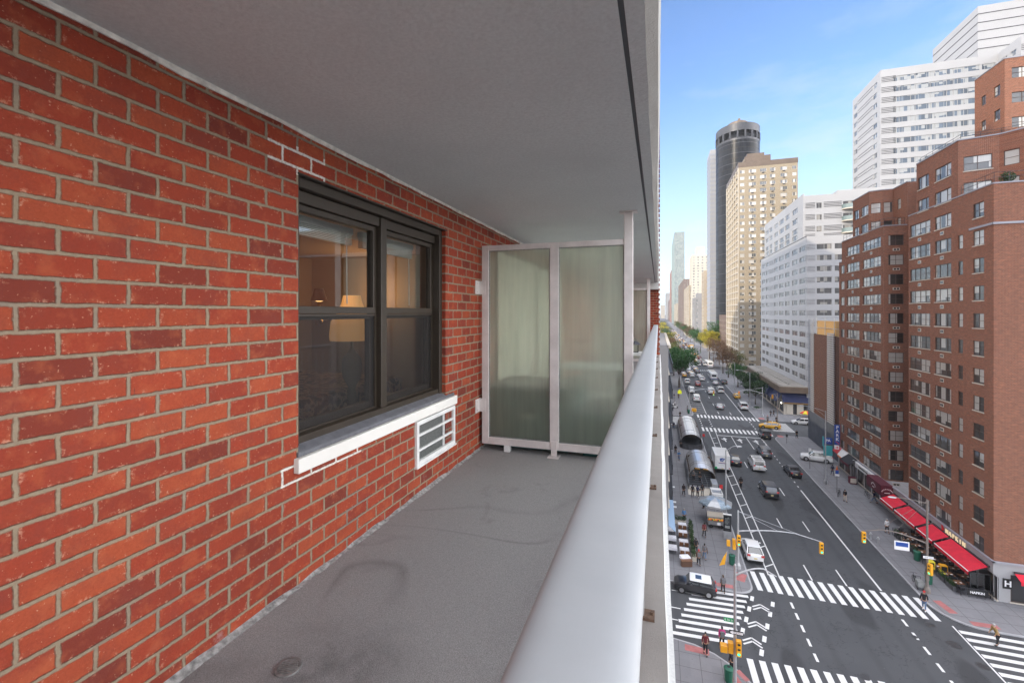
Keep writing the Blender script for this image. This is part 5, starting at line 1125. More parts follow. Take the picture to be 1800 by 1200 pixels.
def boxtruck(name, label, cat, loc, rz, L_=6.2, W=2.3, H=2.9, col='paint_white', mark=None, cab=1.5, stripe=None):
    t = thing(name, label, cat, loc, rz); hw = W/2
    m = MB(); m.box(-L_/2, L_/2-cab, -hw, hw, .62, H); m.build('box', col, t, bevel=.05)
    m = MB(); m.rings([[(x,-y*hw,z0),(x,y*hw,z0),(x,y*hw,z1),(x,-y*hw,z1)] for x, y, z0, z1 in ((L_/2-cab+.0,.95,.45,H-.25),(L_/2-cab*.55,.95,.45,H-.3),(L_/2-cab*.35,.94,.45,H*.53),(L_/2-.05,.88,.45,H*.42),(L_/2,.84,.5,H*.36))]); m.build('cab', col, t, smooth=True, bevel=.03)
    m = MB(); m.slab([(L_/2-cab*.53,-hw*.82,H-.36),(L_/2-cab*.53,hw*.82,H-.36),(L_/2-cab*.34,hw*.82,H*.55),(L_/2-cab*.34,-hw*.82,H*.55)], (.8,0,.5), .03); m.build('windshield', 'car_glass', t)
    for s in (-1, 1): m = MB(); m.box(L_/2-cab*.95, L_/2-cab*.55, s*hw*.95-.02, s*hw*.95+.02, H*.55, H-.5); m.build('side_window', 'car_glass', t)
    m = MB(); m.box(-L_/2+.1, L_/2-.2, -hw*.8, hw*.8, .38, .62); m.build('chassis', 'black', t); m = MB(); m.box(-L_/2-.08, -L_/2+.02, -hw*.95, hw*.95, .42, .58); m.build('rear_bumper', 'black', t)
    for x in (L_/2-cab*.6, -L_/2+1.1):
        for s in (-1, 1): wheel(t, x, s*(hw-.14), .40, .25)
    for s in (-1, 1):
        m = MB(); m.box(-.02,.02,-.07,.07,-.10,.10); o = m.build('taillight', 'tail_red', t); o.location = (-L_/2-.012, s*(hw-.15), .85)
        m = MB(); m.box(-.02,.02,-.1,.1,-.07,.07); o = m.build('headlight', 'lamp_clear', t); o.location = (L_/2+.01, s*(hw-.35), .8)
    m = MB(); m.box(-L_/2-.012,-L_/2-.002,-hw*.78,hw*.78,.75,H-.35); o = m.build('rear_door', 'white_paint', t)
    m = MB(); m.box(-L_/2-.02,-L_/2-.013,-.16,.16,.66,.8); m.build('number_plate', 'plate', t)
    if stripe: m = MB(); m.box(-L_/2-.02,-L_/2-.013,-hw*.9,hw*.9,1.45,1.52); m.build('stripe', stripe, t)
    return t
mt = boxtruck('mail_truck', 'white mail truck with a blue emblem on its rear, parked by the subway canopy', 'truck', (10.25, 86.2, 0), N_, 6.4, 2.35, 2.95)
m = MB(); xx = -3.2-.024                                   # blue swept emblem and red and blue lines on the rear door
m.slab([(xx,.42,1.95),(xx,-.05,1.95),(xx,-.42,2.42),(xx,.05,2.52),(xx,.42,2.42)], (-1,0,0), .01); m.build('emblem', 'sign_blue', mt)
m = MB(); m.slab([(xx-.012,.40,2.12),(xx-.012,-.05,2.20),(xx-.012,-.30,2.36),(xx-.012,-.02,2.28)], (-1,0,0), .008); m.build('emblem_wing', 'sign_white', mt)
m = MB(); m.box(xx-.01,xx,-.62,.62,1.70,1.74); m.build('red_line', 'sign_red', mt); m = MB(); m.box(xx-.01,xx,-.62,.62,1.58,1.66); m.build('blue_line', 'sign_blue', mt)
def bus(label, loc, rz):
    t = thing('bus', label, 'bus', loc, rz); L_, hw, H = 12, 1.28, 3.1
    m = MB(); m.box(-L_/2, L_/2, -hw, hw, .35, H); m.build('body', 'paint_white', t, bevel=.12); m = MB(); m.box(-L_/2-.012, L_/2+.012, -hw-.012, hw+.012, .5, 1.0); m.build('lower_stripe', 'paint_blue', t, bevel=.1)
    m = MB(); m.box(-L_/2+.4, L_/2-.4, -hw-.015, hw+.015, 1.45, 2.45); m.build('side_window', 'car_glass', t); m = MB(); m.box(-L_/2-.02, -L_/2+.1, -.85, .85, 1.75, 2.5); m.build('rear_window', 'car_glass', t)
    m = MB(); m.box(L_/2-.1, L_/2+.02, -1.1, 1.1, 1.2, 2.7); m.build('windshield', 'car_glass', t); m = MB(); m.box(-4.5, 3, -.9, .9, H, H+.22); m.build('roof_unit', 'paint_white', t, bevel=.05)
    for x in (-3.4, 3.6):
        for s in (-1, 1): wheel(t, x, s*(hw-.15), .48, .3)
    for s in (-1, 1): m = MB(); m.box(-.03,.02,-.1,.1,-.2,.2); o = m.build('taillight', 'tail_red', t); o.location = (-L_/2-.02, s*1.08, 1.35)
    return t
bs = bus('white city bus with a blue lower stripe, the nearer of two buses', (20.9, 200, 0), N_); copy_tree(bs, None, (24.0, 246, 0), N_+.04, 'farther white city bus by the brown trees')
boxtruck('box_truck', 'tall white box truck in the left lanes by the green tree', 'truck', (13.2, 232, 0), N_, 7.5, 2.4, 3.5)
sb = boxtruck('school_bus', 'yellow school bus far down the right lane', 'bus', (23.4, 363, 0), N_, 9, 2.4, 3.1, col='taxi_yellow')
# dense traffic farther off: one light mesh per model
def solid(root, name):
    mb_ = MB(); mats = []; inv = root.matrix_world
    def walk(o, M_):
        M2 = M_@Matrix.LocRotScale(o.location, o.rotation_euler.to_quaternion(), o.scale) if o is not root else M_
        if o.type == 'MESH':
            k = len(mb_.v); mb_.v += [tuple(M2@v.co) for v in o.data.vertices]
            for p in o.data.polygons:
                mm = o.data.materials[p.material_index]
                if mm not in mats: mats.append(mm)
                mb_.f.append(tuple(i+k for i in p.vertices)); mb_.mi.append(mats.index(mm))
        for ch in o.children: walk(ch, M2)
    walk(root, Matrix()); return mb_.mesh(name, mats, fix=False)
fleet = [(solid(r_, n_), n_, ct, lb) for r_, n_, ct, lb in ((c2,'car','car','black sedan'),(sd,'car','car','silver sedan'),(ws,'car','car','white suv'),(rd,'car','car','dark red suv'),(tx,'taxi','taxi','yellow taxi'),(wv,'van','van','white van'),(c3,'car','car','dark grey wagon'))]
r2 = random.Random(21); wts = [3,3,5,2,4,3,2]; lanes = (10.3, 13.2, 16.4, 19.6, 22.6); y = 204
while y < 720:
    for li, lx in enumerate(lanes):
        if r2.random() < (.12 if y < 330 else .2) or (li >= 3 and y < 250) or (li == 1 and 224 < y < 240) or (li == 4 and 350 < y < 376): continue
        me, n_, ct, lb = r2.choices(fleet, wts)[0]; o = obj(n_, me, None, (lx+r2.uniform(-.25,.25), y+r2.uniform(-1.2,1.2), 0), N_)
        zone = 'between the big green tree and the city bus' if y < 250 else 'in the jam beside the yellow tree' if y < 330 else 'in the far jam beyond the yellow tree' if y < 480 else 'at the hazy end of the traffic jam'
        tag(o, f'{lb} in the {("leftmost","second","middle","fourth","rightmost")[li]} lane {zone}', ct, f'{lb}s, {("leftmost","second","middle","fourth","rightmost")[li]} lane {zone}')
    y += 6.6 if y < 480 else 8.5
# ================================================================ PEOPLE
def skin_mesh(name, verts, edges, radii, mat_, sub=1, root=0):
    me = bpy.data.meshes.new(name); me.from_pydata(verts, edges, []); o = bpy.data.objects.new(name, me); COL.objects.link(o)
    m = o.modifiers.new('s', 'SKIN'); m.use_smooth_shade = True
    for v, r in zip(me.skin_vertices[0].data, radii): v.radius = r if isinstance(r, tuple) else (r, r)
    me.skin_vertices[0].data[root].use_root = True
    if sub: o.modifiers.new('u', 'SUBSURF').levels = sub; o.modifiers['u'].render_levels = sub
    dg = bpy.context.evaluated_depsgraph_get(); dg.update(); r = bpy.data.meshes.new_from_object(o.evaluated_get(dg)); r.materials.clear(); r.materials.append(MT[mat_]); r.name = name
    for p in r.polygons: p.use_smooth = True
    bpy.data.objects.remove(o); bpy.data.meshes.remove(me); return r
# (left foot y, right foot y, lean, left hand y, right hand y); person faces +y
POSE = dict(stand=(.0,.04,0,.02,.04), walk=(.30,-.30,.03,-.20,.22), stride=(-.34,.32,.04,.24,-.2), stroll=(.16,-.16,.02,-.1,.12), stoop=(.12,-.14,.30,.25,.28), phone=(.03,-.02,.02,.26,.05))
PM = {}
def pose_meshes(pn):
    if pn in PM: return PM[pn]
    lf, rf, le, lh, rh = POSE[pn]; vs = []; ed = []; ra_ = []
    def v(x, y, z, r, par=None):
        vs.append((x, y, z)); ra_.append(r); i = len(vs)-1
        if par is not None: ed.append((par, i))
        return i
    pel = v(0,0,.94,(.15,.11)); sp = v(0,le*.35,1.14,(.14,.10),pel); ch = v(0,le*.8,1.34,(.17,.115),sp); nb = v(0,le,1.47,(.07,.065),ch); nk = v(0,le+.01,1.53,.052,nb); hd = v(0,le+.02,1.60,(.074,.088),nk); tp = v(0,le+.01,1.70,(.062,.075),hd); nose = v(0,le+.115,1.60,.016,hd)
    hands = []
    for s, hy in ((-1,lh),(1,rh)):
        sh = v(s*.17,le*.95,1.42,.062,ch); el = v(s*.235,le*.7+hy*.25-.03,1.15,.044,sh); up = .16 if pn in ('phone',) and s < 0 else 0
        wr = v(s*.235,le*.5+hy*.9,.93+abs(hy)*.12+up,.030,el); pm = v(s*.235,le*.5+hy+.01,.86+abs(hy)*.12+up,(.022,.038),wr); hands.append(pm)
        for k, (dy, ln) in enumerate(((.028,.075),(.010,.085),(-.009,.078),(-.027,.06))):
            f1 = v(s*.235,vs[pm][1]+dy,vs[pm][2]-.045,.0095,pm); v(s*.226,vs[pm][1]+dy+.006,vs[pm][2]-.045-ln*.5,.008,f1)
        v(s*.222,vs[pm][1]+.052,vs[pm][2]-.02,.010,pm)
    for s, fy in ((-1,lf),(1,rf)):
        hp = v(s*.09,0,.86,(.085,.09),pel); lift = max(0,-fy)*.25
        kn = v(s*.095,fy*.42+.05,.49+lift*.2,.058,hp); an = v(s*.1,fy,.10+lift,.04,kn); v(s*.105,fy+.16,.045+lift*.3,(.042,.032),an)
    body = skin_mesh('body', vs, ed, ra_, 'skin')
    # coat over torso and arms, trousers over the legs
    ids = [sp, ch, nb]; nv = [vs[sp], vs[ch], (vs[nb][0],vs[nb][1],vs[nb][2]-.02)]; ne = [(0,1),(1,2)]; nr = [(.17,.135),(.19,.14),.085]; nv.append((0,0,.90)); nr.append((.175,.14)); ne.append((0,3))
    k = 0
    for s, hy in ((-1,lh),(1,rh)):
        b_ = len(nv); j = [i for i, q in enumerate(vs) if abs(q[0]-s*.17) < 1e-6 and abs(q[2]-1.42) < 1e-6][0]
        nv += [vs[j], vs[j+1], tuple(V(vs[j+2])+V((0,0,.02)))]; nr += [.078, .062, .05]; ne += [(1,b_),(b_,b_+1),(b_+1,b_+2)]
    coat = skin_mesh('coat', nv, ne, nr, 'cloth_black', 1)
    nv = [(0,0,.95)]; nr = [(.165,.125)]; ne = []
    for s, fy in ((-1,lf),(1,rf)):
        b_ = len(nv); lift = max(0,-fy)*.25; nv += [(s*.09,0,.84),(s*.095,fy*.42+.05,.49+lift*.2),(s*.1,fy,.14+lift)]; nr += [(.098,.10),.074,.058]; ne += [(0,b_),(b_,b_+1),(b_+1,b_+2)]
    tr_ = skin_mesh('trousers', nv, ne, nr, 'cloth_black', 1)
    mb = MB(); mb.ell((0,le-.012,1.672),(.088,.105,.088),12,8); mb.ell((0,le-.06,1.60),(.075,.055,.10),10,6); hair = mb.mesh('hair', 'hair_dark', smooth=True)
    mb = MB(); mb.lathe([(.1,1.66),(.098,1.72),(.06,1.765),(.0,1.775)], (0,le,0), 12); mb.box(-.06,.06,le+.08,le+.17,1.665,1.675); cap = mb.mesh('cap', 'cloth_black', smooth=True)
    mb = MB()
    for s, fy in ((-1,lf),(1,rf)): lift = max(0,-fy)*.25; mb.ell((s*.105,fy+.09,.05+lift*.4),(.05,.145,.052),10,6)
    shoes = mb.mesh('shoes', 'cloth_black', smooth=True)
    mb = MB(); mb.box(-.15,.15,le*.7-.29,le*.7-.14,1.02,1.42); bag = mb.mesh('backpack', 'cloth_grey')
    mb = MB(); mb.box(.26,.32,-.14,.16,.72,.98); mb.tube([(.29,-.1,.97),(.20,0,1.44),(.29,.1,.97)], .012, 5); hb = mb.mesh('handbag', 'cloth_brown')
    PM[pn] = dict(body=body, coat=coat, trousers=tr_, hair=hair, cap=cap, shoes=shoes, backpack=bag, handbag=hb, le=le); return PM[pn]
def person(label, x, y, rz, pose, coat, legs='cloth_black', hair='hair_dark', extra=(), skin='skin', sc=1.0, z=.131, shoes='cloth_black'):
    m = pose_meshes(pose); t = thing('person', label, 'person', (x, y, z), R(rz)); t.scale = (sc, sc, sc)
    def p(n, mt_):
        o = obj(n, m[n], t); o.material_slots[0].link = 'OBJECT'; o.material_slots[0].material = MT[mt_]
    p('body', skin); p('coat', coat); p('trousers', legs); p('shoes', shoes); p('hair' if 'cap' not in extra else 'cap', hair)
    if 'backpack' in extra: p('backpack', 'cloth_grey')
    if 'handbag' in extra: p('handbag', 'cloth_brown')
    return t
# rz: 0 walks away from us, 180 walks towards us
PPL = [
 ('person in a maroon coat walking towards us on the nearest corner', 3.5, 38.3, 175, 'stroll', 'cloth_maroon', 'cloth_black', 'hair_dark', ()),
 ('person in a bright pink jacket with a grey backpack stepping into the side street', 4.85, 39.6, 5, 'walk', 'cloth_pink', 'cloth_black', 'hair_dark', ('backpack',)),
 ('person in black at the kerb behind the green bin', 5.2, 36.9, 30, 'stand', 'cloth_black', 'cloth_black', 'hair_dark', ()),
 ('person with a backpack leaving the left side crosswalk beside the small black car', 5.9, 47.4, 5, 'stroll', 'cloth_grey', 'cloth_black', 'hair_brown', ('backpack',)),
 ('person in a brown coat and red scarf leading the pair by the dining tables', 4.05, 51.5, 8, 'stroll', 'cloth_brown', 'cloth_black', 'cloth_red', ('backpack',)),
 ('person in black walking left of the pair beside the planters', 3.95, 54.0, 5, 'stroll', 'cloth_black', 'cloth_black', 'hair_dark', ()),
 ('person in a dark grey coat with a handbag, right of the pair by the planters', 4.75, 53.0, 0, 'walk', 'cloth_grey', 'cloth_denim', 'hair_dark', ('handbag',)),
 ('person in a dark red jacket carrying a tan bag in front of the food cart', 5.2, 58.3, 5, 'walk', 'cloth_maroon', 'cloth_black', 'hair_dark', ('handbag',)),
 ('waiter in a light blue shirt among the tables at the planter end', 3.1, 61.7, 190, 'stand', 'cloth_blue', 'cloth_black', 'hair_grey', ()),
 ('person in black left of the subway stairs, walking away', 3.5, 70.5, 10, 'walk', 'cloth_black', 'cloth_black', 'hair_dark', ()),
 ('person in black carrying red, leftmost of the three at the subway stairs', 4.7, 70.6, 0, 'stroll', 'cloth_black', 'cloth_black', 'hair_dark', ('handbag',)),
 ('person in dark clothes and white shoes, middle of the three at the subway stairs', 5.4, 70.5, 0, 'stroll', 'cloth_navy', 'cloth_black', 'hair_dark', ()),
 ('person in a long dark coat, right of the three at the subway stairs', 6.1, 71.3, 180, 'stroll', 'cloth_black', 'cloth_grey', 'hair_dark', ('handbag',)),
 ('person in a dark coat standing at the left edge of the silver umbrella', 5.9, 66.8, 40, 'stand', 'cloth_brown', 'cloth_black', 'hair_dark', ()),
 ('person coming up the subway stairs, left', 5.3, 77.3, 180, 'stand', 'cloth_grey', 'cloth_black', 'hair_dark', ()),
 ('person coming up the subway stairs, right', 6.2, 77.0, 180, 'stand', 'cloth_black', 'cloth_black', 'hair_brown', ()),
 ('person in black walking away left of the first subway canopy', 3.05, 90.9, 5, 'walk', 'cloth_black', 'cloth_black', 'hair_dark', ()),
 ('person in a light blue coat on the left sidewalk between the canopies', 3.5, 87.2, 180, 'stroll', 'cloth_blue', 'cloth_denim', 'hair_dark', ()),
 ('person in dark clothes leaning at the side of the far subway canopy', 4.2, 95.4, 0, 'stand', 'cloth_black', 'cloth_black', 'hair_dark', ()),
 ('person in navy with a pale bag near the second left crosswalk', 3.3, 110.2, 180, 'walk', 'cloth_navy', 'cloth_denim', 'hair_dark', ('handbag',)),
 ('person in black crossing the second side street on the left', 5.2, 123.1, 180, 'walk', 'cloth_black', 'cloth_black', 'hair_dark', ()),
 ('person in a white top by the scooters on the left sidewalk', 4.4, 137.0, 90, 'stand', 'cloth_white', 'cloth_grey', 'hair_dark', ()),
 ('person in blue jeans under the big green tree', 4.6, 149.0, 0, 'stroll', 'cloth_navy', 'cloth_denim', 'hair_dark', ()),
 ('person in dark brown right of the person in jeans under the green tree', 5.9, 149.6, 0, 'stroll', 'cloth_brown', 'cloth_black', 'hair_dark', ()),
 ('person in black farther back under the green tree', 4.2, 158, 180, 'walk', 'cloth_black', 'cloth_black', 'hair_dark', ()),
 ('person in black at the far left sidewalk beyond the tree trunk', 3.6, 176, 180, 'walk', 'cloth_black', 'cloth_black', 'hair_dark', ()),
 ('person in a grey hood standing by the stripes past the second crossing', 7.4, 130.5, 60, 'stand', 'cloth_grey', 'cloth_black', 'hair_dark', ()),
 ('person in a black jacket and red cap stepping off the near right kerb', 22.95, 50.4, 150, 'stroll', 'cloth_black', 'cloth_denim', 'cloth_red', ('cap',)),
 ('stooped grey haired person in a tan coat crossing at the right edge', 26.2, 46.9, 100, 'stoop', 'cloth_tan', 'cloth_black', 'hair_grey', ()),
 ('person in a white jacket and black trousers walking beside the red awnings', 26.5, 66.3, 190, 'stroll', 'cloth_white', 'cloth_black', 'hair_grey', ()),
 ('person half hidden behind the hanging street sign by the patio', 26.9, 63.0, 180, 'walk', 'cloth_black', 'cloth_black', 'hair_dark', ()),
 ('person in a black jacket and white trousers in mid sidewalk on the right', 25.25, 75.5, 190, 'stroll', 'cloth_black', 'cloth_sand', 'hair_dark', ()),
 ('person striding past the maroon box awning', 29.0, 76.2, 90, 'stride', 'cloth_navy', 'cloth_denim', 'hair_dark', ('backpack',)),
 ('person in navy near the white suv on the right sidewalk', 27.4, 87.2, 10, 'stroll', 'cloth_navy', 'cloth_navy', 'hair_dark', ()),
 ('person in black alone on the right sidewalk before the second crossing', 28.2, 110.6, 200, 'stroll', 'cloth_black', 'cloth_black', 'hair_dark', ()),
 ('person in black waiting at the corner behind the taxi', 27.2, 123.6, 200, 'stand', 'cloth_black', 'cloth_black', 'hair_dark', ()),
 ('person in a red hat beside the taxi at the second crossing', 25.4, 124.0, 180, 'stand', 'cloth_grey', 'cloth_black', 'cloth_red', ('cap',)),
 ('person in dark clothes by the corner shop windows', 27.6, 131.3, 0, 'stand', 'cloth_black', 'cloth_black', 'hair_dark', ()),
 ('person in black beside the other one at the corner shop', 28.4, 131.9, 30, 'stroll', 'cloth_black', 'cloth_black', 'hair_brown', ()),
 ('dining guest in white seated row nearest the street inside the red patio', 28.0, 60.2, 90, 'stand', 'cloth_white', 'cloth_black', 'hair_dark', ())]
for q in PPL[:-1]:
    person(q[0], q[1], q[2], q[3], q[4], q[5], q[6], q[7], q[8], z=.131 if not (22 < q[1] < 23.6 or q[0].startswith('stooped') or 'side crosswalk' in q[0] or 'into the side street' in q[0] or 'crossing the second side' in q[0] or 'stripes' in q[0]*0) else .006, shoes='cloth_white' if 'white shoes' in q[0] or 'red cap' in q[0] else 'cloth_black')
# cyclist riding in the traffic lane
def bicycle(label, loc, rz, lean=0, col='cloth_black', group=None):
    t = thing('bicycle', label, 'bicycle', loc, R(rz)); t.rotation_euler.x = lean
    for x in (-.52, .52):
        m = MB(); pts = [(.33*math.cos(2*math.pi*k/20), 0, .33*math.sin(2*math.pi*k/20)) for k in range(21)]; m.tube(pts, .018, 6); 
        for k in range(8): a = k*math.pi/4; m.cyl((0,0,0),(.32*math.cos(a),0,.32*math.sin(a)), .003, n=4)
        o = m.build('wheel', 'tyre', t); o.location = (x, 0, .345)
    m = MB(); A_ = (-.52,0,.345); B_ = (-.05,0,.30); C_ = (-.17,0,.82); D_ = (.38,0,.80); F_ = (.52,0,.345)
    for p, q in ((A_,B_),(B_,C_),(A_,C_),(C_,D_),(B_,D_),(D_,F_)): m.cyl(p, q, .017, n=6)
    m.cyl(D_, (.36,0,1.0), .014, n=6); m.build('frame', col, t)
    m = MB(); m.tube([(.30,-.28,1.02),(.38,-.1,1.0),(.38,.1,1.0),(.30,.28,1.02)], .014, 6); m.build('handlebar', 'black', t); m = MB(); m.box(-.30,-.05,-.06,.06,.86,.91); m.cyl((-.17,0,.8),(-.18,0,.87),.013,n=6); m.build('saddle', 'black', t, bevel=.02)
    return t
bicycle('black bicycle under the cyclist in mid road', (12.0, 76.6, 0), 90)
person('cyclist in black riding away in mid road', 12.0, 76.35, 0, 'stroll', 'cloth_black', z=.12)
bicycle('black bicycle locked to the sign post on the right kerb', (25.2, 77.6, .13), 60); bicycle('pale bicycle leaning by the tall lamp pole', (25.1, 82.6, .13), 70, col='galvanised'); bicycle('dark bicycle leaning on the shop front before the maroon awning', (28.9, 78.3, .13), 92)
bicycle('bicycle chained near the right corner signal pole', (24.1, 54.6, .13), 80)
# ================================================================ STREET FURNITURE
def signal_head(par, x, y, z, a, lit=2, name='signal_head'):
    m = MB(); m.box(-.17,.17,-.14,.14,-.54,.54); o = m.build(name, 'signal_yellow', par, bevel=.03); o.location = (x,y,z); o.rotation_euler.z = a
    for k in range(3):
        q = MB(); q.cyl((0,-.145,.34-.34*k),(0,-.155,.34-.34*k), .105, n=14); obj('lens', q.mesh('lens', ['stop_red','lens_dark','go_green'][k] if k == lit else 'lens_dark'), o)
        q = MB(); q.tube([(-.12,-.2,.34-.34*k),(-.1,-.22,.44-.34*k),(0,-.24,.47-.34*k),(.1,-.22,.44-.34*k),(.12,-.2,.34-.34*k)], .02, 5); obj('visor', q.mesh('visor', 'signal_yellow'), o)
    return o
def mast(label, x, y, ang, L_, hpole=7.2, harm=5.9, wires=True, mat_='galvanised', heads=1, lit=2):
    t = thing('traffic_signal', label, 'traffic light', (x, y, .13)); ca, sa = math.cos(ang), math.sin(ang)
    m = MB(); m.lathe([(.28,0),(.26,.35),(.14,.6),(.115,1.2),(.085,hpole),(.03,hpole+.12)], n=8); m.build('pole', mat_, t)
    pts = [(ca*L_*k/10, sa*L_*k/10, harm+.75*math.sin(math.pi*.5*min(1,k/7))-max(0,k-7)*.12-.1*k*k/100) for k in range(11)]
    m = MB(); m.tube(pts, [.075-.0045*k for k in range(11)], 8); m.build('mast_arm', mat_, t, smooth=True)
    if wires:
        for k in (5, 8): m = MB(); m.cyl((0,0,hpole),(pts[k][0],pts[k][1],pts[k][2]), .014, n=4); m.build('guy_wire', mat_, t)
    e = pts[-1]
    if heads: signal_head(t, e[0], e[1], e[2]-.62, ang if 0 else 0, lit)
    return t
M('lens_on', (.02,.6,.3), .4, emit=1)
t = mast('near left corner signal pole with the long arm over the avenue', 7.95, 52.3, R(-4), 7.4, 6.0, 3.9)
signal_head(t, .0, -.38, 3.1, R(0)); signal_head(t, -.4, -.05, 2.5, R(100), 0)
m = MB(); m.box(-1.1,-.75,-.15,.15,2.2,2.8); m.build('pedestrian_signal', 'signal_yellow', t, bevel=.03)
t = mast('nearest signal pole rising at the bottom of the picture beside the street name sign', 5.05, 34.5, R(4), 2.6, 9.3, 8.6, wires=False, heads=0)
for q_ in range(2): pass
signal_head(t, .18, -.3, 3.8, 0, 2); m = MB(); m.box(-.95,-.5,-.25,.15,3.2,3.7); m.build('pedestrian_signal', 'signal_yellow', t, bevel=.03); m = MB(); m.box(-.46,-.12,-.2,.15,3.2,3.95); m.build('side_signal', 'signal_yellow', t, bevel=.03)
m = MB(); m.box(-.72,-.08,-.02,.0,5.3,5.56); o = m.build('street_name_plate', 'sign_green', t); q = facing(text_mb('E 76 St', .19, .004), (-.40,-.027,5.43), (1,0)); obj('lettering', q.mesh('lettering', 'sign_white'), o)
m = MB(); m.box(-.40,.5,-.20,-.18,4.6,4.88); o = m.build('one_way_plate', 'black', t); m = MB(); m.slab([(-.37,-.206,4.74),(-.17,-.206,4.86),(-.17,-.206,4.81),(.46,-.206,4.82),(.46,-.206,4.66),(-.17,-.206,4.67),(-.17,-.206,4.62)], (0,-1,0), .004); obj('arrow', m.mesh('arrow', 'sign_white'), o)
q = facing(text_mb('ONE WAY', .11, .003), (.14,-.214,4.74), (1,0)); obj('lettering', q.mesh('lettering', 'black'), o)
t = mast('right corner signal pole with its arm reaching left over the kerb lane', 24.55, 53.4, R(176), 5.0, 8.8, 4.7, mat_='pole_brown')
pts = [(-.33*k, -.03*k, 8.55+.35*math.sin(math.pi/2*k/8)) for k in range(9)]; m = MB(); m.tube(pts, .035, 6); m.build('lamp_arm', 'pole_brown', t, smooth=True); m = MB(); m.ell((-2.9,-.3,8.9), (.38,.16,.09), 10, 6); m.build('lamp_head', 'galvanised', t, smooth=True)
m = MB(); m.box(-.12,.12,-.12,.12,1.2,2.3); m.build('control_box', 'pole_brown', t); signal_head(t, .1, -.3, 2.4, R(-60), 2)
m = MB(); m.box(-.4,.4,-.22,-.20,3.35,3.58); o = m.build('one_way_plate', 'sign_white', t); q = facing(text_mb('ONE WAY', .13, .003), (.0,-.226,3.465), (1,0)); obj('lettering', q.mesh('lettering', 'black'), o)
m = MB(); m.box(-2.6,-1.4,-.03,.03,3.75,4.6); o = m.build('hanging_sign', 'sign_white', t); q = MB(); q.box(-2.5,-1.5,-.036,-.031,4.1,4.5); obj('blue_panel', q.mesh('blue_panel', 'sign_blue'), o)
q = MB(); q.cyl((-2.0,0,4.55),(-2.0,0,5.0),.03,n=6); q.build('bracket', 'pole_brown', t)
mast('signal pole on the right corner of the second crossing', 25.7, 131.3, R(178), 5.5, 7.4, 5.9, lit=0); mast('signal pole behind the taxi at the second crossing', 27.9, 125.8, R(90), 5, 7, 5.6, mat_='pole_brown', lit=1)
mast('signal pole past the second crossing on the left', 7.9, 129.6, R(5), 6, 7.2, 5.8)
# small left-corner push-button post and loop mast seen in front of the crosswalk
def street_lamp(label, x, y, ang, h=9.5, arm=2.6, mat_='galvanised', group=None):
    t = thing('street_lamp', label, 'street lamp', (x, y, .13), 0, group); ca, sa = math.cos(ang), math.sin(ang)
    m = MB(); m.lathe([(.27,0),(.25,.5),(.13,.8),(.11,1.4),(.07,h)], n=8); m.build('pole', mat_, t)
    pts = [(ca*arm*k/8, sa*arm*k/8, h-.15+.75*math.sin(math.pi/2*k/8)) for k in range(9)]; m = MB(); m.tube(pts, .035, 6); m.cyl((0,0,h-.9),(pts[4][0],pts[4][1],pts[4][2]),.02,n=5); m.build('arm', mat_, t, smooth=True)
    m = MB(); m.ell((pts[-1][0]+ca*.3, pts[-1][1]+sa*.3, pts[-1][2]-.02),(.38 if abs(ca) > .5 else .16,.16 if abs(ca) > .5 else .38,.09), 10, 6); m.build('lamp_head', mat_, t, smooth=True)
    m = MB(); m.ell((pts[-1][0]+ca*.3, pts[-1][1]+sa*.3, pts[-1][2]-.08),(.2,.12,.05), 8, 5); m.build('lens', 'lamp_clear', t); return t
street_lamp('tall grey street lamp beside the pale bicycle on the right kerb', 24.9, 82.2, R(180), 11.5, 3)
street_lamp('street lamp on the left kerb over the cycle lane by the kiosk', 8.1, 62.5, R(0), 9.5, 1.2)
for i, (x, y, a, lb) in enumerate(((25.3,146,180,'street lamp in front of the navy awnings'),(25.6,212,180,'street lamp at the far end of the shop podium'),(25.4,174,180,'street lamp among the dark green trees'),(8.0,176,0,'street lamp left, behind the big green tree'),(25.4,262,180,'far street lamp by the brown trees'),(8.0,250,0,'far street lamp on the left among olive trees'))): street_lamp(lb, x, y, R(a), 9.5, 3)
def bin_(label, x, y, col='bin_green', lid='bin_green', rz=0):
    t = thing('litter_bin', label, 'litter bin', (x, y, .13), R(rz)); m = MB(); m.lathe([(.24,0),(.27,.05),(.31,.9)], n=16); m.build('basket', col, t)
    m = MB(); m.lathe([(.33,.9),(.34,.98),(.26,1.05),(.12,1.08)], n=16); m.build('lid', lid, t, smooth=True); m = MB(); m.lathe([(.12,1.082),(.1,1.086),(0,1.086)], n=12); m.build('opening', 'black', t); return t
bin_('green litter bin at the bottom edge by the nearest signal pole', 4.85, 36.0); bin_('green litter bin next to the left corner signal pole', 7.45, 52.9); bin_('green litter bin by the red patio on the right', 25.5, 55.2); bin_('green litter bin on the left sidewalk before the stripes', 7.6, 128.6); bin_('dark litter bin on the left sidewalk past the crossing', 3.5, 130.5, 'black', 'black')
bin_('green bin inside the red patio rail', 26.7, 60.0)
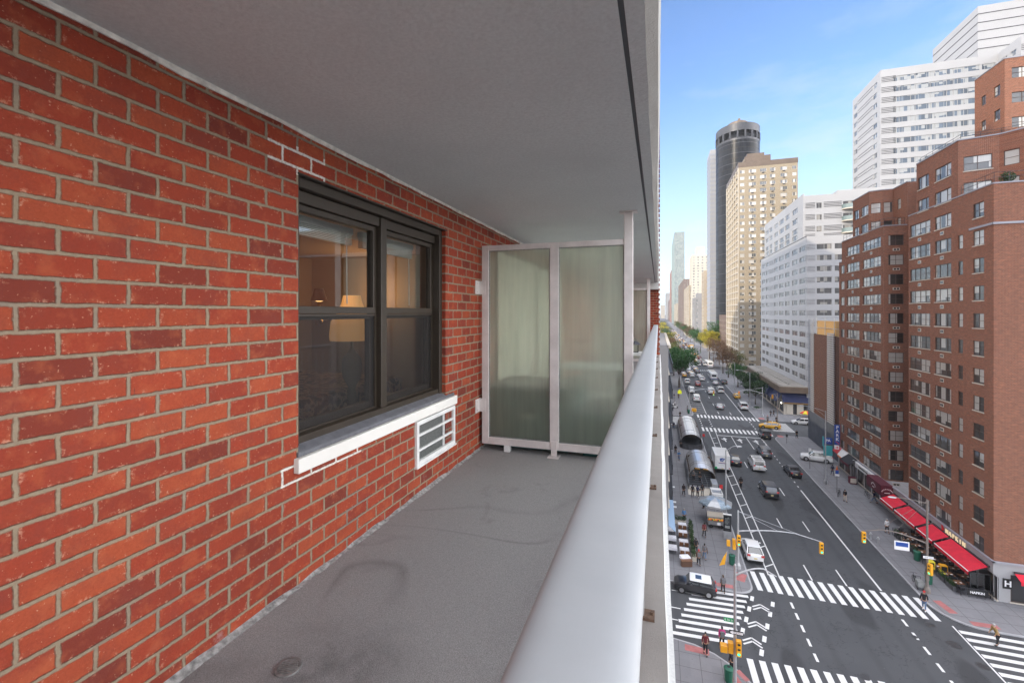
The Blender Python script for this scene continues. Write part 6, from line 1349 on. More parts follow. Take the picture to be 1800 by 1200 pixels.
# information kiosk
t = thing('information_kiosk', 'tall black and grey information kiosk by the food cart', 'kiosk', (7.75, 58.6, .13), R(-4)); m = MB(); m.box(-.42,.42,-.12,.12,0,.95); m.build('base', 'galvanised', t, bevel=.02); m = MB(); m.box(-.42,.42,-.11,.11,.95,2.9); m.build('cabinet', 'black', t, bevel=.02)
m = MB(); m.box(-.45,.45,-.14,.14,2.9,2.97); m.build('cap', 'white_metal', t)
m = MB(); m.box(-.33,.33,-.125,-.112,1.25,2.7); o = m.build('screen', 'car_glass', t); m = MB()
for k in range(6): m.box(-.26,.18-.05*(k%3),-.129,-.126,2.5-.13*k,2.55-.13*k)
m.box(-.25,.25,-.129,-.126,1.35,1.65); obj('screen_lines', m.mesh('screen_lines', 'grille_mesh'), o)
# food cart with its parasol
t = thing('food_cart', 'steel food cart with fruit on display under the silver parasol', 'food cart', (6.8, 61.6, .13), R(3)); m = MB(); m.box(-.95,.95,-.5,.6,.35,1.05); m.build('cabinet', 'steel', t, bevel=.03); m = MB(); m.box(-1.0,1.0,-.8,-.4,.95,1.0); m.build('shelf', 'steel', t)
for x in (-.6, .6): m = MB(); m.cyl((x,-.55,.22),(x,-.47,.22),.22); m.build('wheel', 'tyre', t)
r3 = random.Random(4)
for k in range(26):
    m = MB(); m.ell((0,0,0),(.10,.10,.10),8,5); o = m.build('fruit', ['sign_orange','taxi_yellow','sign_red','leaf_green','cloth_yellow'][k%5], t, smooth=True); o.location = (-.9+.14*(k%13), -.7+.22*(k//13), 1.10)
for x in (-.9,.9):
    for y in (-.6,.55): m = MB(); m.cyl((x,y,1.0),(x,y,2.4),.02,n=6); m.build('post', 'steel', t)
m = MB(); m.box(-.95,.95,.2,.25,1.1,1.75); m.build('back_board', 'limestone', t); m = MB(); m.box(.05,.45,-.82,-.81,.55,.9); m.build('price_card', 'sign_white', t)
t = thing('parasol', 'big silver blue eight sided parasol over the food cart', 'parasol', (7.0, 63.6, .13)); m = MB(); R8 = [(2.05*math.cos(math.pi/4*k+.2), 2.05*math.sin(math.pi/4*k+.2)) for k in range(8)]
def umb(R_, z0, z1, drop, mats, par):
    m = MB(); n = len(R_)
    for k in range(n): a = R_[k]; b_ = R_[(k+1)%n]; mi = k % len(mats); m.add([(0,0,z1),(a[0]*.55,a[1]*.55,z0+(z1-z0)*.62),(b_[0]*.55,b_[1]*.55,z0+(z1-z0)*.62),(a[0],a[1],z0),(b_[0],b_[1],z0),(a[0]*1.01,a[1]*1.01,z0-drop),(b_[0]*1.01,b_[1]*1.01,z0-drop)], [(0,1,2),(1,3,4,2),(3,5,6,4)], mi)
    return m.build('canopy', mats, par, fix=False)
umb(R8, 2.35, 2.95, .22, ['umbrella_silver', 'galvanised'], t); m = MB(); m.cyl((0,0,0),(0,0,3.0),.035,n=8); m.build('pole', 'steel', t)
for x, y in R8: m = MB(); m.cyl((0,0,2.9),(x*.98,y*.98,2.33),.014,n=4); m.build('rib', 'steel', t)
t = thing('food_cart', 'small white vendor cart behind the silver parasol', 'food cart', (7.9, 70.6, .13)); m = MB(); m.box(-.75,.75,-1.2,1.2,.3,1.25); m.build('cabinet', 'white_metal', t, bevel=.04); m = MB(); m.box(-.6,.6,-.9,.0,1.26,1.34); m.build('tray', 'steel', t)
for y in (-.7,.7): m = MB(); m.cyl((-.8,y,.25),(-.72,y,.25),.25); m.build('wheel', 'tyre', t)
t = thing('hot_dog_cart', 'vendor cart under a red and yellow parasol by the corner shop', 'food cart', (34.5, 127.6, .13)); m = MB(); m.box(-.9,.9,-.5,.5,.3,1.3); m.build('cabinet', 'steel', t, bevel=.03)
t = thing('parasol', 'red and yellow striped parasol by the corner shop', 'parasol', (34.5, 127.6, .13)); umb([(1.3*math.cos(math.pi/4*k), 1.3*math.sin(math.pi/4*k)) for k in range(8)], 2.2, 2.8, .15, ['sign_red', 'cloth_yellow'], t); m = MB(); m.cyl((0,0,1.2),(0,0,2.8),.03,n=8); m.build('pole', 'steel', t)
# ---- subway entrances
def subway(label, x, y0, y1, flip, white, blunt=False):
    t = thing('subway_entrance', label, 'subway entrance', (x, (y0+y1)/2, .13), R(180) if flip else 0); Ln = y1-y0; hw = 2.0
    # local: opening at -y end, rounded closed end at +y
    def rib(yy, k=1.0, up=1.0): return [(hw*k*math.cos(R(a)), yy, .9+(2.1*up)*math.sin(R(a))**.8) for a in range(0, 181, 12)]
    ys_ = [(-Ln/2+2.5, 1.0, .80), (-Ln/2+4, 1.0, .95), (-2, 1.0, 1.0), (Ln/2-4, 1.0, .98), (Ln/2-2, .96, .92), (Ln/2-.9, .80, .78), (Ln/2-.2, .5, .5), (Ln/2, .15, .25)]
    if blunt: ys_ = [(-Ln/2+1.0, .97, .9)]+ys_[1:-3]+[(Ln/2-1.2, .97, .9)]
    rb = [rib(*q) for q in ys_]; m = MB(); n = len(rb[0])
    for a, b_ in zip(rb, rb[1:]):
        for j in range(n-1):
            mid = abs(j+.5-(n-1)/2) < 2.2; m.quad(a[j], a[j+1], b_[j+1], b_[j], 1 if (mid and white) else 0)
    m.build('glass_canopy', ['canopy_glass', 'white_metal'], t, fix=False)
    m = MB()
    for r_ in rb[:-1]: m.tube(r_, .05, 6)
    for j in (0, 3, 6, 9, 12, 15): m.tube([r_[min(j, n-1)] for r_ in rb], .035, 5)
    yy = -Ln/2+4.3
    while yy < Ln/2-4.2: m.tube(rib(yy, 1.0, .97), .035, 5); yy += 1.3
    m.build('canopy_frame', 'steel', t)
    o_ = [(-hw, -Ln/2), (-hw, Ln/2-2)]+[(-hw*math.cos(R(a)), Ln/2-2+2*math.sin(R(a))) for a in range(15, 180, 15)]+[(hw, Ln/2-2), (hw, -Ln/2)]
    m = MB()
    for p, q in zip(o_, o_[1:]): d = V((q[0]-p[0], q[1]-p[1], 0)).normalized(); m.slab([(p[0],p[1],0),(q[0],q[1],0),(q[0],q[1],1.0),(p[0],p[1],1.0)], (-d.y,d.x,0), .12)
    m.build('parapet', 'dark_panel', t)
    m = MB()
    for k in range(14): m.box(-hw+.1, hw-.1, -Ln/2+2+.5*k, -Ln/2+2.5+.5*k, .002, .03 if k % 2 else .015, k % 2)
    m.box(-hw+.1, hw-.1, -Ln/2+9, Ln/2-2, .002, .01, 0); m.build('stairs', ['black', 'dark_panel'], t)
    m = MB(); m.box(-hw+.13, -hw+.2, -Ln/2+2.5, Ln/2-2.5, 1.0, 2.2); m.box(hw-.2, hw-.13, -Ln/2+2.5, Ln/2-2.5, .1, 2.2); m.box(-1.7, 1.7, -Ln/2+9, -Ln/2+9.2, .01, 2.5); m.build('inner_lining', 'room_dark', t)
    m = MB()
    for xx in (-.1, .6): m.cyl((xx,-Ln/2+1,.9),(xx,-Ln/2+6,.5),.03,n=6); m.cyl((xx,-Ln/2+1,0),(xx,-Ln/2+1,.9),.03,n=6)
    m.build('handrail', 'steel', t); m = MB(); m.box(-1.2, .6, -Ln/2+2.35, -Ln/2+2.45, 2.35, 2.62); m.build('sign_board', 'black', t)
    for xx in (-.7, .5): m = MB(); m.box(xx-.35, xx+.35, -Ln/2+2.32, -Ln/2+2.345, 2.48, 2.56); m.build('sign_text_strip', 'cool_lamp' if 0 else 'taxi_yellow', t)
    m = MB(); m.box(1.15, 1.95, -Ln/2-.2, -Ln/2+2.2, 0, 1.25); m.build('lift_box', 'galvanised', t)
    return t
g = NG('canopy_glass'); fr = g.n('Fresnel'); fr.inputs[0].default_value = 1.15; tr = g.n('BsdfTransparent'); tr.inputs[0].default_value = (.8,.85,.85,1); gl = g.n('BsdfGlossy'); gl.inputs[1].default_value = .4
df = g.n('BsdfDiffuse'); df.inputs[0].default_value = (.35,.4,.4,1); m_1 = g.n('MixShader'); m_1.inputs[0].default_value = .06; g.l(tr.outputs[0], m_1.inputs[1]); g.l(df.outputs[0], m_1.inputs[2]); m_2 = g.n('MixShader'); g.l(fr.outputs[0], m_2.inputs[0]); g.l(m_1.outputs[0], m_2.inputs[1]); g.l(gl.outputs[0], m_2.inputs[2]); g.l(m_2.outputs[0], g.o.inputs[0])
M('dark_panel', (.11,.11,.115), .5, .3, .15, 3)
subway('glass canopied subway entrance opening towards us, beside the mail truck', 6.45, 73.4, 87.0, False, False)
subway('glass subway canopy with a white roof strip and rounded dark base', 6.2, 94.5, 113.5, True, True, True)
t = thing('entrance_lamp', 'green globe lamp post at the subway stairs', 'lamp', (8.45, 76.0, .13)); m = MB(); m.cyl((0,0,0),(0,0,2.7),.05,n=8); m.build('post', 'dark_steel', t); m = MB(); m.ell((0,0,2.85),(.2,.2,.2)); m.build('globe', 'sign_green', t, smooth=True)
m = MB(); m.box(4.2, 8.3, 71.2, 74.6, .1, .137); struct(m, 'stair_landing', 'limestone')
# ---- tables on the left sidewalk
def table(label, x, y, rz=0, cloth='table_cloth', seats=True, w_=.95, group='white clothed tables outside the left restaurant', dark=False, top='wood'):
    t = thing('dining_table', label, 'table', (x, y, .13), R(rz), group)
    m = MB(); m.box(-w_/2,w_/2,-.36,.36,.70,.74); m.build('top', top, t)
    if cloth: m = MB(); m.rings([[(sx*(w_/2+.015),sy*.375,z) for sx, sy in ((1,-1),(1,1),(-1,1),(-1,-1))] for z in (.42,.745)]); m.build('tablecloth', cloth, t, bevel=.02)
    for sx in (-.35,.35):
        for sy in (-.28,.28): m = MB(); m.cyl((sx,sy,0),(sx,sy,.7),.02,n=6); m.build('leg', 'dark_steel', t)
    for k in range(2): m = MB(); m.lathe([(.09,.748),(.1,.756)], (-.22+.44*k,-.12,0), 12); m.build('plate', 'sign_white', t)
    return t
def chair(label, x, y, rz, group, col='wood'):
    t = thing('dining_chair', label, 'chair', (x, y, .13), R(rz), group); m = MB(); m.box(-.2,.2,-.2,.2,.43,.47); m.build('seat', col, t); m = MB(); m.box(-.2,.2,-.23,-.2,.5,.92); m.build('backrest', col, t)
    for sx in (-.18,.18):
        for sy in (-.18,.18): m = MB(); m.cyl((sx,sy,0),(sx,sy,.43),.016,n=5); m.build('leg', 'dark_steel', t)
    return t
tb = table('white clothed table in the dining row by the left planters', 2.75, 59.4, 4); ch0 = chair('dark wooden chair tucked at the white clothed tables', 2.5, 58.75, 0, 'chairs at the white clothed tables')
TY = (59.4, 57.4, 55.1, 53.2)
for i, yy in enumerate(TY):
    if i: copy_tree(tb, None, (2.75-.02*i, yy, .13), R(3))
    for xx in (2.45, 3.0):
        if i or xx > 2.5: copy_tree(ch0, None, (xx, yy-.68, .13), 0)
for i, yy in enumerate((58, 55.6, 53.4)): copy_tree(tb, None, (1.45, yy, .13), R(2), 'white clothed table in the inner row half hidden by the balcony kerb')['group'] = 'inner row of white clothed tables'
table('round shouldered white clothed table at the near end of the dining row, turned askew', 2.7, 51.6, 24, group=None)
t = thing('service_stand', 'low brown wicker service stand at the near end of the tables', 'stand', (2.8, 51.0, .13), R(20)); m = MB(); m.box(-.55,.55,-.2,.2,0,.6); m.build('cabinet', 'cloth_brown', t, bevel=.02); m = MB(); m.box(-.58,.58,-.23,.23,.6,.64); m.build('top', 'wood', t)
def leafball(mb, c, r, n, sz, rg, flat=.0):
    for k in range(n):
        while True:
            q = V((rg.uniform(-1,1), rg.uniform(-1,1), rg.uniform(-1,1)))
            if .15 < q.length < 1: break
        p = V((c[0]+q.x*r[0], c[1]+q.y*r[1], c[2]+q.z*r[2])); a = V((rg.gauss(0,1), rg.gauss(0,1), rg.gauss(0,1))).normalized(); b_ = a.cross(V((rg.gauss(0,1), rg.gauss(0,1), rg.gauss(0,1)))).normalized(); s = sz*rg.uniform(.6,1.3)
        mb.add([p-a*s, p-b_*s*.55, p+a*s, p+b_*s*.55], [(0,1,2,3)])
def planter(label, x, y, rz, L_=1.6, h=.5, leaf='leaf_hedge', box_='limestone', fl=None, group=None, bw=.22):
    t = thing('planter', label, 'planter', (x, y, .13), R(rz), group); m = MB(); m.box(-L_/2,L_/2,-bw,bw,0,.45); m.build('box', box_, t, bevel=.02); rg = random.Random(int(x*10+y*7))
    m = MB(); n = max(2, int(L_/.45))
    for k in range(n): leafball(m, (-L_/2+L_*(k+.5)/n, 0, .5+h*.4), (.32,.27,h*.6*rg.uniform(.7,1.3)), 130, .07, rg)
    m.build('foliage', leaf, t, fix=False)
    if fl: m = MB(); leafball(m, (0,0,.6+h*.5), (L_*.45,.22,h*.4), 60, .06, rg); m.build('flowers', fl, t, fix=False)
    return t
for i, yy in enumerate((59.6, 57.9, 56.2, 54.5, 52.9)): planter('leafy planter box beside the white clothed tables', 3.75-.03*i, yy, 92, 1.5, .7, group='planters along the left dining row')
planter('planter closing the far end of the left dining row', 2.4, 61.0, 0, 1.8, .6); 
# paper squares on the walk
for y in (66.1, 67.8, 73.6): m = MB(); m.box(-.35,.35,-.3,.3,0,.006); tag(m.build('cellar_hatch', 'white_metal'), f'pale hatch plate in the left sidewalk, {"nearest" if y < 67 else "middle" if y < 70 else "farthest"} of three', 'hatch').location = (2.0, y, .132)
# ---- right side: red awnings and patio
def awning(label, ya, yb):
    t = thing('awning', label, 'awning', (X0, (ya+yb)/2, 2.2)); m = MB(); n = max(2, int((yb-ya)/1.1))
    xi, zi, xo_, zo = X0-.2, 2.98, 28.15, 2.3
    m.slab([(xi,ya,zi),(xi,yb,zi),(xo_,yb,zo),(xo_,ya,zo)], (-.4,0,1), .03); m.build('fabric', 'awning_red', t, world=True)
    m = MB(); m.slab([(xo_,ya,zo),(xo_,yb,zo),(xo_-.02,yb,zo-.32),(xo_-.02,ya,zo-.32)], (-1,0,0), .02); m.build('valance', 'awning_red', t, world=True)
    m = MB(); m.cyl((xo_-.03,ya,zo+.03),(xo_-.03,yb,zo+.03),.045,n=8); m.build('front_bar', 'sign_white', t, world=True)
    m = MB(); m.box(xi-.02,xi+.19,ya-.03,yb+.03,zi-.02,zi+.16); m.build('cassette', 'dark_steel', t, world=True)
    for y in (ya+.15, yb-.15): m = MB(); m.cyl((xi,y,zi-.25),(xo_,y,zo-.05),.03,n=6); m.build('arm', 'dark_steel', t, world=True)
awning('nearest red awning, the longest one at the corner', 54.3, 59.85); awning('second red awning from the corner', 60.3, 63.35); awning('third red awning from the corner', 63.85, 68.4); awning('farthest red awning beside the maroon box awning', 68.9, 72.2)
s_ = thing('shop_sign', 'raised cream and red letters over the nearest red awning', 'sign', (X0-.1, 60, 3.3))
q = facing(text_mb('5', .85, .04, .02), (X0-.16, 61.5, 3.42), (0,-1)); q.build('number', 'sign_red', s_, world=True)
M('letter_cream', (.85,.72,.45), .5, emit=.25)
for i, chh in enumerate('NAPKIN'): q = facing(text_mb(chh, .62, .04, .015), (X0-.16, 60.75-.57*i, 3.34), (0,-1)); q.build('letter', 'letter_cream', s_, world=True)
s_ = thing('emblem_sign', 'square black sign with a white letter on the white corner wall', 'sign', (30.75, 53.8, 1.9)); m = MB(); m.box(-.33,.33,-.05,.03,-.45,.45); m.build('board', 'black', s_); q = facing(text_mb('H', .75, .01, .02), (0,-.062,0), (1,0)); q.build('lettering', 'sign_white', s_)
t = thing('awning', 'small red awning over the corner doorway at the right edge', 'awning', (33.2, 53.7, 2.6)); m = MB(); m.slab([(-2,0,.35),(2.3,0,.35),(2.3,-.8,.0),(-2,-.8,.0)], (0,-.4,1), .03); m.build('fabric', 'awning_red', t); m = MB(); m.box(-2,2.3,-.83,-.8,-.28,0); m.build('valance', 'awning_red', t); q = facing(text_mb('NAPKIN', .22, .004), (.2,-.84,-.14), (1,0)); q.build('lettering', 'sign_white', t); m = MB(); m.box(-2.05,2.35,-.02,.02,.36,.55); m.build('cassette', 'dark_steel', t)
# glazed end wall of the patio
t = thing('patio_enclosure', 'dark framed glass enclosure and low rail around the red awning patio', 'enclosure', (28.7, 54.0, .13)); m = MB()
for x in (28.2, 28.75, 29.25, 29.7): m.box(x-.03, x+.03, 54.12, 54.18, .13, 2.35)
m.box(28.2, 29.7, 54.12, 54.18, 2.3, 2.36); m.build('frame', 'dark_steel', t, world=True); m = MB(); m.box(28.2,29.7,54.14,54.15,.9,2.3); m.build('glass', 'clear_glass', t, world=True)
m = MB(); rail_path(m, [(29.7,53.75),(27.3,53.75),(26.9,56.9),(26.95,66.0),(29.3,66.4)], .13, .85, .5); m.build('rail', 'dark_steel', t, world=True)
m = MB(); m.box(27.75,29.3,53.70,53.73,.35,.95); o = m.build('banner', 'black', t, world=True); q = facing(text_mb('NAPKIN', .3, .004, .008), (28.5-28.7,53.69-54,.66-.13), (1,0)); obj('lettering', q.mesh('lettering', 'sign_white'), t)
m = MB(); m.box(27.0, 29.6, 53.9, 66.2, .133, .145); struct(m, 'patio_floor', 'slate')
tb2 = table('wooden patio table with white napkins near the rail of the red patio', 27.6, 54.9, 8, None, w_=.9, group='wooden tables of the red awning patio'); ch2 = chair('dark chair on the red awning patio', 27.6, 55.6, 180, 'chairs on the red awning patio', 'cloth_black')
for i in range(8):
    for j, xx in enumerate((27.6, 28.9)):
        yy = 54.9+1.45*i
        if i or j: copy_tree(tb2, None, (xx, yy, .13), R(5*((i+j)%3)-3))
        for k in (-.62, .62):
            if (i, j, k) != (0,0,.62): copy_tree(ch2, None, (xx+.1*((i+j)%2), yy+k, .13), R(180 if k > 0 else 0))
for yy, lf in ((55.0,'leaf_hedge'),(56.4,'leaf_green'),(61.5,'leaf_hedge'),(63.4,'leaf_olive'),(65.2,'leaf_hedge')): planter('planter box with mixed greenery along the red patio rail', 27.15, yy, 90, 1.2, .4, lf, 'dark_panel', 'cloth_yellow' if lf == 'leaf_green' else None, group='planters along the red patio', bw=.13)
t = thing('news_box', 'yellow newspaper box at the gap in the patio rail', 'news box', (26.9, 57.9, .13)); m = MB(); m.box(-.3,.3,-.25,.25,.3,1.1); m.build('cabinet', 'cloth_yellow', t, bevel=.03); m = MB(); m.box(-.2,.2,-.1,.1,0,.3); m.build('foot', 'black', t); m = MB(); m.box(-.2,.2,-.262,-.25,.6,1.0); m.build('window', 'black', t)
t = thing('news_box', 'open yellow display box right of the newspaper box', 'news box', (27.8, 57.6, .13)); m = MB(); m.box(-.3,.3,-.25,.25,.3,1.0); m.build('cabinet', 'signal_yellow', t, bevel=.03); m = MB(); m.box(-.22,.22,-.262,-.25,.4,.9); m.build('window', 'black', t)
# maroon box awning and the shops beyond
t = thing('awning', 'maroon box awning with white arched marks', 'awning', (29.2, 74.5, 2.4)); m = MB(); m.box(28.35,X0-.07,72.6,77.0,2.45,3.9); m.build('fabric', 'awning_maroon', t, world=True, bevel=.04)
M('mark_pale', (.7,.6,.6), .7)
for cen, ux, n_ in (((28.34,74.8),(0,-1),1),((29.05,72.59),(1,0),1)):
    m = MB(); nn = V((ux[1]*1., -ux[0]*1., 0)); c3_ = V((cen[0],cen[1],2.85)); U = V((ux[0],ux[1],0))
    for k in range(9): a = R(20+17.5*k); p = c3_+U*(.62*math.cos(a))+V((0,0,.62*math.sin(a)*.8)); m.slab([p-U*.05, p+U*.05, p+U*.05+V((0,0,.14)), p-U*.05+V((0,0,.14))], nn*-1 if 0 else (-1,0,0) if ux[0] == 0 else (0,-1,0), .012)
    m.slab([c3_-U*.3, c3_+U*.3, c3_+U*.3+V((0,0,.1)), c3_-U*.3+V((0,0,.1))], (-1,0,0) if ux[0] == 0 else (0,-1,0), .012)
    m.build('arched_mark', 'mark_pale', t, world=True)
t = thing('shop_sign', 'long white shop sign with black lettering beyond the maroon awning', 'sign', (29.5, 80, 3)); m = MB(); m.box(29.3,29.72,77.2,83.6,2.9,3.65); m.build('board', 'white_paint', t, world=True, bevel=.02); m = MB(); rk = random.Random(2); yy = 82.3
while yy > 79.3: w5 = rk.uniform(.08,.22); m.box(29.28,29.299,yy-w5,yy,3.14+rk.uniform(0,.08),3.42-rk.uniform(0,.05)); yy -= w5+rk.uniform(.05,.1)
m.build('worn_lettering', 'black', t, world=True)
for yy in (78.0, 80.4, 82.9): m = MB(); m.cyl((29.5,yy,3.7),(28.9,yy,4.1),.03,n=6); m.ell((28.85,yy,4.1),(.12,.08,.06),8,5); m.build('spot_lamp', 'white_metal', t, world=True)
t = thing('awning', 'black sloping shop awning between two white shop signs', 'awning', (29.2, 85, 3)); m = MB(); m.slab([(29.7,83.8,3.9),(29.7,87.2,3.9),(28.5,87.2,3.0),(28.5,83.8,3.0)], (-.5,0,1), .03); m.build('fabric', 'awning_black', t, world=True); m = MB(); m.slab([(28.5,83.8,3.0),(28.5,87.2,3.0),(28.5,87.2,2.6),(28.5,83.8,2.6)], (-1,0,0), .02); m.build('valance', 'awning_maroon', t, world=True)
t = thing('shop_sign', 'white slanting shop sign with thin grey lettering', 'sign', (29.2, 89, 3)); m = MB(); m.slab([(29.7,87.3,3.9),(29.7,90.0,3.9),(29.0,90.0,2.9),(29.0,87.3,2.9)], (-.8,0,.6), .04); m.build('board', 'white_paint', t, world=True); m = MB(); m.box(28.95,29.05,87.3,90,2.65,2.88); m.build('orange_edge', 'sign_orange', t, world=True)
t = thing('shop_sign', 'bright red shop sign with white marks at the far end of the shops', 'sign', (29.2, 91, 3)); m = MB(); m.slab([(29.7,90.1,3.9),(29.7,92.3,3.9),(29.0,92.3,2.9),(29.0,90.1,2.9)], (-.8,0,.6), .04); m.build('board', 'sign_red', t, world=True)
t = thing('parking_sign', 'tall vertical blue sign reading PARK above the shops', 'sign', (29.2, 90.6, 4.6)); m = MB(); m.box(28.75,29.55,90.5,90.7,4.4,7.8); m.build('board', 'sign_blue', t, world=True, bevel=.02)
for i, chh in enumerate('PARK'): q = facing(text_mb(chh, .72, .01, .02), (29.15,90.48,7.35-.68*i), (1,0)); q.build('letter', 'sign_white', t, world=True)
m = MB(); m.slab([(28.9,90.48,4.85),(29.4,90.48,4.5),(29.4,90.48,4.65),(28.9,90.48,5.0)], (0,-1,0), .01); m.build('red_arrow', 'sign_red', t, world=True)
t = thing('parking_sign', 'smaller teal framed parking sign left of the tall blue one', 'sign', (28.0, 92.2, 3.6)); m = MB(); m.box(27.5,28.9,92.0,92.15,4.0,5.1); m.build('board', 'sign_blue', t, world=True); q = facing(text_mb('PA', .62, .01, .02), (28.25,91.98,4.62), (1,0)); q.build('lettering', 'sign_white', t, world=True); m = MB(); m.box(27.45,27.6,91.9,92.2,3.6,5.3); m.box(27.6,28.9,91.9,92.2,2.0,3.7); m.build('panel', 'bin_teal' if 'bin_teal' in MT else M('bin_teal', (.05,.35,.38), .5), t, world=True)
t = thing('board_sign', 'white board with red lettering over the garage drive', 'sign', (28.9, 90.3, 4)); m = MB(); m.box(28.65,29.3,90.2,90.3,3.7,4.35); m.build('board', 'sign_white', t, world=True); q = facing(text_mb('10', .42, .01, .02), (28.97,90.19,4.0), (1,0)); q.build('lettering', 'sign_red', t, world=True)
t = thing('shop_display', 'small maroon newsstand projecting by the shop before the white sign', 'stand', (29.1, 83.9, .13)); m = MB(); m.box(-.5,.4,-.4,.4,0,1.0); m.build('cabinet', 'awning_maroon', t, bevel=.02); m = MB(); m.box(-.45,.35,-.42,-.40,.2,.9); m.build('panel', 'limestone', t)
# sign posts, hydrants, cone
def signpost(label, x, y, h=2.9, mat_='sign_white', sec=None):
    t = thing('sign_post', label, 'street sign', (x, y, .13)); m = MB(); m.cyl((0,0,0),(0,0,h),.035,n=8); m.build('post', 'dark_steel', t); m = MB(); m.box(-.2,.2,-.045,-.036,h-.6,h-.05); m.build('plate', mat_, t)
    if sec: m = MB(); m.box(-.28,.28,-.06,-.05,h-.95,h-.66); m.build('lower_plate', sec, t)
    return t
signpost('sign post with a blue and white plate by the locked bicycle', 25.4, 79.0, 3.4, 'sign_blue', 'sign_white'); signpost('sign post in front of the white suv', 24.8, 89.5, 3.6, 'sign_white'); signpost('red sign post between the subway canopies', 8.5, 96.5, 2.9, 'sign_red'); signpost('red round parking sign post beside the parasol', 8.4, 69.6, 2.6, 'sign_red'); signpost('dark ticket post on the right kerb before the second crossing', 25.1, 105.5, 1.9, 'black')
t = thing('crossing_sign', 'bright yellow sign on the left sidewalk in front of the green tree', 'street sign', (5.9, 142.0, .13)); m = MB(); m.cyl((0,0,0),(0,0,3.0),.04,n=8); m.build('post', 'galvanised', t); m = MB(); m.slab([(-.55,-.05,2.9),(.55,-.05,2.9),(.55,-.05,3.7),(0,-.05,4.2),(-.55,-.05,3.7)], (0,-1,0), .03); m.build('plate', M('sign_lime', (.72,.75,.02), .5, emit=.15), t)
t = thing('banner', 'orange pennant flag standing on the left corner beside the crosswalk', 'flag', (6.2, 48.9, .13)); m = MB(); m.cyl((0,0,0),(.25,0,3.3),.02,n=6); m.build('pole', 'galvanised', t); m = MB(); m.slab([(.24,0,3.2),(.05,.0,1.9),(-.45,0,1.7),(-.1,0,2.6)], (0,1,0), .02); m.build('cloth', 'signal_yellow', t)
for x, y, lb in ((23.95,63.9,'pair of grey standpipes on the kerb beside the red patio, left one'),(24.3,62.9,'pair of grey standpipes on the kerb beside the red patio, right one')):
    t = thing('standpipe', lb, 'standpipe', (x, y, .13)); m = MB(); m.lathe([(.09,0),(.08,.5),(.12,.55),(.1,.75),(.03,.82)], n=10); m.build('body', 'galvanised', t, smooth=True); m = MB(); m.cyl((-.16,0,.6),(.16,0,.6),.045,n=8); m.build('outlets', 'galvanised', t)
t = thing('traffic_cone', 'orange traffic cone at the garage drive', 'cone', (29.0, 90.2, .13)); m = MB(); m.lathe([(.17,.03),(.03,.72)], n=12); m.build('cone', 'sign_orange', t, smooth=True); m = MB(); m.box(-.22,.22,-.22,.22,0,.03); m.build('base', 'sign_orange', t)
t = thing('hand_truck', 'dark shopping trolley by the pole on the right corner', 'trolley', (24.15, 53.9, .13)); m = MB()
for s in (-.25,.25): m.tube([(s,-.3,.25),(s,.1,.3),(s,.35,1.05)], .02, 6)
m.cyl((-.25,.35,1.05),(.25,.35,1.05),.02,n=6); m.build('frame', 'dark_steel', t); m = MB(); m.box(-.25,.25,-.4,.2,.35,.85); m.build('basket', 'grille_mesh', t)
for s in (-.22,.22): m = MB(); m.cyl((s,-.2,.1),(s+.03,-.2,.1),.1); m.build('wheel', 'tyre', t)
def scooter(label, x, y, rz):
    t = thing('scooter', label, 'scooter', (x, y, .13), R(rz)); m = MB(); m.box(-.5,.1,-.14,.14,.35,.7); m.box(-.1,.5,-.12,.12,.2,.3); m.slab([(.4,-.15,.3),(.4,.15,.3),(.55,.13,1.0),(.55,-.13,1.0)], (1,0,0), .06); m.build('body', 'paint_white', t, bevel=.05); m = MB(); m.box(-.55,.1,-.13,.13,.7,.8); m.build('seat', 'black', t, bevel=.03)
    for xx in (-.5,.6): m = MB(); m.cyl((xx,-.05,.25),(xx,.05,.25),.25,n=14); m.build('wheel', 'tyre', t)
    m = MB(); m.cyl((.52,-.3,1.05),(.52,.3,1.05),.02,n=6); m.build('handlebar', 'black', t)
scooter('white scooter on the left sidewalk, nearer one', 4.4, 134.5, 30); scooter('white scooter on the left sidewalk, farther one', 4.0, 138.2, 60)
t = thing('dining_shed', 'orange and green market crates between the stripes past the second crossing', 'stall', (9.2, 132.5, 0)); m = MB(); m.box(-.6,.6,-.5,.5,0,.8); m.build('crate', 'signal_yellow', t, bevel=.03)
for k, (yy, hh) in enumerate(((54,3.0),(60,3.0),(88,3.4),(94,3.2))): pass
t = thing('shop_awning', 'pale blue awning edge over the left dining tables', 'awning', (1.0, 61, 2.9)); m = MB(); m.slab([(.0,-8.5,.6),(.0,7.5,.6),(.75,7.5,.0),(.75,-8.5,.0)], (.4,0,1), .04); m.build('fabric', M('awning_blue', (.25,.36,.5), .8), t)
t = thing('shop_awning', 'green striped awning edge on the left past the second crossing', 'awning', (1.0, 137, 3.0)); m = MB(); m.slab([(.0,-6,.5),(.0,6,.5),(1.1,6,.0),(1.1,-6,.0)], (.4,0,1), .05); m.build('fabric', 'sign_green', t)
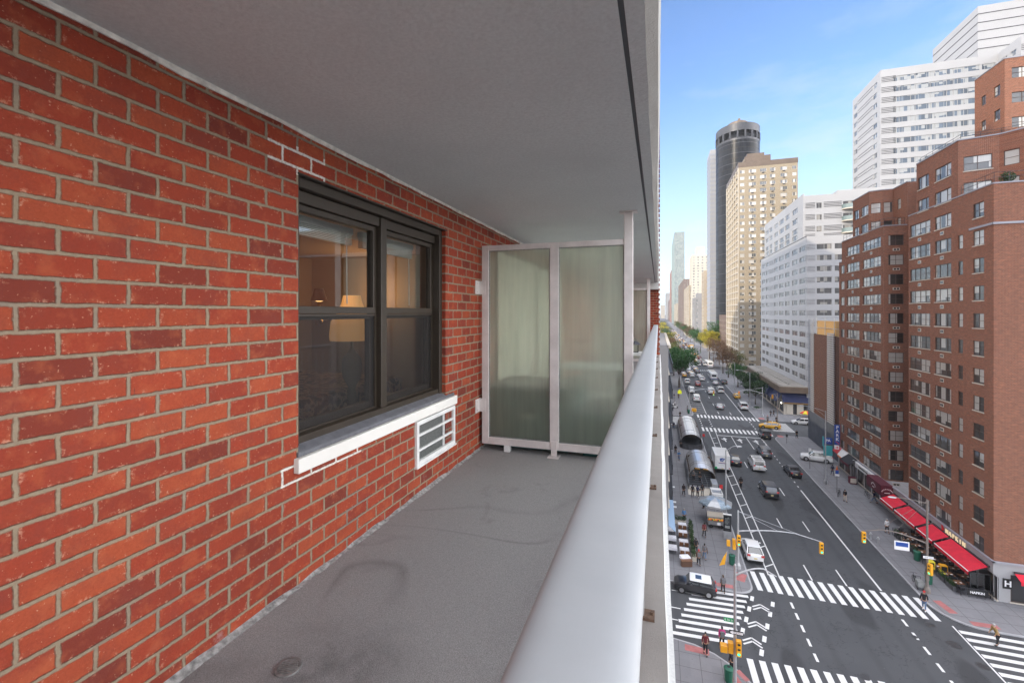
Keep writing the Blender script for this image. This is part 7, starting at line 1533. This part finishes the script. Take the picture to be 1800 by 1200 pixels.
# ================================================================ TREES
def tree(label, x, y, h, cr, leaf, n=2600, lsz=.2, trunk_r=.2, lean=0, bare=.0, seed=None):
    t = thing('street_tree', label, 'tree', (x, y, .1)); rg = random.Random(seed or int(x*13+y)); th = h*.34
    m = MB(); m.tube([(0,0,0),(lean*.2,.05,th*.5),(lean*.5,0,th)], [trunk_r*1.3, trunk_r, trunk_r*.8], 8); tips = []
    for k in range(7):
        a = 2*math.pi*k/7+rg.uniform(-.3,.3); rr = cr*rg.uniform(.45,.8); top = (lean*.5+rr*math.cos(a), rr*math.sin(a), h*rg.uniform(.62,.9)); mid = (lean*.5+rr*.4*math.cos(a), rr*.4*math.sin(a), th+(top[2]-th)*.45)
        m.tube([(lean*.5,0,th*.92), mid, top], [trunk_r*.6, trunk_r*.35, trunk_r*.1], 6); tips.append(top); tips.append(mid)
        for j in range(2): q = (mid[0]+rg.uniform(-1,1)*cr*.4, mid[1]+rg.uniform(-1,1)*cr*.4, mid[2]+rg.uniform(.1,.3)*h); m.tube([mid, q], [trunk_r*.22, .02], 5); tips.append(q)
    m.build('trunk', 'trunk', t); m = MB(); cl = []
    for tp_ in tips: cl.append((V(tp_), rg.uniform(.28,.46)*cr))
    for k in range(10): a = rg.uniform(0,6.28); rr = cr*math.sqrt(rg.random())*.85; cl.append((V((lean*.5+rr*math.cos(a), rr*math.sin(a), h*rg.uniform(.42,.97-.3*(rr/cr)**2))), rg.uniform(.18,.34)*cr))
    for c_, r_ in cl: leafball(m, c_, (r_,r_,r_*.75), int(n/len(cl)), lsz, rg)
    m.build('crown', leaf, t, fix=False); return t
tree('big dark green tree on the left sidewalk, nearest of the trees', 7.0, 172, 15, 6.6, 'leaf_green', 9000, .26, .3, seed=5)
tree('olive tree behind the big green tree', 6.2, 205, 14, 5.2, 'leaf_olive', 3600, .26); tree('yellow green tree on the left farther on', 6.0, 232, 14, 5, 'leaf_olive', 3000, .28); tree('brownish tree on the left in the middle distance', 5.4, 262, 14, 5.2, 'leaf_brown', 2600, .28)
tree('bright yellow tree on the right sidewalk', 28.2, 285, 18, 6.2, 'leaf_yellow', 5200, .32, .28); tree('dark green tree left of the yellow tree', 27.4, 335, 15, 6, 'leaf_green', 2600, .34); tree('tall dark tree right of the yellow tree against the towers', 33.5, 292, 24, 6.5, 'leaf_green', 3600, .34)
tree('dark green tree in front of the podium, left one', 27.3, 180, 9.5, 3.8, 'leaf_green', 3600, .2); tree('dark green tree in front of the navy awnings, middle one', 27.5, 160, 8.2, 3.7, 'leaf_hedge', 3600, .2); tree('dark leafy tree by the corner shop, right one', 27.0, 147.5, 7.6, 3.4, 'leaf_hedge', 3200, .19, .14)
for i, (x, y, h, c_) in enumerate(((27.5,205,13,4.4),(27.2,219,13.5,5),(29.8,254,16,5.6),(31,236,12,4.5),(28.6,268,14,5))): tree(['brown autumn tree nearest the podium end','brown autumn tree second from the podium end','tall brown tree in front of the beige tower','brown tree tucked against the beige tower base','brown tree left of the beige tower'][i], x, y, h, c_, 'leaf_brown', 2200, .2)
tree('golden brown tree against the sunlit base of the beige tower', 31.5, 210, 13, 4.6, 'leaf_olive', 1700, .22)
for i, (x, y, lf) in enumerate(((5.2,300,'leaf_olive'),(5.4,335,'leaf_yellow'),(5.0,380,'leaf_green'),(27.2,390,'leaf_green'),(5.2,430,'leaf_olive'),(27.4,440,'leaf_brown'),(5.2,490,'leaf_yellow'),(27.2,500,'leaf_green'),(27.3,560,'leaf_brown'),(5.2,560,'leaf_olive'),(27.3,640,'leaf_green'),(5.2,650,'leaf_yellow'),(27.3,740,'leaf_olive'),(5.2,760,'leaf_olive'))):
    tree(f'{"left" if x < 10 else "right"} side {dict(leaf_olive="olive",leaf_yellow="yellowing",leaf_green="green",leaf_brown="brown")[lf]} street tree {("just past the yellow tree","far down the avenue","near the hazy end")[min(2,int((y-290)/160))]}, number {i+1} by distance'.replace(f', number {i+1} by distance', ''), x, y, 15, 6, lf, 1500, .42)['group'] = 'far street trees'
t = thing('planter', 'round flower bed at the foot of the corner tree', 'planter', (26.2, 140.5, .13)); m = MB(); m.lathe([(1.3,0),(1.3,.35),(1.2,.35)], n=20); m.build('rim', 'kerbstone', t); m = MB(); leafball(m, (0,0,.45), (1.1,1.1,.3), 500, .09, random.Random(9)); m.build('foliage', 'leaf_hedge', t, fix=False)
# greenery on the roof terrace
t = thing('terrace_shrub', 'blue green shrub on the brick roof terrace', 'shrub', (32.0, 56.0, 39.1)); m = MB(); m.tube([(0,0,.3),(0,0,1.5)], .05, 6); m.build('stem', 'trunk', t); m = MB(); leafball(m, (0,0,1.0), (.6,.5,.55), 420, .09, random.Random(3)); m.build('foliage', 'leaf_hedge', t, fix=False); m = MB(); m.box(-.4,.4,-.4,.4,0,.45); m.build('pot', 'room_dark', t)
t = thing('terrace_parasol', 'folded striped parasol on the brick roof terrace', 'parasol', (34.2, 55.6, 39.1)); m = MB(); m.cyl((0,0,0),(0,0,2.6),.03,n=6); m.build('pole', 'steel', t); m = MB(); m.lathe([(.12,1.0),(.3,1.3),(.16,2.3),(.02,2.5)], n=8); m.build('cloth', M('cloth_rose', (.6,.42,.40), .8), t)
# ================================================================ AIR
g = NG('haze_air'); g.t.nodes.remove(g.b); pv = g.n('VolumePrincipled'); pv.inputs['Color'].default_value = (.93,.95,1,1); pv.inputs['Density'].default_value = .00012; g.l(pv.outputs[0], g.o.inputs['Volume'])
m = MB(); m.box(-420, 700, -160, 2600, -1.1, 260); tag(m.build('haze', 'haze_air'), kind='stuff')
